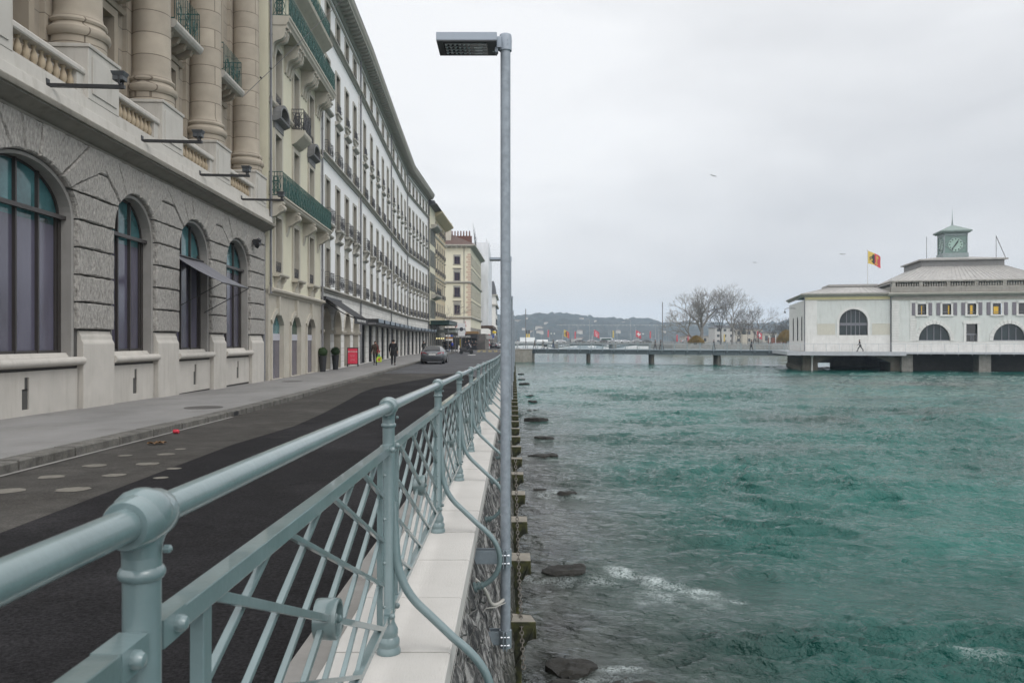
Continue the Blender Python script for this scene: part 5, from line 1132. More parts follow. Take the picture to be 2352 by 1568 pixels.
# ================================================================ river
WL = -4.2
def watermat():
    m = bpy.data.materials.new('river_water'); m.use_nodes = True; n, l = m.node_tree.nodes, m.node_tree.links; b = n['Principled BSDF']
    b.inputs['IOR'].default_value = 1.33; b.inputs['Roughness'].default_value = .07
    t = n.new('ShaderNodeTexCoord')
    def attr(k): a = n.new('ShaderNodeAttribute'); a.attribute_name = k; return a.outputs['Fac']
    ns = n.new('ShaderNodeTexNoise'); ns.inputs['Scale'].default_value = .12; ns.inputs['Detail'].default_value = 3; l.new(t.outputs['Object'], ns.inputs['Vector'])
    r = n.new('ShaderNodeValToRGB'); r.color_ramp.elements[0].position = .35; r.color_ramp.elements[1].position = .65; r.color_ramp.elements[0].color = (.0015, .044, .036, 1); r.color_ramp.elements[1].color = (.004, .084, .069, 1); l.new(ns.outputs[0], r.inputs[0])
    m1 = n.new('ShaderNodeMix'); m1.data_type = 'RGBA'; l.new(attr('shallow'), m1.inputs[0]); l.new(r.outputs[0], m1.inputs[6])
    nb = n.new('ShaderNodeTexNoise'); nb.inputs['Scale'].default_value = 1.4; nb.inputs['Detail'].default_value = 6; l.new(t.outputs['Object'], nb.inputs['Vector'])
    rb = n.new('ShaderNodeValToRGB'); rb.color_ramp.elements[0].position = .35; rb.color_ramp.elements[1].position = .7; rb.color_ramp.elements[0].color = (.012, .013, .011, 1); rb.color_ramp.elements[1].color = (.05, .058, .05, 1); l.new(nb.outputs[0], rb.inputs[0]); l.new(rb.outputs[0], m1.inputs[7])
    m2 = n.new('ShaderNodeMix'); m2.data_type = 'RGBA'
    nf = n.new('ShaderNodeTexNoise'); nf.inputs['Scale'].default_value = 11; nf.inputs['Detail'].default_value = 7; nf.inputs['Roughness'].default_value = .7; nf.inputs['Distortion'].default_value = 1.2; l.new(t.outputs['Object'], nf.inputs['Vector'])
    def mt(op, p, q=None, clamp=False, r_=None):
        x = n.new('ShaderNodeMath'); x.operation = op; x.use_clamp = clamp
        for i_, v_ in enumerate((p, q, r_)):
            if v_ is None: continue
            if isinstance(v_, (int, float)): x.inputs[i_].default_value = v_
            else: l.new(v_, x.inputs[i_])
        return x.outputs[0]
    rid = mt('SUBTRACT', 1.0, mt('MULTIPLY', mt('ABSOLUTE', mt('SUBTRACT', nf.outputs[0], .5)), 9.0), True)
    nf2 = n.new('ShaderNodeTexNoise'); nf2.inputs['Scale'].default_value = 2.6; nf2.inputs['Detail'].default_value = 5; l.new(t.outputs['Object'], nf2.inputs['Vector'])
    body = mt('MULTIPLY_ADD', nf2.outputs[0], 2.4, False, -1.2)
    fsum = mt('MULTIPLY', mt('ADD', mt('MULTIPLY', rid, .9), body), mt('MULTIPLY', attr('foam'), .95), True)
    fr = n.new('ShaderNodeMapRange'); fr.inputs[1].default_value = .16; fr.inputs[2].default_value = .8; l.new(fsum, fr.inputs[0])
    l.new(fr.outputs[0], m2.inputs[0]); l.new(m1.outputs[2], m2.inputs[6]); m2.inputs[7].default_value = (.50, .56, .56, 1); l.new(m2.outputs[2], b.inputs['Base Color'])
    rr_ = n.new('ShaderNodeMapRange'); rr_.inputs[3].default_value = .07; rr_.inputs[4].default_value = .6; l.new(fr.outputs[0], rr_.inputs[0]); l.new(rr_.outputs[0], b.inputs['Roughness'])
    vr = n.new('ShaderNodeVectorRotate'); vr.inputs['Angle'].default_value = R(20); l.new(t.outputs['Object'], vr.inputs[0]); mp1 = n.new('ShaderNodeMapping'); mp1.inputs['Scale'].default_value = (.8, 1.35, 1); l.new(vr.outputs[0], mp1.inputs[0])
    n1 = n.new('ShaderNodeTexNoise'); n1.inputs['Scale'].default_value = 3.4; n1.inputs['Detail'].default_value = 5; n1.inputs['Roughness'].default_value = .55; n1.inputs['Distortion'].default_value = .25; l.new(mp1.outputs[0], n1.inputs['Vector'])
    bp = n.new('ShaderNodeBump'); bp.inputs["Distance"].default_value = .21; bp.inputs['Strength'].default_value = 1; l.new(mt('MULTIPLY', mt('MULTIPLY', n1.outputs[0], attr('chop')), mt('SUBTRACT', 1.0, attr('calm'))), bp.inputs['Height']); l.new(bp.outputs[0], b.inputs['Normal'])
    return m
M['water'] = watermat()
rocks = []   # (x, y, rx, ry, rz above water, seed)
for px, py, wpx, hz_ in ((1305, 1312, 150, .10), (1240, 1127, 44, .06), (1302, 1134, 56, .06), (1250, 1050, 84, .14), (1247, 1006, 58, .12), (1233, 966, 66, .22), (1222, 943, 50, .08), (1223, 924, 28, .18), (1214, 910, 32, .10), (1203, 883, 26, .22), (1198, 872, 20, .16), (1196, 860, 18, .2)):
    Y = -WL * F / (py - 784); rocks.append((wx(px, Y), Y, wpx / F * Y / 2, max(.35, wpx / F * Y * .28), hz_))
rocks += [(.75, 10.1, .42, .42, .16), (1.5, 9.5, .6, .45, .06), (.55, 9.0, .35, .5, .3), (2.3, 9.7, .4, .4, .04)]
def water_height(X, Y):
    mid = np.clip((X - .5) / 7, .36, 1) * np.clip(1.12 - (Y - 25) / 120, .4, 1) * np.clip((150 - Y) / 25, .12, 1)
    big = np.clip(fbm(X / 14, Y / 14, 2, 21) * 2.2 - .6, .25, 1.2)
    patch = np.clip(fbm(X / 4.5, Y / 3.5, 3, 91) * 2.6 - .75, .32, 1.15)
    hs = []
    for ang, sd in ((30, 0), (6, 100)):
        c, s = math.cos(R(ang)), math.sin(R(ang)); U = X * c - Y * s; V = X * s + Y * c
        wU = U + 2.4 * (fbm(X / 2.4, Y / 2.4, 2, 11 + sd) - .5); wV = V + 2.4 * (fbm(X / 2.4, Y / 2.4, 2, 12 + sd) - .5)
        a = 1 - np.abs(2 * fbm(wU / 2.1, wV / 1.0, 3, 1 + sd) - 1) ** .8 * 2.0
        b = fbm(wU / 7, wV / 2.8, 2, 3 + sd); c2 = 1 - np.abs(2 * fbm(wU / .75, wV / .36, 2, 5 + sd) - 1) * 2
        hs.append(.36 * (a - .3) * big * patch + .5 * (b - .5) + .17 * (c2 - .3) * patch)
    w_ = np.clip((Y - 16) / 26, 0, 1); h = (hs[0] * (1 - w_) + hs[1] * w_) * mid
    # standing waves across the middle
    h += .09 * np.sin(wV * 2.1 + 1.5 * fbm(X / 4, Y / 4, 2, 8)) * np.exp(-((Y - 19 - .12 * X) / 4.5) ** 2) * np.clip((X - 2.5) / 4, 0, 1) * np.clip((18 - X) / 6, 0, 1)
    global CHOP
    CHOP = np.clip(patch, .1, 1)
    return h
ysw = [6.5]
while ysw[-1] < 345: ysw.append(ysw[-1] + max(.045, .0045 * ysw[-1]))
ysw = np.array(ysw); xsw = np.concatenate([np.arange(-.5, 26, .085), 26 * np.cumprod(np.full(170, 1.0115))])
Xw, Yw = np.meshgrid(xsw, ysw)
H = water_height(Xw, Yw); foam = np.zeros_like(H)
crest = np.clip((H - .2) * 4, 0, .3); foam += crest * np.clip(fbm(Xw * 1.2, Yw * 1.2, 2, 31) * 2 - .8, 0, 1)
for (rx_, ry_, a, b, hz_) in rocks:
    d = np.sqrt(((Xw - rx_) / (a + .1)) ** 2 + ((Yw - ry_) / (b + .1)) ** 2)
    down = ((Yw - ry_) < .1) & ((Yw - ry_) > -1.6 - a)
    foam += np.where(down, np.clip(1.25 - np.abs(d - 1.15) * 1.3, 0, 1) * .34, np.clip(.8 - np.abs(d - 1.1) * 2.2, 0, 1) * .25) * (1 if hz_ > .05 else .6)
    H += .05 * np.exp(-((d - .3)) ** 2) * (Yw > ry_ - b) - .05 * np.exp(-((Xw - rx_) / (a + .2)) ** 2 - ((Yw - ry_ + b + .4) / .5) ** 2)
# churned tail downstream of the big flat rock and a diagonal seam
seam = np.exp(-((Yw - (14.3 - .95 * (Xw - 1.9))) / .5) ** 2) * (Xw > 1.7) * (Xw < 7.5)
tail = np.exp(-((Xw - 2.6 + .25 * (Yw - 13)) / 1.1) ** 2 - ((Yw - 13.0) / 1.0) ** 2)
foam += tail * .42 + seam * np.clip(fbm(Xw * 1.6, Yw * 1.6, 3, 41) * 2.2 - 1.0, 0, .36)
far = np.clip((Yw - 85) / 20, 0, 1) * np.clip((Xw - 22) / 10, 0, 1); foam += far * np.clip(fbm(Xw / 2.5, Yw / 5, 3, 51) * 3.2 - 1.95, 0, .55)
foam = np.clip(foam, 0, .55)
shal = np.clip(1.15 - (Xw - .2) / (2.2 + 2.6 * fbm(Xw / 5, Yw / 5, 2, 61)), 0, 1) * np.clip((60 - Yw) / 30, 0, 1)
shal = np.clip(shal + .75 * np.exp(-((Xw - 22) / 8) ** 2 - ((Yw - 44) / 2.5) ** 2) * (fbm(Xw / 3, Yw / 3, 2, 71) > .4) + .7 * np.exp(-((Xw - 40) / 9) ** 2 - ((Yw - 78) / 4) ** 2), 0, 1)
lip = .10 * np.exp(-((Yw - (160.5 - .66 * Xw)) / 2.0) ** 2) * (Xw < 46); H += lip + np.where(Yw > 161 - .66 * Xw, .06, 0)
calm = np.clip((Yw - 35) / 140, 0, .62); calm = np.maximum(calm, np.clip((Yw - (162 - .66 * Xw)) / 3, 0, .93))
wobj = grid_mesh('river_water', xsw, ysw, WL + H, M['water'], {'foam': foam, 'shallow': shal, 'calm': calm, 'chop': np.clip(.45 + .65 * CHOP, 0, 1.1)}); tag(wobj, kind='structure')
mb = MB(); mb.quad((-40, 345, WL), (1800, 345, WL), (1800, 1500, WL), (-40, 1500, WL)); mb.quad((175, -40, WL - .02), (900, -40, WL - .02), (900, 346, WL - .02), (175, 346, WL - .02)); mb.quad((-1, -60, WL - .05), (176, -60, WL - .05), (176, 6.6, WL - .05), (-1, 6.6, WL - .05))
o = mb.build('lake_water', mat('lake_water', (.03, .10, .10), .12, .2, .5, .05, .8)); tag(o, kind='structure')
M['wetrock'] = mat('wet_rock', (.014, .013, .010), .6, .5, 5, .05, 7, stain=.5, spec=.3)
rlab = ['long dark slab just under the white water nearest the lamp post', 'small dark wet rock breaking the surface by the wall, beside another', 'small dark wet rock breaking the surface, farther from the wall than its neighbour', 'long flat dark rock lying level in the shallows', 'thin flat dark rock upstream of the longest flat one', 'tall-backed dark boulder in the row along the wall', 'thin rock strip right behind the boulder', 'small square boulder along the wall', 'low flat stone upstream of the square boulder', 'distant dark boulder close to the wall', 'second distant boulder close to the wall', 'farthest small boulder by the wall near the bridge', 'big mossy wet rock at the very bottom beside the nearest corbel', 'half-drowned rock at the bottom edge in dark water', 'mossy rock at the foot of the wall, bottom corner', 'rounded drowned rock at the bottom, right of the others']
for i, (x, y, a, b, h) in enumerate(rocks):
    mb = MB(); rr = random.Random(i); mb.ell((0, 0, 0), a, b, .45 + h * 1.5, 26, 14)
    sd = i * 3
    nv = []
    for v in mb.v:
        q = vnoise(np.array([v[0] * 2.5 + sd]), np.array([v[1] * 2.5 + v[2] * 3]), sd)[0]; z = min(v[2], .32 + h * .6 + .05 * vnoise(np.array([v[0] * 7. + sd]), np.array([v[1] * 7.]), sd)[0])
        ang_ = math.atan2(v[1], v[0]); fc = .8 + .35 * vnoise(np.array([math.cos(ang_) * 1.6 + sd]), np.array([math.sin(ang_) * 1.6]), sd)[0]
        q2 = vnoise(np.array([v[0] * 5. + v[2] * 4 + sd]), np.array([v[1] * 5. - v[2] * 3]), sd + 1)[0]; fc *= .86 + .28 * q2
        nv.append((v[0] * fc * (.9 + .2 * q), v[1] * fc * (.9 + .2 * q), z + (q - .5) * .05 - .06 * q2))
    mb.v = nv
    o = mb.build('river_rock', M['wetrock'], None, (x, y, WL - .30), rr.uniform(-.3, .3), smooth=True, ang=18); tag(o, rlab[i], 'rock', 'dark rocks in the shallows along the wall')
# ================================================================ clock building on the water
def mroot(label): return None
CB = empty('clock_building', (42.6, 116, 0), R(-12.5), 'pale grey waterside building with a green clock tower standing in the river on the right', 'building')
M['mw'] = mat('pale_green_render', (.54, .555, .53), .85, .06, .8, .001, 40, streak=.4); M['mq'] = mat('pale_ashlar', (.61, .60, .575), .85, .08, 1.3, .002, 20, streak=.35)
M['mgrey'] = mat('dark_cornice', (.26, .245, .22), .85, .12, 1, streak=.4); M['mwall2'] = mat('beige_panel', (.50, .48, .41), .85, .05, 1, streak=.2)
M['bal2'] = mat('weathered_stone', (.30, .28, .25), .9, .4, 3, stain=.5)
EW = 6.9; EM = 6.75
# wing
arW = (4.75, 8.6, -1.1, 4.65, arch_pts(6.67, 1.925, 2.7, 1.95, 20))
mb = MB(); wallfront(mb, 0, 11.7, -1.5, 6.0, [arW]); mb.build('wing_wall', M['mw'], CB)
nw = [(12.1, 13.3), (6.9, 8.1), (2.3, 3.3)]
mb = MB(); ops = [(a, b, .1, 3.8, arch_pts((a + b) / 2, (b - a) / 2, 3.2, .6, 8)) for a, b in nw]; wallfront(mb, 0, 18, -1.5, 6.0, ops)
mb.v = [(0, x, z) for x, y, z in mb.v]; mb.quad((0, 18, -1.5), (30, 18, -1.5), (30, 18, 6), (0, 18, 6)); mb.build('side_wall', M['mq'], CB)
for a, b in nw:
    mb = MB(); mb.quad((.35, a, .1), (.35, b, .1), (.35, b, 3.8), (.35, a, 3.8)); mb.quad((0, b, .1), (.35, b, .1), (.35, b, 3.8), (0, b, 3.8)); mb.build('side_window', M['glass'], CB)
mb = MB(); mb.ob(-.02, 1.7, 0, .06, -1.5, 6.0); mb.ob(0, 11.7, 0, .05, -1.5, .9); mb.ob(10.9, 11.7, 0, .07, -1.5, 6) if 0 else None
mb.build('corner_pilaster', M['mq'], CB)
for a_, b_ in ((1.75, 4.2), (9.15, 11.65)): mb = MB(); wallfront(mb, a_, b_, .95, 2.55, [], .02); mb.build('render_panel', M['mwall2'], CB)
mb = MB(); mb.ob(1.7, 4.3, 0, .05, 2.55, 2.62); mb.ob(9.05, 11.7, 0, .05, 2.55, 2.62)
for p, q in zip(arW[4], arW[4][1:]): mb.puz([p, q, (6.67 + (q[0] - 6.67) * 1.17, 2.7 + (q[1] - 2.7) * 1.17), (6.67 + (p[0] - 6.67) * 1.17, 2.7 + (p[1] - 2.7) * 1.17)], 0, .08)
for s in (-1, 1): a, b = sorted((6.67 + s * 1.925, 6.67 + s * 2.25)); mb.ob(a, b, 0, .08, -1.5, 2.7)
mb.build('arch_surround', M['mq'], CB)
def archwin(name, uc, a, z0, zs, b, mull, trans, root, fm, doors=False):
    mb = MB(); reveal(mb, (uc - a, uc + a, z0, zs + b, arch_pts(uc, a, zs, b, 20)), 0, -.4); q = mb.build(name, M['mq'], root, smooth=True, ang=30)
    mb = MB(); mb.add([(uc - a, .38, z0)] + [(p[0], .38, p[1]) for p in arch_pts(uc, a, zs, b, 20)] + [(uc + a, .38, z0)], [tuple(range(23))]); mb.build('pane', mat('river_glass', (.018, .03, .034), .1, .4, .5, spec=.35), q)
    mb = MB()
    for u in mull:
        t = (u - uc) / a; mb.ob(u - .05, u + .05, -.37, -.3, z0, zs + b * math.sqrt(max(0, 1 - t * t)))
    for z, w in trans: mb.ob(uc - a, uc + a, -.37, -.29, z - w, z + w)
    mb.build('window_frame', fm, q); return q
M['gframe'] = mat('grey_frame', (.17, .17, .19), .5, .05)
archwin('arched_door', 6.67, 1.9, -1.1, 2.7, 1.92, [5.8, 7.55, 6.4, 7.0], [(2.35, .06), (2.62, .06), (2.48, .12), (-1.05, .06)], CB, M['gframe'])
mb = MB(); mb.poz([(0, 5.9), (.05, 5.9), (.08, 6.02), (0, 6.05)], -.08, 11.7); mb.poz([(0, 6.45), (.12, 6.45), (.2, 6.6), (.45, 6.72), (.5, 6.85), (.5, EW), (0, 7.0)], -.5, 11.7)
o_ = len(mb.v); mb2 = MB(); mb2.poz([(0, 6.45), (.12, 6.45), (.2, 6.6), (.45, 6.72), (.5, 6.85), (.5, EW), (0, 7.0)], 0, 18.5); mb.add([(y, x, z) for x, y, z in mb2.v], mb2.f)
mb.build('cornice', M['trim'], CB)
mb = MB(); mb.ob(0, 11.7, 0, .03, 6.05, 6.45); mb.build('yellow_frieze', mat('yellow_frieze', (.50, .45, .26), .85, .08, 1), CB)
mb = MB(); v = [(-.5, -.5, EW), (12.2, -.5, EW), (12.2, 18.5, EW), (-.5, 18.5, EW), (5, 6.5, 8.3), (10.5, 6.5, 8.3), (10.5, 12, 8.3), (5, 12, 8.3)]; mb.add(v, [(0, 1, 5, 4), (3, 0, 4, 7), (2, 3, 7, 6), (1, 2, 6, 5), (4, 5, 6, 7)]); mb.box(4.3, 11.2, 5.9, 12.6, 8.3, 8.62)
for k in range(14): mb.bar((-.4 + .9 * k, -.48, EW + .02), (5 + .4 * k, 6.4, 8.33), .05, .05)
mb.build('wing_roof', M['zinc'], CB)
rainpipe(CB, .0, -1.4, 6.4, .12, .08); rainpipe(CB, 11.62, -1.4, 6.4, .12, .08)
# main block
U0, U1 = 11.7, 33.0; fo = .35
sw = [15.62, 18.82, 22.0, 25.2, 28.4]; hrw = [(17.25, 2.05), (26.75, 2.05)]
ops = [(u - .56, u + .56, 3.75, 5.3) for u in sw] + [(u - a, u + a, .1, .1 + a * 1.15, arch_pts(u, a, .1, a * 1.15, 20)) for u, a in hrw] + [(21.3, 22.72, -1.2, 2.45)]
mb = MB(); wallfront(mb, U0, U1, -1.5, 5.8, ops, fo); mb.quad((U0, -fo, -1.5), (U0, .3, -1.5), (U0, .3, 9), (U0, -fo, 9)); mb.quad((U1, -fo, -1.5), (U1, 20, -1.5), (U1, 20, 7), (U1, -fo, 7)); mb.quad((U0, -fo, 6.9), (U1, -fo, 6.9), (U1, 20, 6.9), (U0, 20, 6.9)); mb.build('main_wall', M['mw'], CB)
mb = MB()
for a in (U0, U0 + 2.35): 
    z = -.3
    while z < 5.6: mb.ob(a + .03, a + (1.0 if a == U0 else .9) - (.0 if int(z * 10) % 2 else .12), fo, fo + .06, z, z + .3); z += .36
mb.ob(U0, U1, fo, fo + .07, -1.5, 0.0); mb.ob(U0, U1, fo, fo + .1, -.06, .0)
mb.build('quoins', M['mq'], CB)
for u in sw:
    mb = MB(); ua, ub = u - .56, u + .56
    mb.ob(ua - .25, ua, fo, fo + .07, 3.75, 5.5); mb.ob(ub, ub + .25, fo, fo + .07, 3.75, 5.5); mb.ob(ua - .25, ub + .25, fo, fo + .07, 5.3, 5.5); mb.ob(ua - .3, ub + .3, fo, fo + .14, 3.52, 3.75); s_ = mb.build('window', M['mq'], CB)
    mb = MB(); mb.quad((ua, -fo + .3, 3.75), (ub, -fo + .3, 3.75), (ub, -fo + .3, 5.3), (ua, -fo + .3, 5.3)); mb.build('pane', M['glass'], s_)
    mb = MB(); mb.ob(ua, ub, fo - .28, fo - .2, 5.18, 5.3); mb.ob(ua, ub, fo - .2, fo - .16, 4.1, 4.16); mb.build('guard_bar', M['gframe'], s_)
    w_ = {15.62: (-.02, .1), 18.82: (.25, .42), 22.0: (-.1, .2), 25.2: (-.35, .25)}.get(u)
    if w_:
        mb = MB(); mb.ob(u + w_[0], u + w_[1], fo - .295, fo - .288, 3.85, 4.95 + (.1 if u != 25.2 else -.1)); mb.build('curtain', mat('lit_curtain', (.55, .36, .05), .8, .1, 2, emit=(.9, .5, .05, .18)), s_)
    for s in (-1, 1):
        a, b = sorted((u + s * .86, u + s * 1.32)); mb = MB(); mb.ob(a, b, fo + .02, fo + .07, 3.68, 5.42)
        for zz in (3.78, 4.6): mb.ob(a + .07, b - .07, fo + .07, fo + .085, zz, zz + .7)
        mb.build('shutter', mat('plum_shutter', (.16, .145, .165), .7, .08, 3), s_)
for u, a in hrw:
    q = MB(); ar = arch_pts(u, a, .1, a * 1.15, 20); reveal(q, (u - a, u + a, .1, 3, ar), fo, fo - .4); q = q.build('lunette_window', M['mq'], CB, smooth=True, ang=30)
    mb = MB(); mb.add([(p[0], -fo + .35, p[1]) for p in ar], [tuple(range(21))]); mb.build('pane', mat('river_glass', (.018, .03, .034), .1, .4, .5, spec=.35), q)
    mb = MB()
    for k in (-.43, 0, .43): mb.ob(u + a * k - .045, u + a * k + .045, fo - .34, fo - .26, .1, .1 + a * 1.15 * math.sqrt(1 - k * k))
    mb.ob(u - a, u + a, fo - .34, fo - .25, .1, .2); mb.build('window_frame', M['gframe'], q)
    mb = MB(); n = 15
    for k in range(n):
        t0, t1 = math.pi * (k + .06) / n, math.pi * (k + .94) / n; r1 = a * 1.22 + (.06 if k % 2 else 0)
        mb.puz([(u - a * math.cos(t0), .1 + a * 1.15 * math.sin(t0)), (u - r1 * math.cos(t0), .1 + r1 * 1.12 * math.sin(t0)), (u - r1 * math.cos(t1), .1 + r1 * 1.12 * math.sin(t1)), (u - a * math.cos(t1), .1 + a * 1.15 * math.sin(t1))], fo, fo + .07)
    mb.build('voussoirs', M['mq'], q)
mb = MB(); mb.ob(21.0, 21.3, fo, fo + .08, -1.3, 2.75); mb.ob(22.72, 23.02, fo, fo + .08, -1.3, 2.75); mb.ob(20.9, 23.1, fo, fo + .12, 2.45, 2.8); dr = mb.build('door', M['mq'], CB)
mb = MB(); mb.quad((21.3, .0, -1.2), (22.72, .0, -1.2), (22.72, .0, 2.45), (21.3, .0, 2.45)); mb.build('pane', M['glass'], dr)
mb = MB(); mb.ob(21.3, 22.72, .02, .1, .9, 1.1); [mb.ob(u, u + .1, .02, .1, -1.2, .9) for u in (21.3, 21.95, 22.2, 22.62)]; mb.ob(21.3, 22.72, .02, .1, -.3, -.15); mb.build('door_leaf', M['gframe'], dr)
mb = MB(); mb.poz([(fo, 5.8), (fo + .06, 5.8), (fo + .1, 5.95), (fo, 6.0)], U0 - .1, U1); mb.poz([(fo, 6.35), (fo + .15, 6.4), (fo + .5, 6.6), (fo + .55, 6.75), (fo + .55, 6.85), (fo - .2, 7.0)], U0 - .5, U1 + .5); mb.build('main_cornice', M['trim'], CB)
mb = MB(); mb.ob(U0, U1, fo, fo + .03, 6.0, 6.36); mb.ob(U0 - .1, U1 + .1, -.4, fo + .12, 6.98, 7.62); mb.add([(U0 - .1, -.3, 6.98), (U0 - .1, 20, 6.98), (U0 - .1, 20, 7.62), (U0 - .1, -.3, 7.62)], [(0, 1, 2, 3)]); mb.build('parapet', M['mgrey'], CB)
mb = MB(); mb.ob(U0 - .1, U1, -.15, fo + .1, 7.62, 7.75); mb.ob(U0 - .15, U1, -.2, fo + .16, 8.42, 8.6)
for k in range(7): u = U0 + .0 + 3.55 * k; mb.ob(u, u + .5, -.15, fo + .08, 7.75, 8.42)
mb.box(U0 - .12, U0 + .25, 0, 19, 7.62, 7.75); mb.box(U0 - .15, U0 + .28, 0, 19, 8.42, 8.6)
br_ = mb.build('balustrade', M['bal2'], CB)
bb = MB().lathe([(.05, 7.75), (.12, 7.95), (.1, 8.1), (.05, 8.3), (.08, 8.42)], n=8).build('baluster', M['bal2'], br_, (U0 + .8, -.2, 0), smooth=True)
k = 0
for j in range(6):
    for i in range(9):
        u = U0 + .78 + 3.55 * j + i * .33
        if (i, j) != (0, 0) and u < 32.9: lp(bb, (u, -.2, 0))
# roof
RZ = 8.3; ih = 11.0
mb = MB(); mb.add([(U0 + .2, .0, RZ), (U1, .0, RZ), (U1, 19, RZ), (U0 + .2, 19, RZ), (U0 + 5.3, 4.6, ih), (U1 - 5.3, 4.6, ih), (U1 - 5.3, 14.4, ih), (U0 + 5.3, 14.4, ih)], [(0, 1, 5, 4), (1, 2, 6, 5), (2, 3, 7, 6), (3, 0, 4, 7)])
for k in range(31):
    t = k / 30; a = U0 + .2 + (U1 - U0 - .2) * t; b = U0 + 5.3 + (U1 - U0 - 10.6) * t; mb.bar((a, 0, RZ + .02), (b, 4.6, ih + .02), .05, .05)
mb.build('main_roof', M['zinc'], CB)
mb = MB(); mb.box(U0 + 5.2, U1 - 5.2, 4.5, 14.5, ih - .1, ih + .8); mb.build('lantern_band', mat('zinc_dark', (.19, .185, .18), .6, .1, 2, streak=.3), CB)
mb = MB(); mb.box(U0 + 4.8, U1 - 4.8, 4.1, 14.9, ih + .8, ih + 1.0); mb.add([(U0 + 4.8, 4.1, ih + 1.0), (U1 - 4.8, 4.1, ih + 1.0), (U1 - 4.8, 14.9, ih + 1.0), (U0 + 4.8, 14.9, ih + 1.0), (20, 8, ih + 1.6), (24.5, 8, ih + 1.6), (24.5, 11, ih + 1.6), (20, 11, ih + 1.6)], [(0, 1, 5, 4), (1, 2, 6, 5), (2, 3, 7, 6), (3, 0, 4, 7), (4, 5, 6, 7)]); mb.build('flat_roof', M['zinc'], CB)
# clock tower
tu, tv = 22.3, 7.4; tw = 1.62; tb = 12.2
tz = mat('tower_zinc', (.20, .24, .24), .5, .1, 2, streak=.2); M['cglass'] = mat('clock_glass', (.10, .17, .145), .25, .12, 1, spec=.7); M['copper'] = mat('copper_green', (.17, .215, .20), .6, .12, 2, streak=.2)
mb = MB(); mb.box(tu - tw - .25, tu + tw + .25, tv - .25, tv + 2 * tw + .25, tb - .2, tb + .05); mb.box(tu - tw - .1, tu + tw + .1, tv - .1, tv + 2 * tw + .1, tb + .05, tb + .95)
for x in (tu - tw, tu + tw - .14):
    for y in (tv, tv + 2 * tw - .14): mb.box(x, x + .14, y, y + .14, tb + .95, tb + 3.9)
mb.box(tu - tw, tu + tw, tv, tv + 2 * tw, tb + 3.55, tb + 3.95); ct = mb.build('clock_tower', tz, CB)
mb = MB(); mb.box(tu - tw + .1, tu + tw - .1, tv + .1, tv + 2 * tw - .1, tb + .95, tb + 3.55); mb.build('tower_glass', M['cglass'], ct)
mb = MB(); e = .55; mb.box(tu - tw - .3, tu + tw + .3, tv - .3, tv + 2 * tw + .3, tb + 3.95, tb + 4.1); mb.box(tu - tw - .5, tu + tw + .5, tv - .5, tv + 2 * tw + .5, tb + 4.1, tb + 4.3)
x0_, x1_, y0_, y1_ = tu - tw - .5, tu + tw + .5, tv - .5, tv + 2 * tw + .5; c_ = ((x0_ + x1_) / 2, (y0_ + y1_) / 2)
mb.add([(x0_, y0_, tb + 4.3), (x1_, y0_, tb + 4.3), (x1_, y1_, tb + 4.3), (x0_, y1_, tb + 4.3), (*c_, tb + 5.35)], [(0, 1, 4), (1, 2, 4), (2, 3, 4), (3, 0, 4)])
mb.build('tower_roof', M['copper'], ct); mb = MB(); mb.lathe([(.16, tb + 5.2), (.1, tb + 5.7), (.05, tb + 6.4), (.01, tb + 7.7)], (*c_, 0), 8); mb.build('spire', tz, ct)
zc = tb + 2.2; R0 = .93
for face in ('front', 'left'):
    mb = MB(); mk = MB()
    def pt(a, o, z): return (tu + a, tv + .1 - o, z) if face == 'front' else (tu - tw + .1 - o, tv + tw - a, z)
    dsk = [pt(R0 * 1.08 * math.cos(2 * math.pi * j / 28), .03, zc + R0 * 1.08 * math.sin(2 * math.pi * j / 28)) for j in range(28)]; mb.add(dsk, [tuple(range(28))]); d_ = mb.build('dial', mat('dial_glass', (.27, .38, .33), .3, .05), ct)
    mb = MB()
    for (a0, z0_, a1, z1_) in ((-tw, zc, 0, zc + 1.35), (0, zc + 1.35, tw, zc), (-tw, zc, 0, zc - 1.25), (0, zc - 1.25, tw, zc)): mb.bar(pt(a0 * .94, .02, z0_), pt(a1 * .94, .02, z1_), .06, .06, (0, 1, 0) if face == 'front' else (1, 0, 0))
    mb.build('glazing_bar', tz, ct)
    for j in range(12):
        a = 2 * math.pi * j / 12; p = pt(R0 * .78 * math.sin(a), .05, zc + R0 * .78 * math.cos(a)); q = pt(R0 * .98 * math.sin(a), .05, zc + R0 * .98 * math.cos(a)); mk.bar(p, q, .03, .12, (0, 1, 0) if face == 'front' else (1, 0, 0))
    for ang, L_, w in ((31, .62, .17), (217, .86, .13)):
        a = R(ang); mk.bar(pt(-.12 * math.sin(a), .09, zc - .12 * math.cos(a)), pt(L_ * math.sin(a), .09, zc + L_ * math.cos(a)), .02, w, (0, 1, 0) if face == 'front' else (1, 0, 0))
    mk.build('hands_and_marks', M['black'], d_)
# masts
mb = MB(); mb.tube([(10.0, 7, 8.5), (10.0, 7, 13.9)], .05, 6); mb.build('flagpole', mat('pole_white', (.5, .5, .5), .5, .05), CB)
mb = MB(); mb.tube([(18.2, 7, 12), (18.2, 7, 15.6)], .04, 6); mb.tube([(26.9, 5, 11.9), (26.9, 5, 15.3)], .04, 6); mb.tube([(26.9, 5, 15.2), (28.2, 5, 11.9)], .05, 6); mb.build('mast', M['pipe'], CB)
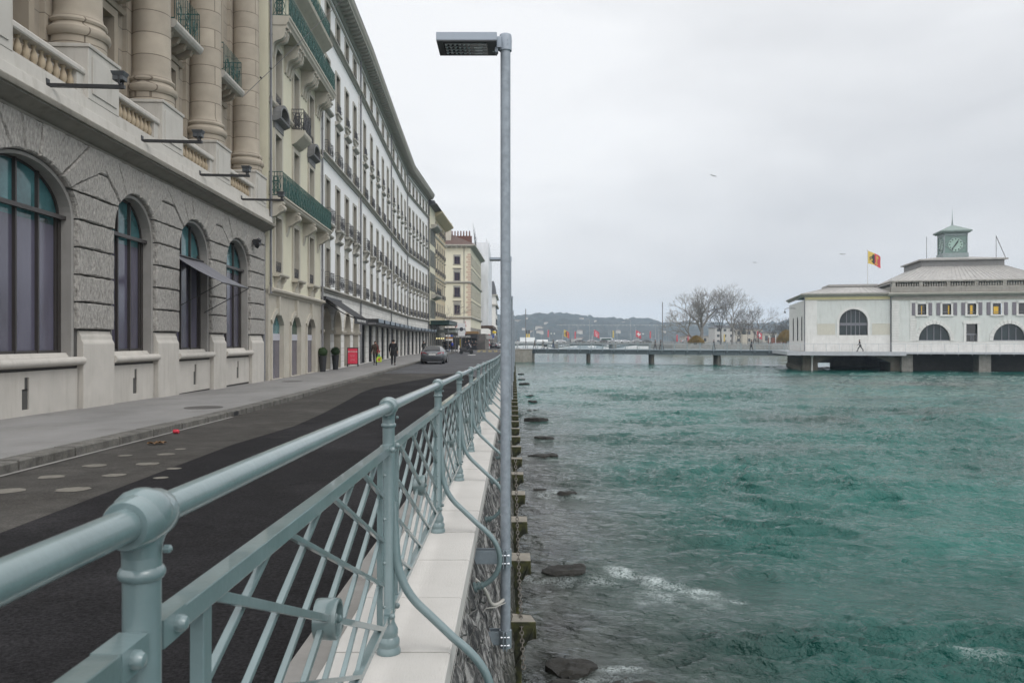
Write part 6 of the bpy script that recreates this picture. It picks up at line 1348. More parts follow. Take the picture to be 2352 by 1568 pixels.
# substructure, platform and walkway
mb = MB()
mb.ob(-.3, 1.75, -6, .6, -4.8, -1.5)
ap = [(1.75, -4.8), (1.75, -2.95)] + [(2.0 + 9.4 * i / 16, -2.95 + 1.15 * math.sin(math.pi * i / 16) ** .9) for i in range(17)] + [(11.6, -2.95), (11.6, -4.8)]
for p, q in zip(ap[1:-2], ap[2:-1]): mb.quad((p[0], -.55, p[1]), (q[0], -.55, q[1]), (q[0], -.55, -1.5), (p[0], -.55, -1.5)); mb.quad((p[0], -.55, p[1]), (q[0], -.55, q[1]), (q[0], 6, q[1]), (p[0], 6, p[1]))
mb.ob(11.5, 13.0, -6, .5, -4.8, -1.5)
mb.box(1.5, 4.2, 17, 17.5, -4.9, -1.6); mb.box(6.3, 14, 17, 17.5, -4.9, -1.6); mb.box(4.2, 6.3, 17, 17.5, -3.5, -1.6); mb.box(-.3, .4, .5, 18, -4.8, -2.4); mb.box(-.5, .4, 0, 18, -4.8, -3.6)
for k in range(11): mb.box(-.45, .1, 2 + 1.45 * k, 2.45 + 1.45 * k, -2.4, -1.7)
mb.build('foundation', mat('wet_foundation', (.14, .125, .10), .85, .25, 1.2, .01, 8, stain=.6, streak=.5), CB)
for a_, b_ in ((12.75, 14.2), (22.6, 24.1)): MB().ob(a_, b_, -1, 1.35, -4.9, -1.75).build('stone_pier', mat('pier_stone', (.21, .20, .18), .85, .25, 1.5, .01, 8, streak=.6), CB)
mb = MB(); mb.box(13, 34, 3, 19, -4.9, -1.6) if 0 else None
mb.ob(-.2, 35, -18, .2, -1.72, -1.5); mb.box(14.8, 35, 3.0, 3.4, -4.9, -1.6); mb.box(-.2, 1.5, 17, 18, -4.9, -1.6); mb.build('deck_slab', mat('dark_soffit', (.05, .048, .045), .9, .2), CB)
mb = MB(); mb.ob(-2.6, 13, .2, 2.7, -1.72, -1.46); mb.ob(-2.6, 13, 2.7, 2.85, -1.98, -1.42); mb.ob(13, 35, .2, 2.2, -1.64, -1.5); mb.ob(13, 35, 2.2, 2.3, -1.74, -1.46); mb.add([(-2.6, -2.7, -1.47), (-.2, -2.7, -1.47), (-.2, 18, -1.47), (-2.6, 18, -1.47)], [(0, 1, 2, 3)]); mb.box(-2.75, -2.6, -2.85, 18, -1.95, -1.42)
mb.build('walkway', mat('walkway_grey', (.38, .39, .41), .7, .1, 2, streak=.2), CB)
mb = MB()
for k in range(22):
    u = -2.6 + 1.72 * k; o = 2.75 if u < 13 else 2.2
    mb.tube([(u, -o, -1.95), (u, -o - .08, -1.0), (u, -o + .05, -.32)], .028, 5)
for z in (-.32,): mb.tube([(-2.7, -2.75, z), (13, -2.75, z)], .03, 5); mb.tube([(13, -2.2, z), (35, -2.2, z)], .03, 5)
for z in (-1.2, -.98, -.76, -.54): mb.tube([(-2.7, -2.77, z), (13, -2.77, z)], .009, 4); mb.tube([(13, -2.25, z), (35, -2.25, z)], .009, 4)
for k in range(12): mb.tube([(-2.7, -2.7 + 1.8 * k, -1.9), (-2.85, -2.7 + 1.8 * k, -1.0), (-2.6, -2.7 + 1.8 * k, -.32)], .028, 5)
mb.tube([(-2.65, -2.7, -.32), (-2.65, 18, -.32)], .03, 5)
mb.build('walkway_railing', mat('pale_rail', (.42, .44, .46), .5, .05), CB)
mb = MB(); mb.tube([(.9, -.9, -1.6), (.9, -.9, -4.6)], .13, 8); mb.box(.7, 1.1, -1.1, -.7, -2.2, -1.6); mb.build('outfall_pipe', M['mq'], CB)
mb = MB(); mb.tube([(0, 10, 5.2), (-1.2, 10, 5.25), (-1.6, 10, 5.1), (-1.6, 10, 4.8)], .04, 6); mb.lathe([(.05, 4.8), (.2, 4.5)], (-1.6, 10, 0), 8); mb.build('wall_lamp', M['black'], CB)
# flags ------------------------------------------------------------
def flag(name, loc, w, h, pat, cols, label, droop=.35, rz=0, pole=None, group=None, side=1, cat='flag'):
    r = empty(name, loc, rz, label, cat, group); nx_, ny_ = 26, 22; mb = MB()
    for j in range(ny_ + 1):
        for i in range(nx_ + 1):
            t, s = i / nx_, j / ny_; mb.v.append((side * w * t * (1 - .25 * droop), .1 * w * math.sin(t * 7 + s * 2) * t, -h * s * (1 - .1 * t) - droop * w * t ** 1.3))
    for j in range(ny_):
        for i in range(nx_): mb.f.append((j * (nx_ + 1) + i, j * (nx_ + 1) + i + 1, (j + 1) * (nx_ + 1) + i + 1, (j + 1) * (nx_ + 1) + i)); mb.mi.append(pat((i + .5) / nx_, (j + .5) / ny_))
    mb.build('cloth', cols, r, smooth=True)
    if pole: mb = MB(); mb.tube([(0, 0, .15), pole], .05, 6); mb.build('pole', mat('pole_white', (.5, .5, .5), .5, .05), r)
    return r
FR, FY, FK, FW = mat('flag_red', (.50, .06, .08), .7, .05), mat('flag_yellow', (.52, .38, .08), .7, .05), mat('flag_black', (.03, .03, .03), .7, .05), mat('flag_white', (.68, .68, .68), .7, .03)
def geneva(x, y):
    if x < .5:
        d = abs(y - .45); 
        return 1 if (x > .36 and .15 < y < .9) or (abs(y - .3 - (.36 - x)) < .06 and x > .12) or (abs(y - .5 - (.3 - x)) < .05 and x > .1) or (abs(y - .75) < .05 and x > .25) else 0
    return 3 if (.62 < x < .68 and .15 < y < .75) or (.68 < x < .8 and .18 < y < .34) or ((x - .65) ** 2 + (y - .8) ** 2 < .012 and (x - .65) ** 2 + (y - .8) ** 2 > .002) else 2
swiss = lambda x, y: 1 if (abs(x - .5) < .09 and abs(y - .5) < .3) or (abs(y - .5) < .1 and abs(x - .5) < .3) else 0
p = Matrix.Translation(CB.location) @ Matrix.Rotation(CB.rotation_euler.z, 4, 'Z') @ Vector((10.06, 7, 13.7))
flag('roof_flag', p, 2.2, 1.9, geneva, [FY, FK, FR, FY], 'yellow and red heraldic flag flying on the roof of the clock building wing', .42)
# ================================================================ footbridge
FB = empty('footbridge', (0, 163.8, 0), math.atan2(-30.3, 46), 'low blue-grey steel footbridge on slim piers crossing the river', 'bridge'); LB_ = 55.6
M['steel'] = mat('bridge_steel', (.13, .16, .175), .55, .12, 1.5, streak=.2); M['steel2'] = mat('bridge_edge', (.24, .28, .31), .5, .08, 2)
MB().ob(-3, LB_, -6, .3, -1.62, -1.47).build('deck', M['steel2'], FB)
MB().ob(.8, LB_, -.15, .0, -2.4, -1.62).build('girder', M['steel'], FB)
mb = MB(); mb.ob(.8, LB_, -6, -5.8, -2.4, -1.62)
for k in range(23): mb.ob(1 + 2.42 * k, 1.08 + 2.42 * k, 0, .25, -2.42, -1.62)
mb.build('stiffeners', M['steel'], FB)
mb = MB(); 
for k in range(24):
    for j, dz in ((0, 0), (.12, 0)): mb.box(2.42 * k - 1 + j, 2.42 * k - .93 + j, -.3, -.26, -1.9, -.28)
for z in (-.28, -.4, -1.35): mb.box(-2, LB_, -.3, -.27, z, z + .035)
for k in range(230): mb.box(-1 + .245 * k, -.985 + .245 * k, -.295, -.28, -1.35, -.4)
mb.build('near_railing', mat('rail_steel', (.26, .31, .33), .5, .05), FB)
mb = MB()
for k in range(24): mb.box(2.42 * k - 1, 2.42 * k - .94, 5.9, 5.94, -1.6, -.28)
for z in (-.28, -.6, -.95, -1.25): mb.box(-2, LB_, 5.9, 5.93, z, z + .03)
mb.build('far_railing', mat('rail_steel', (.26, .31, .33), .5, .05), FB)
for k, px in enumerate((1352, 1499, 1652)):
    # intersection of the view ray with the bridge line
    rr_ = (px - 1176) / F; t = (rr_ * 163.8) / (46 + 30.3 * rr_); u = t * 55.08
    mb = MB(); mb.box(u - 1.1, u + 1.1, .3, 5.6, -5.2, -2.42) if 0 else mb.pxy([(u + x_ * .835 - (y_ + .2) * .55, .3 + x_ * .55 + (y_ + .2) * .835) for x_, y_ in ((-.26, .2), (0, -.1), (.26, .2), (.26, 3.4), (-.26, 3.4))], -5.2, -2.41)
    mb.build('pier', mat('bridge_pier', (.17, .155, .135), .9, .25, 1.5, streak=.7), FB)
mb = MB(); mb.tube([(3.4, -.1, -1.4), (3.4, -.1, 6.6)], .08, 6); mb.build('mast', M['pipe'], FB)
mb = MB(); mb.tube([(33.0, -.1, -1.4), (33.0, -.1, 7.2)], .08, 6); mb.build('mast', M['pipe'], FB)
ab = MB(); ab.lathe([(2.2, -4.8), (2.2, -1.75), (2.3, -1.7), (2.3, -1.5)], (1.9, 160.6, 0), 20); ab.box(-1, 2.0, 158.4, 166, -4.8, -1.62); ab.box(2.0, 4.6, 161.4, 165.5, -4.8, -2.42); o = ab.build('bridge_abutment', mat('abutment_stone', (.26, .245, .215), .85, .2, 1.2, streak=.5), smooth=True, ang=30); tag(o, 'rounded pale stone abutment where the footbridge meets the quay', 'abutment')
# ================================================================ road bridge behind, with cars and flags
RB = empty('road_bridge', (0, 350, 0), 0, 'long low road bridge with a dark green iron girder behind the footbridge', 'bridge')
mb = MB(); mb.ob(-6, 200, -14, 0, -1.25, -.9); mb.ob(-6, 200, -.3, .15, -.9, -.72); mb.ob(-6, 200, -.3, .15, -.12, 0.02)
for k in range(52): mb.ob(-6 + 4 * k, -5.4 + 4 * k, -.3, .12, -.72, -.12)
mb.build('parapet', mat('parapet_stone', (.30, .29, .28), .8, .1), RB)
mb = MB()
for k in range(300): mb.ob(-5.9 + .68 * k, -5.72 + .68 * k, -.2, 0, -.72, -.12)
mb.build('parapet_balusters', M['trim'], RB)
mb = MB(); mb.ob(-6, 200, -.4, .1, -1.5, -1.25)
for k in range(8):
    a = -6 + 25.5 * k; pts = [(a + 25.5 * i / 24, -2.9 + 1.25 * math.sin(math.pi * i / 24)) for i in range(25)]
    for p_, q_ in zip(pts, pts[1:]): mb.quad((p_[0], -.0, p_[1]), (q_[0], -.0, q_[1]), (q_[0], -.0, q_[1] + .45), (p_[0], -.0, p_[1] + .45))
    for i in range(0, 24, 1): mb.bar((pts[i][0], 0, pts[i][1]), (pts[i + 1][0], 0, -1.3), .1, .12); mb.bar((pts[i + 1][0], 0, pts[i + 1][1]), (pts[i][0], 0, -1.3), .1, .12)
mb.build('girder', mat('girder_green', (.025, .05, .045), .6, .2), RB)
for k in range(9):
    a = -6 + 25.5 * k; MB().ob(a - 1, a + 1, -12, .8, -5, -1.3).build('pier', mat('bridge_pier', (.17, .155, .135), .9, .25, 1.5, streak=.7), RB)
M['farpole'] = mat('far_pole', (.35, .36, .37), .5, .05)
for i, (px, py, kind, gl) in enumerate(((1257.6, 757.5, 0, 'small limp red flag, first from the left on the road bridge'), (1295.5, 757, 1, 'yellow and red heraldic flag on the road bridge'), (1319.5, 761, 0, 'limp red flag on a leaning white pole, third on the road bridge'), (1364.5, 757, 2, 'large waving red flag with a pale emblem on the road bridge'), (1407, 759, 3, 'furled yellow flag on a leaning pole on the road bridge'), (1460.5, 758, 4, 'red flag with white cross waving on the road bridge'), (1492, 760, 0, 'limp red flag on a leaning pole right of the white-cross flag'), (1553.5, 768, 0, 'limp red flag on the road bridge in front of the leftmost big tree'), (1579, 768, 0, 'limp red flag in front of the trunk of the leftmost big tree'), (1662, 767, 3, 'furled yellow flag below the rightmost big tree'), (1738.5, 760, 4, 'red flag with white cross at the right, beside the bare shrubs'))):
    Y = 348; x, z = wx(px, Y), wz(py, Y)
    small = kind in (0, 3); cols = {0: [FR], 1: [FY, FK, FR, FY], 2: [FR, mat('flag_pink', (.6, .3, .33), .7, .05)], 3: [FY], 4: [FR, FW]}[kind]; pf = {0: lambda a, b: 0, 1: geneva, 2: lambda a, b: 1 if .45 < (a - .5) ** 2 * 9 + (b - .5) ** 2 * 9 < 1 or (abs(a - .5) < .1 and b > .4) else 0, 3: lambda a, b: 0, 4: swiss}[kind]
    flag('bridge_flag', (x, Y, z), .7 if small else 2.6, 3.2 if small else 2.9, pf, cols, gl, .5 if not small else .3, 0, ((1.3 if small else -1.2), 0, -z - 1.0), 'flags along the road bridge')
for i, (px, py) in enumerate(((1306.7, 746), (1327.6, 746), (1353.9, 733), (1417.4, 746), (1448.7, 735), (1505, 747), (1580, 747), (1700, 747))):
    Y = 352; x, z = wx(px, Y), wz(py, Y); mb = MB(); mb.tube([(0, 0, -.9 - z), (0, 0, -.3), (-.3, 0, 0), (-1.6, 0, .2)] if i in (2, 4) else [(0, 0, -.9 - z), (0, 0, 0)], .09, 6); o = mb.build('tall_lamp_post', M['farpole'], None, (x, Y, z), smooth=True)
    tag(o, 'tall thin pale pole standing behind the road bridge' if i not in (2, 4) else ['', '', 'tall pale lamp post with a curved head above the large red flag', '', 'tall pale lamp post with a curved head beside the white-cross flag'][i], 'lamp post', 'tall poles at the lake edge')
for i, (px, py) in enumerate(((1268.5, 766), (1472.5, 767))):
    Y = 346; r = empty('twin_globe_lamp', (wx(px + 1, Y), Y, 0), 0, ['twin white globe lamp left of the yellow flag on the road bridge', 'twin white globe lamp right of the white-cross flag on the road bridge'][i], 'lamp'); z = wz(py, Y)
    mb = MB(); mb.tube([(0, 0, -.9), (0, 0, z - .5)], .08, 6); mb.tube([(-.65, 0, z - .3), (0, 0, z - .6), (.65, 0, z - .3)], .05, 5); mb.build('post', M['pipe'], r); mb = MB(); mb.ell((-.65, 0, z), .3, .3, .3); mb.ell((.65, 0, z), .3, .3, .3); mb.build('globe', mat('globe_white', (.7, .7, .68), .4, .02), r, smooth=True)
# string of festoon bulbs
mb = MB(); mb.tube([(x, 356, 7.35) for x in np.linspace(20, 140, 12)], .02, 4)
for k in range(70): mb.ell((22 + 1.72 * k, 356, 7.15), .11, .11, .13, 6, 5)
tag(mb.build('string_lights', mat('bulb_white', (.75, .75, .72), .4, .02)), 'long straight string of tiny white bulbs above the lakeside', 'string lights')
# ================================================================ cars
def car(loc, rz, body, label, L=4.9, H_=1.42, group=None, name='parked_car', detail=True):
    r = empty(name, loc, rz, label, 'car', group); sy, sz = L / 4.95, H_ / 1.42
    st = [(0, .74, .38, .74, .80, .62), (.06, .86, .30, .86, .95, .70), (.22, .92, .24, .93, 1.02, .70), (.45, .935, .2, .95, 1.12, .66), (.95, .94, .18, .96, 1.32, .60), (1.5, .94, .18, .95, 1.40, .57), (2.3, .94, .18, .93, 1.42, .57), (3.0, .94, .18, .92, 1.37, .56), (3.75, .94, .18, .91, 1.03, .62), (4.3, .92, .2, .84, .93, .66), (4.75, .84, .26, .70, .78, .56), (4.95, .66, .36, .56, .62, .4)]
    def ring(s):
        y, w, zb, zl, zr, wr = s; h = [(0, zb), (w * .86, zb), (w * .97, zb + .12), (w, .52), (w * .985, .70 if zl > .75 else zl * .9), (w * .95, zl), ((w * .95 + wr) / 2 + .02, (zl + zr) / 2), (wr, zr - .03), (wr * .6, zr + .0), (0, zr + .01)]
        return [(a, y * sy, z * sz) for a, z in h] + [(-a, y * sy, z * sz) for a, z in h[-2:0:-1]]
    mb = MB(); rs = [ring(s) for s in st]; n = len(rs[0])
    mb.add([v for q in rs for v in q], [(i * n + j, (i + 1) * n + j, (i + 1) * n + (j + 1) % n, i * n + (j + 1) % n) for i in range(len(rs) - 1) for j in range(n)] + [tuple(range(n)), tuple(range((len(rs) - 1) * n, len(rs) * n))[::-1]])
    b = mb.build('body', body, r, smooth=True, ang=50); 
    mb = MB()
    for s in (1, -1):
        for i in (4, 5, 6, 7):
            A_, B_ = rs[i], rs[i + 1]
            def q(P_, j, t=0): a, y, z = P_[j]; return (s * (a + .012), y, z)
            mb.quad(tuple(q(A_, 5)[k] + (.02 if k == 2 else 0) for k in range(3)), tuple(q(B_, 5)[k] + (.02 if k == 2 else 0) for k in range(3)), q(B_, 6), q(A_, 6)); mb.quad(q(A_, 6), q(B_, 6), tuple(q(B_, 7)[k] - (.03 if k == 2 else 0) for k in range(3)), tuple(q(A_, 7)[k] - (.03 if k == 2 else 0) for k in range(3)))
    mb.add([(-.62, .26 * sy, 1.09 * sz), (.62, .26 * sy, 1.09 * sz), (.54, .90 * sy, 1.365 * sz), (-.54, .90 * sy, 1.365 * sz)], [(0, 1, 2, 3)]); mb.add([(-.56, 3.78 * sy, 1.045 * sz), (.56, 3.78 * sy, 1.045 * sz), (.5, 3.05 * sy, 1.38 * sz), (-.5, 3.05 * sy, 1.38 * sz)], [(0, 1, 2, 3)])
    mb.build('window', mat('car_glass', (.006, .006, .007), .12, .05, 1, spec=.25), r)
    for s in (1, -1):
        for y in (.85, 3.85):
            mb = MB(); mb.lathe([(.1, -.02), (.27, -.02), (.33, -.01), (.345, .06), (.345, .2), (.33, .22), (.1, .22)], (0, 0, 0), 22, 'x'); o = mb.build('wheel', mat('tyre', (.018, .018, .018), .85, .1), r, (s * .93 if s < 0 else .73, y * sy, .335), smooth=True, ang=35); o.location.x = .72 if s > 0 else -.94
            if detail: mb = MB(); mb.lathe([(.02, 0), (.1, .0), (.22, -.0), (.24, .02)], (.205 if s > 0 else -.005, 0, 0), 20, 'x'); [mb.bar((.215 if s > 0 else -.015, 0, 0), (.215 if s > 0 else -.015, .22 * math.cos(q), .22 * math.sin(q)), .02, .05) for q in [2 * math.pi * k / 5 for k in range(5)]]; mb.build('rim', mat('alloy', (.35, .35, .37), .3, .1, metal=.8), o)
    if detail:
        for s in (1, -1):
            mb = MB(); mb.add([(s * .42, .028, .80 * sz), (s * .88, .15, .80 * sz), (s * .90, .17, .95 * sz), (s * .62, .045, .93 * sz), (s * .42, .02, .85 * sz)], [(0, 1, 2, 3, 4)]); mb.v = [(x, y - .035, z) for x, y, z in mb.v]; mb.build('tail_light', mat('tail_red', (.35, .01, .02), .2, .2, spec=.8), r)
        mb = MB(); mb.box(-.27, .27, -.025, .01, .70 * sz, .82 * sz); mb.build('number_plate', mat('plate_white', (.6, .6, .58), .5, .03), r)
        mb = MB(); mb.box(-.4, .4, -.02, .01, .86 * sz, .885 * sz); mb.build('chrome_strip', mat('chrome', (.7, .7, .7), .15, .02, metal=1), r)
        mb = MB(); mb.box(-.80, .80, -.01, .3, .2, .34); mb.box(-.78, -.55, -.02, .02, .25, .31); mb.build('lower_bumper', M['black'], r)
        for s in (1, -1): mb = MB(); mb.ell((s * 1.03, 3.15 * sy, 1.0 * sz), .11, .08, .08, 10, 6); mb.build('mirror', body, r, smooth=True)
    return r
paint = lambda n_, c: mat(n_, c, .28, .03, 1, metal=.5, coat=.6)
cr_ = paint('paint_grey', (.10, .105, .115)); a_ = math.atan2(.036, 1)
car((-6.25, 62.3, gz(62) - .125), R(1.0), cr_, 'dark silver-grey estate car parked at the kerb, seen from behind', H_=1.42)
car((wx(1133.6, 188), 188, gz(188) - .125), R(-2), paint('paint_dark', (.03, .032, .036)), 'dark car parked far down the quay by the red and white pole')
for i in range(3): car((wx(1139, 188) + 1.2 + .35 * i, 196 + 7 * i, gz(190) - .125), R(-2), paint('paint_white', (.55, .56, .58)), ['first white car parked behind the far dark car', 'second white car parked behind the far dark car', 'third white car parked behind the far dark car'][i], H_=1.6, detail=False)
bc = [(1287.5, 'white'), (1332, 'dark'), (1360, 'silver'), (1388, 'dark'), (1408, 'silver'), (1421, 'white'), (1435, 'white2'), (1463, 'silver'), (1485, 'dark'), (1575, 'silver')]
pc = {'white': paint('paint_white', (.55, .56, .58)), 'white2': paint('paint_white', (.55, .56, .58)), 'dark': paint('paint_dark', (.03, .032, .036)), 'silver': paint('paint_silver', (.3, .31, .32))}
c0 = None
for i, (px, k) in enumerate(bc):
    lab = ['leftmost white car on the road bridge', 'dark car on the road bridge left of the large red flag', 'silver car on the road bridge below the large red flag', 'dark car on the road bridge just left of the van', 'silver car on the road bridge in front of the van', 'white car on the road bridge right of the van front', 'white hatchback on the road bridge between van and white-cross flag', 'silver car on the road bridge below the white-cross flag', 'dark car on the road bridge right of the white-cross flag', 'silver car on the road bridge behind the willow'][i]
    q = car((wx(px, 354) - 2.3, 354, -.95 + .2), R(-90), pc[k], lab, H_=1.5, detail=False, group='cars on the road bridge', name='bridge_car')
van = empty('white_van', (wx(1393, 357), 357, -.75), 0, 'long white van with green windows on the road bridge', 'van')
mb = MB(); mb.puz([(-2.7, .4), (3.2, .4), (3.3, 1.2), (2.5, 2.35), (-2.6, 2.4), (-2.75, 2.2)], -2, 0); mb.build('body', pc['white'], van, bevel=.05); mb = MB(); mb.ob(-2.3, 2.2, 0, .02, 1.4, 2.05); mb.build('window', M['gglass'], van)
mb = MB(); [mb.lathe([(.35, .02), (.35, -.25)], (x, 0, .35), 12, 'y') for x in (-1.7, 2.2)]; mb.build('wheel', mat('tyre', (.018, .018, .018), .85, .1), van)
# scooter
sc = empty('scooter', (-6.35, 110.5, gz(110) - .125), R(15), 'black maxi scooter parked across the road edge with a pale windscreen', 'scooter')
for x in (-.72, .72): MB().lathe([(.12, -.06), (.24, -.06), (.29, 0), (.24, .06), (.12, .06)], (x, 0, .29), 18, 'y').build('wheel', mat('tyre', (.018, .018, .018), .85, .1), sc, smooth=True)
mb = MB(); mb.puz([(-.95, .62), (-.6, .35), (-.1, .28), (.35, .25), (.5, .5), (.72, .95), (.62, 1.0), (.35, .62), (.1, .5), (-.1, .78), (-.95, .85)], -.18, .18); mb.build('body', mat('scooter_black', (.02, .02, .022), .3, .1), sc, bevel=.04)
mb = MB(); mb.puz([(-.9, .84), (.0, .78), (-.05, .9), (-.85, .95)], -.14, .14); mb.build('seat', M['black'], sc, bevel=.03)
mb = MB(); mb.puz([(.62, .95), (.72, .95), (.42, 1.5), (.36, 1.48)], -.2, .2); mb.build('windscreen', mat('screen_pale', (.5, .5, .52), .2, .05), sc); mb = MB(); mb.tube([(.45, -.35, 1.05), (.5, 0, 1.02), (.45, .35, 1.05)], .025, 6); mb.tube([(.55, 0, .95), (.72, 0, .3)], .05, 6); mb.build('handlebar', M['black'], sc)
MB().ob(-.98, -.94, -.08, .08, .62, .75).build('tail_light', mat('tail_red', (.35, .01, .02), .2, .2), sc)
# ================================================================ shop things on the pavement
def onpave(px, Y): return (wx(px, Y), Y, gz(Y))
for i, (px, Y, lab) in enumerate(((741.5, 43.4, 'round clipped box ball in a tall dark pot, left one beside the rain pipe'), (770.5, 46.8, 'round clipped box ball in a tall dark pot, right one nearer the red board'))):
    r = empty('potted_topiary', onpave(px, Y), 0, lab, 'potted plant', 'box balls in dark pots')
    mb = MB(); mb.lathe([(.14, 0), (.15, 0), (.215, .80), (.235, .81), (.235, .86), (.2, .86), (.19, .80), (.01, .78)], n=20); mb.build('pot', mat('pot_dark', (.02, .021, .023), .6, .1), r, smooth=True, ang=30)
    mb = MB(); lr = random.Random(i)
    mb.ell((0, 0, 1.07), .235, .235, .235, 16, 10)
    for k in range(1500):
        z = lr.uniform(-1, 1); a = lr.uniform(0, 6.283); q = math.sqrt(1 - z * z); d = Vector((q * math.cos(a), q * math.sin(a), z)); p_ = Vector((0, 0, 1.07)) + d * lr.uniform(.225, .262)
        t = Vector((lr.uniform(-1, 1), lr.uniform(-1, 1), lr.uniform(-1, 1))).normalized(); s = d.cross(t).normalized() * .011; u = (d + t * .6).normalized() * .03
        mb.add([p_ - s, p_ + s, p_ + u], [(0, 1, 2)])
    mb.build('foliage', mat('box_leaves', (.022, .05, .012), .7, .5, 14), r)
bd = empty('sandwich_board', onpave(810.5, 52.6), R(8), 'red and black sandwich board with white lettering on the pavement', 'sign')
mb = MB(); 
for s in (-1, 1):
    for x in (-.36, .31): mb.bar((x + .025, s * .24, 0), (x + .025, s * .02, 1.25), .05, .05)
    mb.bar((-.35, s * .02, 1.23), (.35, s * .02, 1.23), .05, .05, (0, 0, 1)); mb.bar((-.35, s * .215, .16), (.35, s * .215, .16), .05, .05, (0, 0, 1))
mb.build('frame', M['black'], bd); tl = math.atan2(.2, 1.07)
mb = MB(); mb.add([(-.31, -.212, .19), (.31, -.212, .19), (.31, -.024, 1.21), (-.31, -.024, 1.21)], [(0, 1, 2, 3)]); mb.build('poster', mat('poster_red', (.58, .025, .06), .6, .04), bd)
textmesh('lettering', 'BROGUE', .14, M['lett'], bd, (0, -.075, .98), (R(90) - .185, 0, 0), .003, sx=1.15)
mb = MB(); lr = random.Random(2)
for z, w in ((.78, .19), (.74, .13), (.70, .17), (.66, .15), (.62, .1), (.5, .17), (.46, .12), (.42, .16), (.38, .19)):
    y = -.212 + (z - .19) * .184 - .006
    x = -w
    while x < w: L_ = lr.uniform(.02, .05); mb.box(x, min(w, x + L_), y, y + .003, z, z + .014); x += L_ + .012
mb.build('small_print', mat('pink_print', (.6, .25, .28), .7, .02), bd)
# banner, bollard, poles, signs
bn = empty('street_banner', (wx(1060, 125), 125, 0), 0, 'tapered white banner with a round blue emblem on a pole', 'banner')
w0, w1, zt_, zb_ = .67, .52, wz(741.8, 125), wz(771.5, 125); mb = MB(); mb.add([(-w1, -.02, zb_), (w1, -.02, zb_), (w0, -.02, zt_), (-w0, -.02, zt_), (-w1, .02, zb_), (w1, .02, zb_), (w0, .02, zt_), (-w0, .02, zt_)], [(0, 1, 2, 3), (7, 6, 5, 4), (0, 3, 7, 4), (1, 5, 6, 2), (2, 6, 7, 3), (0, 4, 5, 1)]); mb.build('cloth', FW, bn)
mb = MB(); zc_ = (zt_ + zb_) / 2 + .05; mb.lathe([(.001, -.03), (.30, -.03), (.30, -.025)], (0, 0, zc_), 24, 'y'); mb.build('emblem', mat('emblem_blue', (.03, .04, .09), .6, .1), bn)
mb = MB(); mb.ob(-.58, -.34, .02, .03, zc_ - .15, zc_ + .15); mb.ob(.34, .58, .02, .03, zc_ - .15, zc_ + .15); mb.lathe([(.2, -.036), (.17, -.036)], (0, 0, zc_), 20, 'y')
for k in range(3): a = math.pi * k / 3; mb.bar((-.2 * math.cos(a), -.036, zc_ - .2 * math.sin(a)), (.2 * math.cos(a), -.036, zc_ + .2 * math.sin(a)), .01, .03, (0, 1, 0))
mb.build('emblem_marks', mat('emblem_grey', (.25, .26, .28), .6, .05), bn); MB().tube([(0, .05, gz(125)), (0, .05, zt_)], .05, 8).build('pole', M['pipe'], bn)
bo = MB().lathe([(.14, 0), (.14, .7), (.09, .8), (.12, .9), (.1, 1.0), (.01, 1.05)], (0, 0, 0), 14).build('bollard', M['lett'], None, onpave(1054, 118), smooth=True); tag(bo, 'white rounded bollard at the kerb near the scooter', 'bollard')
rp = empty('striped_pole', (wx(1123.3, 184), 184, gz(184)), 0, 'red and white striped pole beside the far parked cars', 'pole')
for k in range(6): MB().lathe([(.13, .55 * k), (.13, .55 * k + .55)], n=12).build('stripe', FR if k % 2 else FW, rp, smooth=True)
sgn = empty('direction_sign', (wx(1039.5, 140), 140, 0), 0, 'street direction sign with white, brown and blue plates on a grey pole', 'sign')
MB().tube([(0, 0, gz(140)), (0, 0, 1.6)], .05, 8).build('pole', M['pipe'], sgn)
for z, c, x in ((1.0, FW, -1.0), (.6, mat('sign_brown', (.35, .18, .06), .6, .05), -.9), (.3, FW, -.9)): MB().puz([(x - .4, z), (0, z - .15), (.0, z + .15)] if 0 else [(x - .3, z), (x - .1, z - .16), (.05, z - .16), (.05, z + .16), (x - .1, z + .16)], .06, .09).build('plate', c, sgn)
MB().ob(.0 - .35, .05, .1, .12, .84, 1.16).build('blue_square', mat('sign_blue', (.03, .08, .35), .6, .05), sgn)
ys_g = empty('yellow_sign', (wx(1135.6, 170), 170, 0), 0, 'yellow arrow-shaped traffic sign tilted on a pole near the far cars', 'sign'); z = wz(761.8, 170)
mb = MB(); mb.puz([(-.5, z - .1), (-.1, z + .35), (.0, z + .15), (.45, z + .0), (.3, z - .4), (-.15, z - .3)], 0, .04); mb.build('plate', M['yellow'], ys_g); MB().tube([(0, .05, gz(170)), (0, .05, z)], .05, 6).build('pole', M['pipe'], ys_g)
bs = empty('blue_sign', (wx(1131, 195), 195, 0), 0, 'small round blue traffic sign over the far parked cars', 'sign'); MB().lathe([(.02, -.03), (.42, -.03), (.42, .0)], (0, 0, wz(773, 195)), 16, 'y').build('plate', mat('sign_blue', (.03, .08, .35), .6, .05), bs); MB().tube([(0, .05, gz(195)), (0, .05, wz(773, 195))], .04, 6).build('pole', M['pipe'], bs)
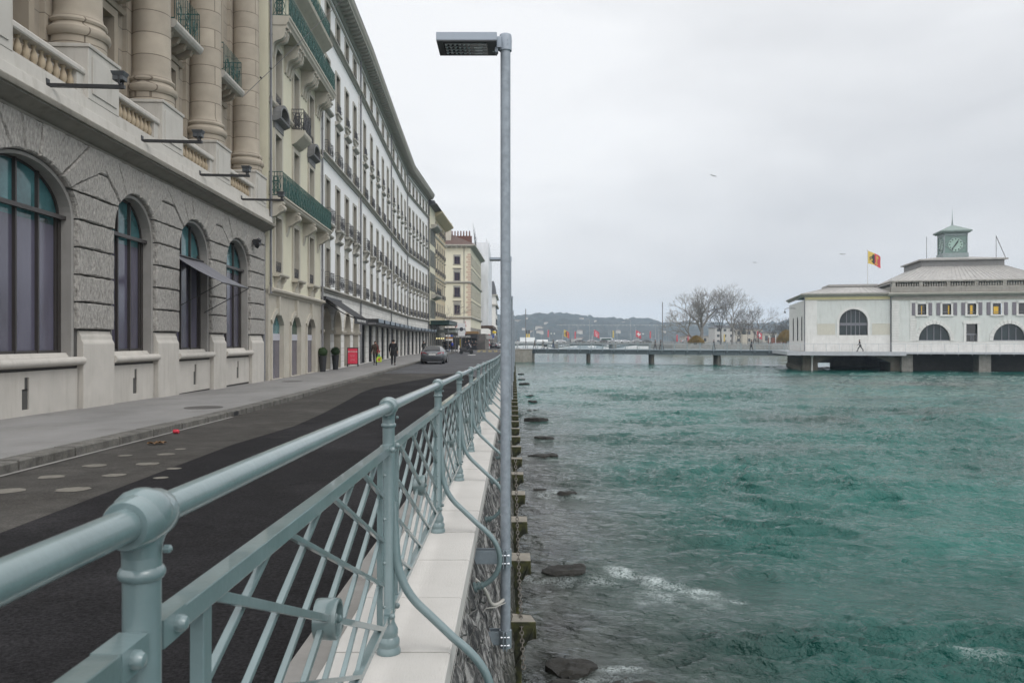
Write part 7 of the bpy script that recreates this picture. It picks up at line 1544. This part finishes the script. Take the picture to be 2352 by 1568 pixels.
# ================================================================ people
SK = {}
def skinned(name, verts, edges, radii, m, parent, root=0, sub=1):
    me = bpy.data.meshes.new(name); me.from_pydata(verts, edges, []); o = bpy.data.objects.new(name, me); C.objects.link(o)
    o.modifiers.new('s', 'SKIN'); 
    if not me.skin_vertices: return o
    for i, v in enumerate(me.skin_vertices[0].data): v.radius = (radii[i], radii[i]) if not isinstance(radii[i], tuple) else radii[i]; v.use_root = (i == root)
    if sub: q = o.modifiers.new('u', 'SUBSURF'); q.levels = sub; q.render_levels = sub
    bpy.context.view_layer.update(); nm = bpy.data.meshes.new_from_object(o.evaluated_get(bpy.context.evaluated_depsgraph_get())); bpy.data.objects.remove(o); nm.name = name
    nm.materials.clear(); nm.materials.append(m); nm.shade_smooth(); return link(name, nm, parent)
M['skin'] = mat('skin', (.42, .25, .18), .6, .05)
def person(loc, rz, label, H_=1.72, coat=(.02, .02, .022), trou=(.02, .02, .025), hair=(.03, .02, .015), pose='walk', long=0, fingers=False, hairlen=0, group=None, arm=(0, 0), wide=1.0, headturn=0):
    r = empty('person', loc, rz, label, 'person', group); s = H_ / 1.72; r.scale = (s * wide, s, s)
    st = {'walk': .26, 'stand': .03, 'run': .42}[pose]; sw = st * .8
    lean = -.03 if pose == 'walk' else (-.1 if pose == 'run' else 0)
    V = [(0, 0, .96), (0, lean * .5, 1.14), (0, lean, 1.34), (0, lean, 1.47), (0, lean - .012, 1.54), (0, lean - .02, 1.61), (0, lean - .01, 1.68)]
    E = [(0, 1), (1, 2), (2, 3), (3, 4), (4, 5), (5, 6)]; Rr = [(.15, .10), (.135, .09), (.16, .10), .052, .062, .078, .06]
    joints = {}
    for sd in (1, -1):
        b = len(V); a = arm[0] if sd > 0 else arm[1]; ph = -sd * sw
        V += [(sd * .175, lean, 1.41), (sd * .235, lean + ph * .35 + .03, 1.14), (sd * .25, lean + ph * .8 - .06 - a * .1, .92 + a * .1), (sd * .25, lean + ph * .85 - .08 - a * .12, .845 + a * .1)]
        E += [(2, b), (b, b + 1), (b + 1, b + 2), (b + 2, b + 3)]; Rr += [.062, .046, .032, .036]; joints['w', sd] = V[b + 3]
        if fingers:
            hp = V[b + 3]
            for f in range(4):
                k = len(V); yy = hp[1] - .03 + .02 * f; V.append((hp[0], yy, hp[2] - .045)); V.append((hp[0] - sd * .012, yy, hp[2] - .085 + .008 * abs(f - 1.5))); E += [(b + 3, k), (k, k + 1)]; Rr += [.01, .008]
            k = len(V); V.append((hp[0] - sd * .01, hp[1] - .05, hp[2] - .02)); V.append((hp[0] - sd * .015, hp[1] - .06, hp[2] - .05)); E += [(b + 3, k), (k, k + 1)]; Rr += [.011, .009]
    legs = len(V); LV = []
    for sd in (1, -1):
        f = -sd * st; b = len(V); kn = -.05 if f < 0 else -.02; lift = .1 if pose == 'run' and f > 0 else 0
        P = [(sd * .095, 0, .88), (sd * .10, f * .55 + kn, .50), (sd * .10, f + .03, .09 + lift + (.05 if f > .1 else 0)), (sd * .11, f - .13, .04 + lift)]
        V += P; E += [(0, b), (b, b + 1), (b + 1, b + 2), (b + 2, b + 3)]; Rr += [.095, .062, .03, .02]; LV.append(P)
    skinned('body', V, E, Rr, M['skin'], r)
    cm = mat('cloth_%02x%02x%02x' % tuple(int(c * 255) for c in coat), coat, .85, .15, 6); tm = mat('cloth_%02x%02x%02x' % tuple(int(c * 255) for c in trou), trou, .85, .15, 6)
    cv = [(0, 0, .88), V[0], V[1], V[2], (0, lean, 1.455)]; ce = [(0, 1), (1, 2), (2, 3), (3, 4)]; rr = [(.175, .125), (.17, .125), (.16, .12), (.185, .125), .075]
    for sd in (1, -1):
        b = len(cv); i = 7 if sd > 0 else (7 + 4 + (10 if fingers else 0)); cv += [V[i], V[i + 1], V[i + 2]]; ce += [(3, b), (b, b + 1), (b + 1, b + 2)]; rr += [.082, .064, .05]
    co_ = skinned('jacket', cv, ce, rr, cm, r, 1)
    if long:
        mb = MB(); zz = .96 - long; mb.lathe([(.12, 1.08), (.165, .95), (.19, .8), (.2, zz), (.17, zz + .02)], n=16); mb.v = [(x * 1.05, y * (.78 + st * .6), z) for x, y, z in mb.v]; mb.build('coat_skirt', cm, r, smooth=True)
    tv = [(0, 0, .98)]; te = []; tr = [(.155, .115)]
    for P in LV: b = len(tv); tv += [P[0], P[1], (P[2][0], P[2][1], P[2][2] - .01)]; te += [(0, b), (b, b + 1), (b + 1, b + 2)]; tr += [.105, .075, .058]
    skinned('trousers', tv, te, tr, tm, r)
    for P in LV:
        mb = MB(); mb.ell((P[3][0], (P[2][1] + P[3][1]) / 2 - .0, P[3][2] + .015), .052, .15, .055, 10, 6); mb.build('shoe', M['black'], r, smooth=True)
    hm = mat('hair_%02x%02x' % (int(hair[0] * 255), int(hair[2] * 255)), hair, .7, .2, 8)
    mb = MB(); mb.ell((0, lean + .012, 1.635), .088, .1, .098, 12, 8); mb.v = [(x, y + (.035 if (z < 1.63 and y < lean) else 0), z) for x, y, z in mb.v]
    if hairlen: mb.ell((0, lean + .055, 1.53), .095, .06, .13, 10, 6)
    mb.build('hair', hm, r, smooth=True)
    mb = MB(); y = lean - .092; mb.ell((0, y - .012, 1.60), .011, .02, .018, 8, 6)
    for sd in (1, -1): mb.ell((sd * .03, y + .006, 1.622), .011, .006, .006, 8, 5); mb.ell((sd * .083, lean - .01, 1.605), .01, .022, .03, 8, 5)
    mb.ell((0, y + .004, 1.567), .024, .008, .006, 8, 5); mb.build('face_features', mat('skin_dark', (.25, .12, .09), .6, .05), r, smooth=True)
    return r, joints
# nearest pedestrians
Y = 55.6; w_, j = person(onpave(862, Y), R(4), 'woman in a brown jacket with red handbag walking forward and carrying a green bag', 1.68, (.05, .036, .026), (.012, .012, .015), (.035, .02, .013), 'walk', .12, True, 1, arm=(0, .2))
jx, jy, jz = j['w', 1]
bgs = empty('shopping_bag', (Vector(w_.location) + Matrix.Rotation(R(4), 3, 'Z') @ Vector((jx + .04, jy, 0))), R(4), 'bright green and yellow carrier bag with red print hanging from the walking woman\'s hand', 'bag')
mb = MB(); pr = [(-.17, .22), (.17, .22), (.2, .5), (.13, .6), (-.13, .6), (-.19, .45)]; mb.puz(pr, -.07, .07); mb.build('bag_body', mat('bag_lime', (.42, .52, .03), .5, .4, 7), bgs, bevel=.03)
mb = MB(); mb.tube([(-.08, 0, .58), (-.03, 0, .78), (.0, 0, .83), (.03, 0, .78), (.08, 0, .58)], .018, 6); mb.puz([(-.1, .56), (.1, .56), (.05, .72), (-.05, .72)], -.03, .03); mb.build('handle', mat('bag_green', (.02, .28, .06), .5, .1), bgs)
mb = MB(); mb.puz([(-.08, .33), (.06, .3), (.09, .42), (-.05, .46)], .07, .074); mb.ob(.02, .12, .07, .074, .46, .52); mb.build('print', FR, bgs)
hb = MB(); hb.ell((0, 0, .93), .13, .07, .12, 14, 8); hb.tube([(0, .0, 1.03), (-.05, -.08, 1.25), (-.12, -.05, 1.43)], .012, 5); o = hb.build('handbag', mat('bag_red', (.35, .02, .025), .4, .1), None, Vector(w_.location) + Vector((.24, -.12, .03)), smooth=True); tag(o, 'small dark red handbag slung at the hip of the walking woman', 'bag')
person(onpave(903.6, 55.8), R(184), 'man in a long black coat walking away on the pavement', 1.80, (.008, .008, .009), (.01, .01, .012), (.02, .015, .012), 'walk', .32, True, wide=1.1)
P_ = [(973.6, 100, 186, 'stooped person in a dark grey coat walking away, half hidden behind the parked car', 1.7, (.03, .03, .03), (.03, .04, .07), .2),
      (1020, 128, 190, 'tall person in black leaning in front of the hotel entrance', 1.9, (.01, .01, .011), (.012, .012, .014), .3),
      (1024.8, 126, 170, 'child in dark jacket beside the tall person in black', 1.25, (.02, .02, .022), (.02, .03, .06), 0),
      (1032.4, 121, 0, 'child walking beside the blonde woman', 1.15, (.03, .03, .03), (.05, .07, .14), 0),
      (1038.9, 118, 184, 'woman with blonde hair and bright blue backpack walking away', 1.7, (.05, .045, .05), (.015, .015, .018), .1),
      (1069.5, 150, 0, 'pale-haired man in dark open jacket before the cafe, left of the scooter screen', 1.7, (.02, .02, .024), (.02, .02, .03), 0),
      (1076.8, 150, 0, 'man with white hair and blue scarf in front of the cafe, behind the scooter', 1.85, (.018, .018, .03), (.02, .02, .03), 0),
      (1085, 148, 10, 'person in a black jacket in front of the cafe, right of the scooter', 1.7, (.012, .012, .014), (.015, .015, .02), 0),
      (1092.5, 155, 20, 'person in dark clothes at the right end of the cafe front', 1.75, (.02, .02, .022), (.02, .02, .025), 0),
      (1105.8, 168, 0, 'left of two people in dark coats by the side shops', 1.75, (.012, .012, .014), (.012, .012, .014), .2),
      (1109.6, 168, 8, 'right of two people in dark coats by the side shops', 1.8, (.012, .012, .014), (.012, .012, .014), .2),
      (1120, 180, 0, 'person in dark coat beside the striped pole', 1.7, (.012, .012, .016), (.012, .012, .014), .2)]
for px, Y, rz, lab, h, c, t, lg in P_:
    pp, _j = person(onpave(px, Y), R(rz), lab, h, c, t, (.45, .38, .28) if ('blonde' in lab or 'white hair' in lab or 'pale hair' in lab) else (.03, .02, .015), 'walk' if rz not in (0,) else 'stand', lg, group=None, hairlen=1 if 'woman' in lab else 0)
    if 'backpack' in lab:
        q = MB().ell((0, 0, 1.2), .17, .11, .24, 12, 8).build('backpack', mat('pack_blue', (.02, .05, .35), .6, .1), None, Vector(pp.location) + Vector((.0, -.2, 0)), smooth=True); tag(q, 'bright blue backpack on the back of the blonde woman', 'backpack')
# on the footbridge: (pixel, depth inside the bridge, heading)
FBM = Matrix.Translation(FB.location) @ Matrix.Rotation(FB.rotation_euler.z, 4, 'Z')
def onbridge(px, v):
    rr_ = (px - 1176) / F; u = None
    d = Matrix.Rotation(FB.rotation_euler.z, 3, 'Z') @ Vector((1, 0, 0)); o = FBM @ Vector((0, v, 0)); u = (rr_ * o.y - o.x) / (d.x - rr_ * d.y); p_ = o + d * u; return (p_.x, p_.y, -1.47)
for px, v, rz, lab, h, c, t, pose, lg in (
    (1188.5, 1.5, 90, 'person in white clothes at the left end of the footbridge', 1.75, (.55, .55, .56), (.5, .5, .5), 'walk', 0),
    (1227.5, 2, 90, 'person in a brown-black coat on the footbridge, under the left mast', 1.72, (.03, .028, .02), (.05, .045, .04), 'walk', .15),
    (1247.5, 2, -90, 'person in a beige jacket pushing a stroller across the footbridge', 1.72, (.05, .045, .04), (.3, .27, .22), 'walk', 0),
    (1271, 2.5, -90, 'person in a black jacket and blue jeans striding across the footbridge', 1.85, (.015, .015, .018), (.05, .08, .16), 'walk', 0),
    (1504.5, 1.5, 90, 'person in black with a yellow collar on the footbridge', 1.8, (.02, .022, .02), (.03, .03, .04), 'walk', 0),
    (1517, 1.5, 90, 'left person of the pair walking close together on the footbridge', 1.78, (.025, .022, .022), (.02, .02, .025), 'walk', 0),
    (1521, 2.0, 90, 'right person of the pair walking close together on the footbridge', 1.76, (.02, .02, .024), (.02, .02, .025), 'walk', 0),
    (1640, 1.5, -90, 'lone slim person in dark clothes near the middle of the footbridge', 1.8, (.015, .016, .02), (.03, .03, .035), 'walk', .1),
    (1725.5, 1.5, 90, 'woman in a long black coat near the right end of the footbridge', 1.8, (.01, .01, .012), (.012, .012, .014), 'walk', .5)):
    person(onbridge(px, v), R(rz), lab, h, c, t, (.03, .02, .015), pose, lg)
sx_, sy_, sz_ = onbridge(1252.5, 2); st_ = empty('stroller', (sx_, sy_, sz_), 0, 'small black stroller pushed across the footbridge', 'stroller'); mb = MB(); mb.puz([(-.35, .4), (.3, .35), (.4, .9), (.1, .75), (-.3, .8)], -.2, .2); mb.build('seat', M['black'], st_); mb = MB(); [mb.lathe([(.12, -.02), (.12, .02)], (x, y, .12), 10, 'y') for x in (-.3, .35) for y in (-.2, .2)]; mb.tube([(-.3, 0, .15), (-.1, 0, .6), (-.55, 0, 1.0)], .02, 5); mb.build('wheel_frame', M['black'], st_)
CBM = Matrix.Translation(CB.location) @ Matrix.Rotation(CB.rotation_euler.z, 4, 'Z')
pp_, _ = person(CBM @ Vector((7.35, -1.2, -1.47)), R(-102), 'runner in black with bare head running along the walkway before the arched door', 1.75, (.012, .012, .014), (.015, .015, .018), (.05, .03, .02), 'run')
for i, px in enumerate((1310, 1389, 1490.5, 1548, 1562, 1564.5, 1604, 1730, 1738.5, 1762)):
    person((wx(px, 350.5), 350.6, -.92), R(90), ['small figure on the road bridge', 'small dark figure on the road bridge'][0], 1.7, (.02, .02, .024) if i != 5 else (.5, .03, .04), (.03, .03, .03), group='tiny pedestrians behind the road bridge parapet')
# gulls
def gull(px, py, Y, label, s=1.0, bank_=.4):
    r = empty('gull', (wx(px, Y), Y, wz(py, Y)), 0, label, 'bird'); mb = MB(); mb.lathe([(.005, -.22), (.04, -.15), (.06, 0), (.045, .12), (.01, .22)], n=8, axis='x')
    for sd in (1, -1):
        pts = [(-.05, 0, 0), (.07, 0, 0), (.1, sd * .25, .1), (.02, sd * .6, .05), (-.04, sd * .3, .09)]; mb.add(pts + [(x, y, z - .012) for x, y, z in pts], [(0, 1, 2, 3, 4), (9, 8, 7, 6, 5)] + [(i, 5 + i, 5 + (i + 1) % 5, (i + 1) % 5) for i in range(5)])
    o = mb.build('body', mat('gull_grey', (.22, .22, .23), .7, .2), r, smooth=True); r.scale = (s, s, s); r.rotation_euler = (bank_, .3, R(60)); return r
gull(1638, 404, 70, 'gull gliding high in the open sky, middle of the right half', .6); gull(1935, 584, 120, 'tiny distant gull left of the roof flag', .8, .1); gull(1733, 603, 160, 'faint distant bird above the bare trees', .8, .1)
# ================================================================ bare trees
def bare_tree(loc, h, seed, label, col, spread=.75, trunk=.5, forks=3, depth=7, group='large bare trees on the island', lean=0.0, tfrac=.28):
    r = empty('bare_tree', loc, 0, label, 'tree', group); rn = random.Random(seed); tk, cr = MB(), MB()
    def grow(p, d, L, rad, lv):
        n = 3 if lv > 1 else 2; pts = [p]; q = d.copy()
        for i in range(n):
            q = (q + Vector((rn.uniform(-1, 1), rn.uniform(-1, 1), rn.uniform(-.6, .9) * (.8 if lv < depth - 1 else .2))) * .17).normalized(); pts.append(pts[-1] + q * L / n)
        (tk if lv >= depth - 1 else cr).tube(pts, [max(.024, rad * (1 - .35 * i / n)) for i in range(n + 1)], 7 if lv >= depth - 1 else (4 if lv > 2 else 3))
        if lv == 0: return
        k = forks if lv == depth else (2 + (rn.random() < .45)); a0 = rn.uniform(0, 6.28)
        for i in range(k):
            ang = (rn.uniform(.3, .62) if lv < depth else rn.uniform(.35, .75)) * spread / .75; a = a0 + 6.283 * i / k + rn.uniform(-.5, .5)
            t = q.orthogonal().normalized(); s = q.cross(t); nd = (q * math.cos(ang) + (t * math.cos(a) + s * math.sin(a)) * math.sin(ang)); nd.z += .06; nd.normalize()
            grow(pts[-1] if rn.random() < .7 else pts[-2], nd, L * rn.uniform(.66, .88), rad * (.56 if k > 2 else .62), lv - 1)
        if lv < depth and lv > 1 and rn.random() < .8:
            t = q.orthogonal().normalized(); a = rn.uniform(0, 6.28); nd = (q * .5 + t * math.cos(a) + q.cross(t) * math.sin(a)).normalized(); grow(pts[1], nd, L * .6, rad * .4, max(0, lv - 2))
    d = Vector((lean, 0, 1)).normalized(); grow(Vector((0, 0, 0)), d, h * tfrac, trunk, depth)
    zt = max(v[2] for v in cr.v) / h
    m = mat('bark_%02x' % int(col[0] * 255), col, .9, .3, 2)
    tk.v = [(x / zt ** .5, y / zt ** .5, z / zt) for x, y, z in tk.v]; cr.v = [(x / zt ** .5, y / zt ** .5, z / zt) for x, y, z in cr.v]
    tk.build('trunk', m, r, smooth=True); cr.build('crown', m, r); return r
YT = 262.0; gl = -1.0
def T(px, top, seed, lab, col=(.16, .14, .11), **k): return bare_tree((wx(px, YT), YT, gl), wz(top, YT) - gl, seed, lab, col, **k)
T(1610, 652, 5, 'largest bare plane tree with a wide crown, leftmost of the three', (.185, .172, .155), spread=.9, trunk=.62, forks=4, tfrac=.22)
T(1597, 672, 12, 'second stem leaning left from the base of the largest bare tree', (.18, .16, .13), spread=.95, trunk=.34, forks=3, lean=-.5, tfrac=.26)
T(1655, 668, 23, 'dark slender bare tree in the middle of the three', (.05, .045, .04), spread=.6, trunk=.36, tfrac=.34)
T(1682, 650, 31, 'tall pale bare tree leaning right, rightmost of the three', (.185, .172, .155), spread=.72, trunk=.42, lean=.12, tfrac=.34)
for i, (px, top, c) in enumerate(((1705, 705, .10), (1717, 712, .11), (1730, 700, .12), (1742, 700, .12), (1770, 738, .08), (1700, 725, .08), (1800, 742, .06), (1806, 725, .06), (1692, 735, .1))):
    bare_tree((wx(px, YT + 15 + 6 * i), YT + 15 + 6 * i, gl), wz(top, YT + 15 + 6 * i) - gl, 60 + i, 'slender bare tree in the thin row right of the three large trees', (c, c * .9, c * .8), depth=6, trunk=.22, group='thin bare trees right of the island', tfrac=.3)
bare_tree((wx(1018, 150), 150, -1.6), 11, 90, 'small faint bare street tree in front of the cream corner building', (.2, .18, .15), depth=5, trunk=.1, group='street tree')
# weeping willows
def willow(px, top, w, Y, seed, label):
    r = empty('willow', (wx(px, Y), Y, gl), 0, label, 'tree'); rn = random.Random(seed); h = wz(top, Y) - gl; mb = MB(); hw = w / F * Y / 2
    MB().tube([(0, 0, 0), (.1, 0, h * .7)], [.3, .15], 7).build('trunk', mat('bark_w', (.1, .08, .05), .9, .2), r)
    for k in range(420):
        a = rn.uniform(0, 6.283); q = math.sqrt(rn.random()); x, y = hw * q * math.cos(a), hw * q * math.sin(a); z = h * (1 - .45 * q * q) * rn.uniform(.85, 1.0)
        pts = [(x * .5, y * .5, z * .92), (x * .85, y * .85, z), (x * 1.03, y * 1.03, z * .7), (x * 1.06 + rn.uniform(-.2, .2), y * 1.06, max(.3, z * rn.uniform(.15, .5)))]; mb.tube(pts, [.05, .05, .04, .02], 3)
        for j in range(5): p_ = Vector(pts[2]).lerp(Vector(pts[3]), rn.random()); mb.add([p_, p_ + Vector((rn.uniform(-.3, .3), 0, -.35)), p_ + Vector((rn.uniform(-.2, .2), .1, -.1))], [(0, 1, 2)])
    mb.build('crown', mat('willow_yellow', (.20, .13, .025), .8, .35, 1.5), r)
willow(1599, 769, 36, 262, 1, 'low yellow weeping willow below the largest bare tree'); willow(1806, 755, 42, 300, 2, 'yellow willow just left of the clock building')
# island, statue, kiosks, white buildings behind
mb = MB(); mb.box(wx(1535, 262), 92, 255, 300, -4.6, gl); mb.box(wx(1560, 420), 300, 420, 560, -4.6, -1.2); tag(mb.build('island_ground', mat('island_stone', (.25, .24, .22), .9, .2), None), kind='structure')
stt = empty('statue', (wx(1709, 275), 275, gl), 0, 'dark bronze seated statue on a pale plinth under the thin trees', 'statue'); MB().box(-.9, .9, -.9, .9, 0, 3.4).build('plinth', M['creamstone'], stt, bevel=.1)
mb = MB(); mb.ell((0, 0, 4.2), .7, .6, .8); mb.ell((0, -.1, 5.3), .3, .3, .38); mb.ell((0, -.5, 3.8), .6, .5, .35); mb.build('figure', mat('bronze_dark', (.03, .035, .03), .5, .2), stt, smooth=True)
def block_building(px0, px1, top, Y, label, m=None, roof=None, rows=3, name='lakeside_building'):
    x0, x1, z = wx(px0, Y), wx(px1, Y), wz(top, Y); r = empty(name, (x0, Y, -1.5), 0, label, 'building'); W_ = x1 - x0; H_ = z + 1.5
    MB().box(0, W_, 0, 14, 0, H_).build('wall', m or M['whitestone'], r)
    n = max(2, int(W_ / 3)); mb = MB()
    for j in range(rows):
        for i in range(n): u = W_ * (i + .5) / n; zz = H_ * (j + .3) / rows; mb.box(u - W_ / n * .2, u + W_ / n * .2, -.06, -.02, zz, zz + H_ / rows * .45)
    mb.build('windows', M['glass'], r)
    rz_ = H_ * .14; mb = MB(); mb.add([(-.5, -.5, H_), (W_ + .5, -.5, H_), (W_ + .5, 14.5, H_), (-.5, 14.5, H_), (W_ * .15, 4, H_ + rz_), (W_ * .85, 4, H_ + rz_), (W_ * .85, 10, H_ + rz_), (W_ * .15, 10, H_ + rz_)], [(0, 1, 5, 4), (1, 2, 6, 5), (2, 3, 7, 6), (3, 0, 4, 7), (4, 5, 6, 7)]); mb.build('roof', roof or M['slate'], r)
block_building(1642, 1688, 752, 430, 'white lakeside hall with a curved roofline behind the rightmost large tree', mat('dim_white', (.38, .37, .35), .85, .05))
block_building(1690, 1752, 756, 450, 'long pale cream lakeside building behind the thin bare trees', M['creamstone'], rows=2)
block_building(1752, 1785, 764, 440, 'low white building by the willow near the clock building', M['trim'], rows=1)
block_building(1572, 1640, 772, 470, 'low pale building behind the willow and the large trees', M['trim'], rows=1)
kk = empty('lakeside_kiosk', (wx(1771, 330), 330, -1.0), 0, 'brick-red kiosk with white columns left of the clock building', 'kiosk'); MB().box(0, 6.2, .5, 4, 0, 2.6).build('wall', mat('brick_red', (.22, .08, .05), .8, .1), kk); mb = MB(); [mb.box(x, x + .3, 0, .3, 0, 3.6) for x in (-.6, 1.8, 4.1, 6.4)]; mb.build('columns', M['lett'], kk); MB().box(-.8, 7, 0, 4.2, 3.6, 3.8).build('roof', M['trim'], kk)
# paddle steamer and moored boats
ps = empty('paddle_steamer', (wx(1190, 430), 430, WL), 0, 'white lake steamer with two yellow and black funnels moored at the left', 'boat')
mb = MB(); mb.puz([(-3, 0), (22, 0), (25, 1.6), (-4, 1.4)], -3, 3); mb.build('hull', M['white'], ps); mb = MB(); mb.ob(-2, 20, -2.6, 2.6, 1.6, 4.0); mb.ob(1, 9, -2.4, 2.4, 4.2, 6.4); mb.ob(-2, 21, -2.8, 2.8, 4.0, 4.2); mb.ob(10, 16, -2, 2, 4.2, 5.2); mb.build('superstructure', M['white'], ps); mb = MB(); mb.ob(-1, 19, 2.61, 2.66, 2.4, 3.4); mb.build('windows', M['glass'], ps)
for u in (4.6, 5.9): MB().lathe([(.45, 5.5), (.45, 8.3)], (u, 0, 0), 12).build('funnel', FY, ps, smooth=True); MB().lathe([(.46, 8.3), (.46, 10.3)], (u, 0, 0), 12).build('funnel_top', M['black'], ps, smooth=True)
mb = MB(); mb.tube([(-1, 0, 4), (-1, 0, 11)], .1, 6); mb.tube([(14, 0, 4), (14, 0, 9)], .1, 6); mb.build('mast', M['pipe'], ps)
rn = random.Random(8); b0 = None; mr_ = 0
for i in range(28):
    px = rn.choice([rn.uniform(1395, 1540), rn.uniform(1205, 1395), rn.uniform(1455, 1545)]); Y = rn.uniform(560, 640)
    if b0 is None:
        b0 = empty('sailing_boat', (0, 0, 0), 0, 'small white moored sailing boat with a bare mast beyond the road bridge', 'boat', 'sailing boats moored in the harbour'); mb = MB(); mb.puz([(-4, 0), (3.6, 0), (4.6, 1.3), (-4.2, 1.2)], -1.2, 1.2); mb.ob(-1.5, 1.5, -.8, .8, 1.2, 1.8); mb.build('hull', M['white'], b0); mb = MB(); mb.tube([(0, 0, 1.2), (0, 0, 13)], .09, 5); mb.tube([(0, 0, 2.5), (-3.6, 0, 2.4)], .07, 5); mb.build('mast', M['farpole'], b0); o = b0
    else: o = copy_tree(b0)
    o.location = (wx(px, Y), Y, WL); s = rn.uniform(.7, 1.15); o.scale = (s, s, s)
for i, (a, b) in enumerate(((1385, 1416), (1430, 1502), (1245, 1300), (1520, 1560))):
    Y = 372; o = empty('moored_boat', (wx(a, Y), Y, WL), 0, ['long white tour boat under the road bridge, second from the left', 'longest white tour boat seen under the road bridge', 'leftmost white tour boat glimpsed under the road bridge', 'rightmost white tour boat seen under the road bridge'][i], 'boat', 'white tour boats beyond the bridge'); L_ = wx(b, Y) - wx(a, Y)
    MB().puz([(0, 0), (L_ * .95, 0), (L_, 1.0), (-.3, 1.0)], -2, 2).build('hull', M['lett'], o); mb = MB(); mb.ob(L_ * .1, L_ * .85, -1.6, 1.6, 1.0, 1.9); mb.build('cabin', M['white'], o)
# ================================================================ hills
xs = np.arange(-260, 1300, 4.0); ys = np.arange(1180, 2150, 7.0); X, Yh = np.meshgrid(xs, ys)
pxr = 1176 + X / Yh * F
top = np.interp(pxr, [1100, 1190, 1250, 1320, 1400, 1440, 1480, 1541, 1640, 1700, 1760, 1800, 1900, 2400], [722, 724, 722, 725, 731, 734, 735, 743, 742, 746, 745, 739, 732, 730])
ridge = (784 - top) / F * 1850
t = np.clip((Yh - 1200) / 650, 0, 1); Zh = -4 + (ridge + 1) * (t * t * (3 - 2 * t)) * np.where(Yh > 1850, 1, 1)
Zh += (fbm(X / 60, Yh / 60, 3, 2) - .5) * 14 * t + np.clip(t * 6, .3, 1) * 17 * (fbm(X / 15, Yh / 15, 2, 6) - .5)
hm = mat('hill_woods', (.045, .05, .035), .95, .55, .02, stain=.5)
r_ = [n_ for n_ in hm.node_tree.nodes if n_.type == 'VALTORGB'][0]; r_.color_ramp.elements[0].color = (.008, .018, .014, 1); r_.color_ramp.elements[1].color = (.045, .042, .032, 1)
[n_ for n_ in hm.node_tree.nodes if n_.type == 'TEX_NOISE'][0].inputs['Scale'].default_value = .05
o = grid_mesh('hills', xs, ys, Zh, hm, smooth=False); tag(o, kind='structure')
h0 = None; rn = random.Random(12)
for i in range(20):
    px = rn.uniform(1186, 1330) if i < 12 else rn.uniform(1330, 1540); Y = rn.uniform(1300, 1750); x = wx(px, Y); iy = int((Y - 1180) / 7); ix = int((x + 260) / 4); z = Zh[iy, ix]
    if h0 is None:
        h0 = empty('hillside_house', (0, 0, 0), 0, 'small pale house among the trees on the far hillside', 'house', 'houses on the far hillside'); MB().box(-6, 6, -4, 4, -3, 6).build('wall', mat('house_wall', (.5, .46, .4), .9, .1, .05), h0); mb = MB(); mb.add([(-6.6, -4.6, 6), (6.6, -4.6, 6), (6.6, 4.6, 6), (-6.6, 4.6, 6), (-5, 0, 9), (5, 0, 9)], [(0, 1, 5, 4), (1, 2, 5), (2, 3, 4, 5), (3, 0, 4)]); mb.build('roof', mat('house_roof', (.16, .12, .10), .9, .1, .05), h0); o = h0
    else: o = copy_tree(h0)
    o.location = (x, Y, z + 1); s = rn.uniform(.4, .85); o.scale = (s * rn.uniform(.8, 1.6), s, s * .9); o.rotation_euler.z = rn.uniform(-.4, .4)
mb = MB(); mb.quad((-200, 1150, -4), (1500, 1150, -4), (1500, 1200, -2), (-200, 1200, -2)); mb.quad((1500, 300, -3), (4000, 300, -3), (4000, 3000, -3), (1500, 3000, -3)); tag(mb.build('far_shore', M['grey']), kind='structure')
# ================================================================ haze
hzm = bpy.data.materials.new('haze'); hzm.use_nodes = True; n, l = hzm.node_tree.nodes, hzm.node_tree.links
n.remove(n['Principled BSDF']); pv = n.new('ShaderNodeVolumePrincipled'); pv.inputs['Color'].default_value = (.66, .83, 1.0, 1); pv.inputs['Density'].default_value = .00027; pv.inputs['Anisotropy'].default_value = .2; l.new(pv.outputs[0], n['Material Output'].inputs['Volume'])
o = MB().box(-1600, 4200, -90, 3200, -11, 135).build('haze', hzm); tag(o, kind='stuff')
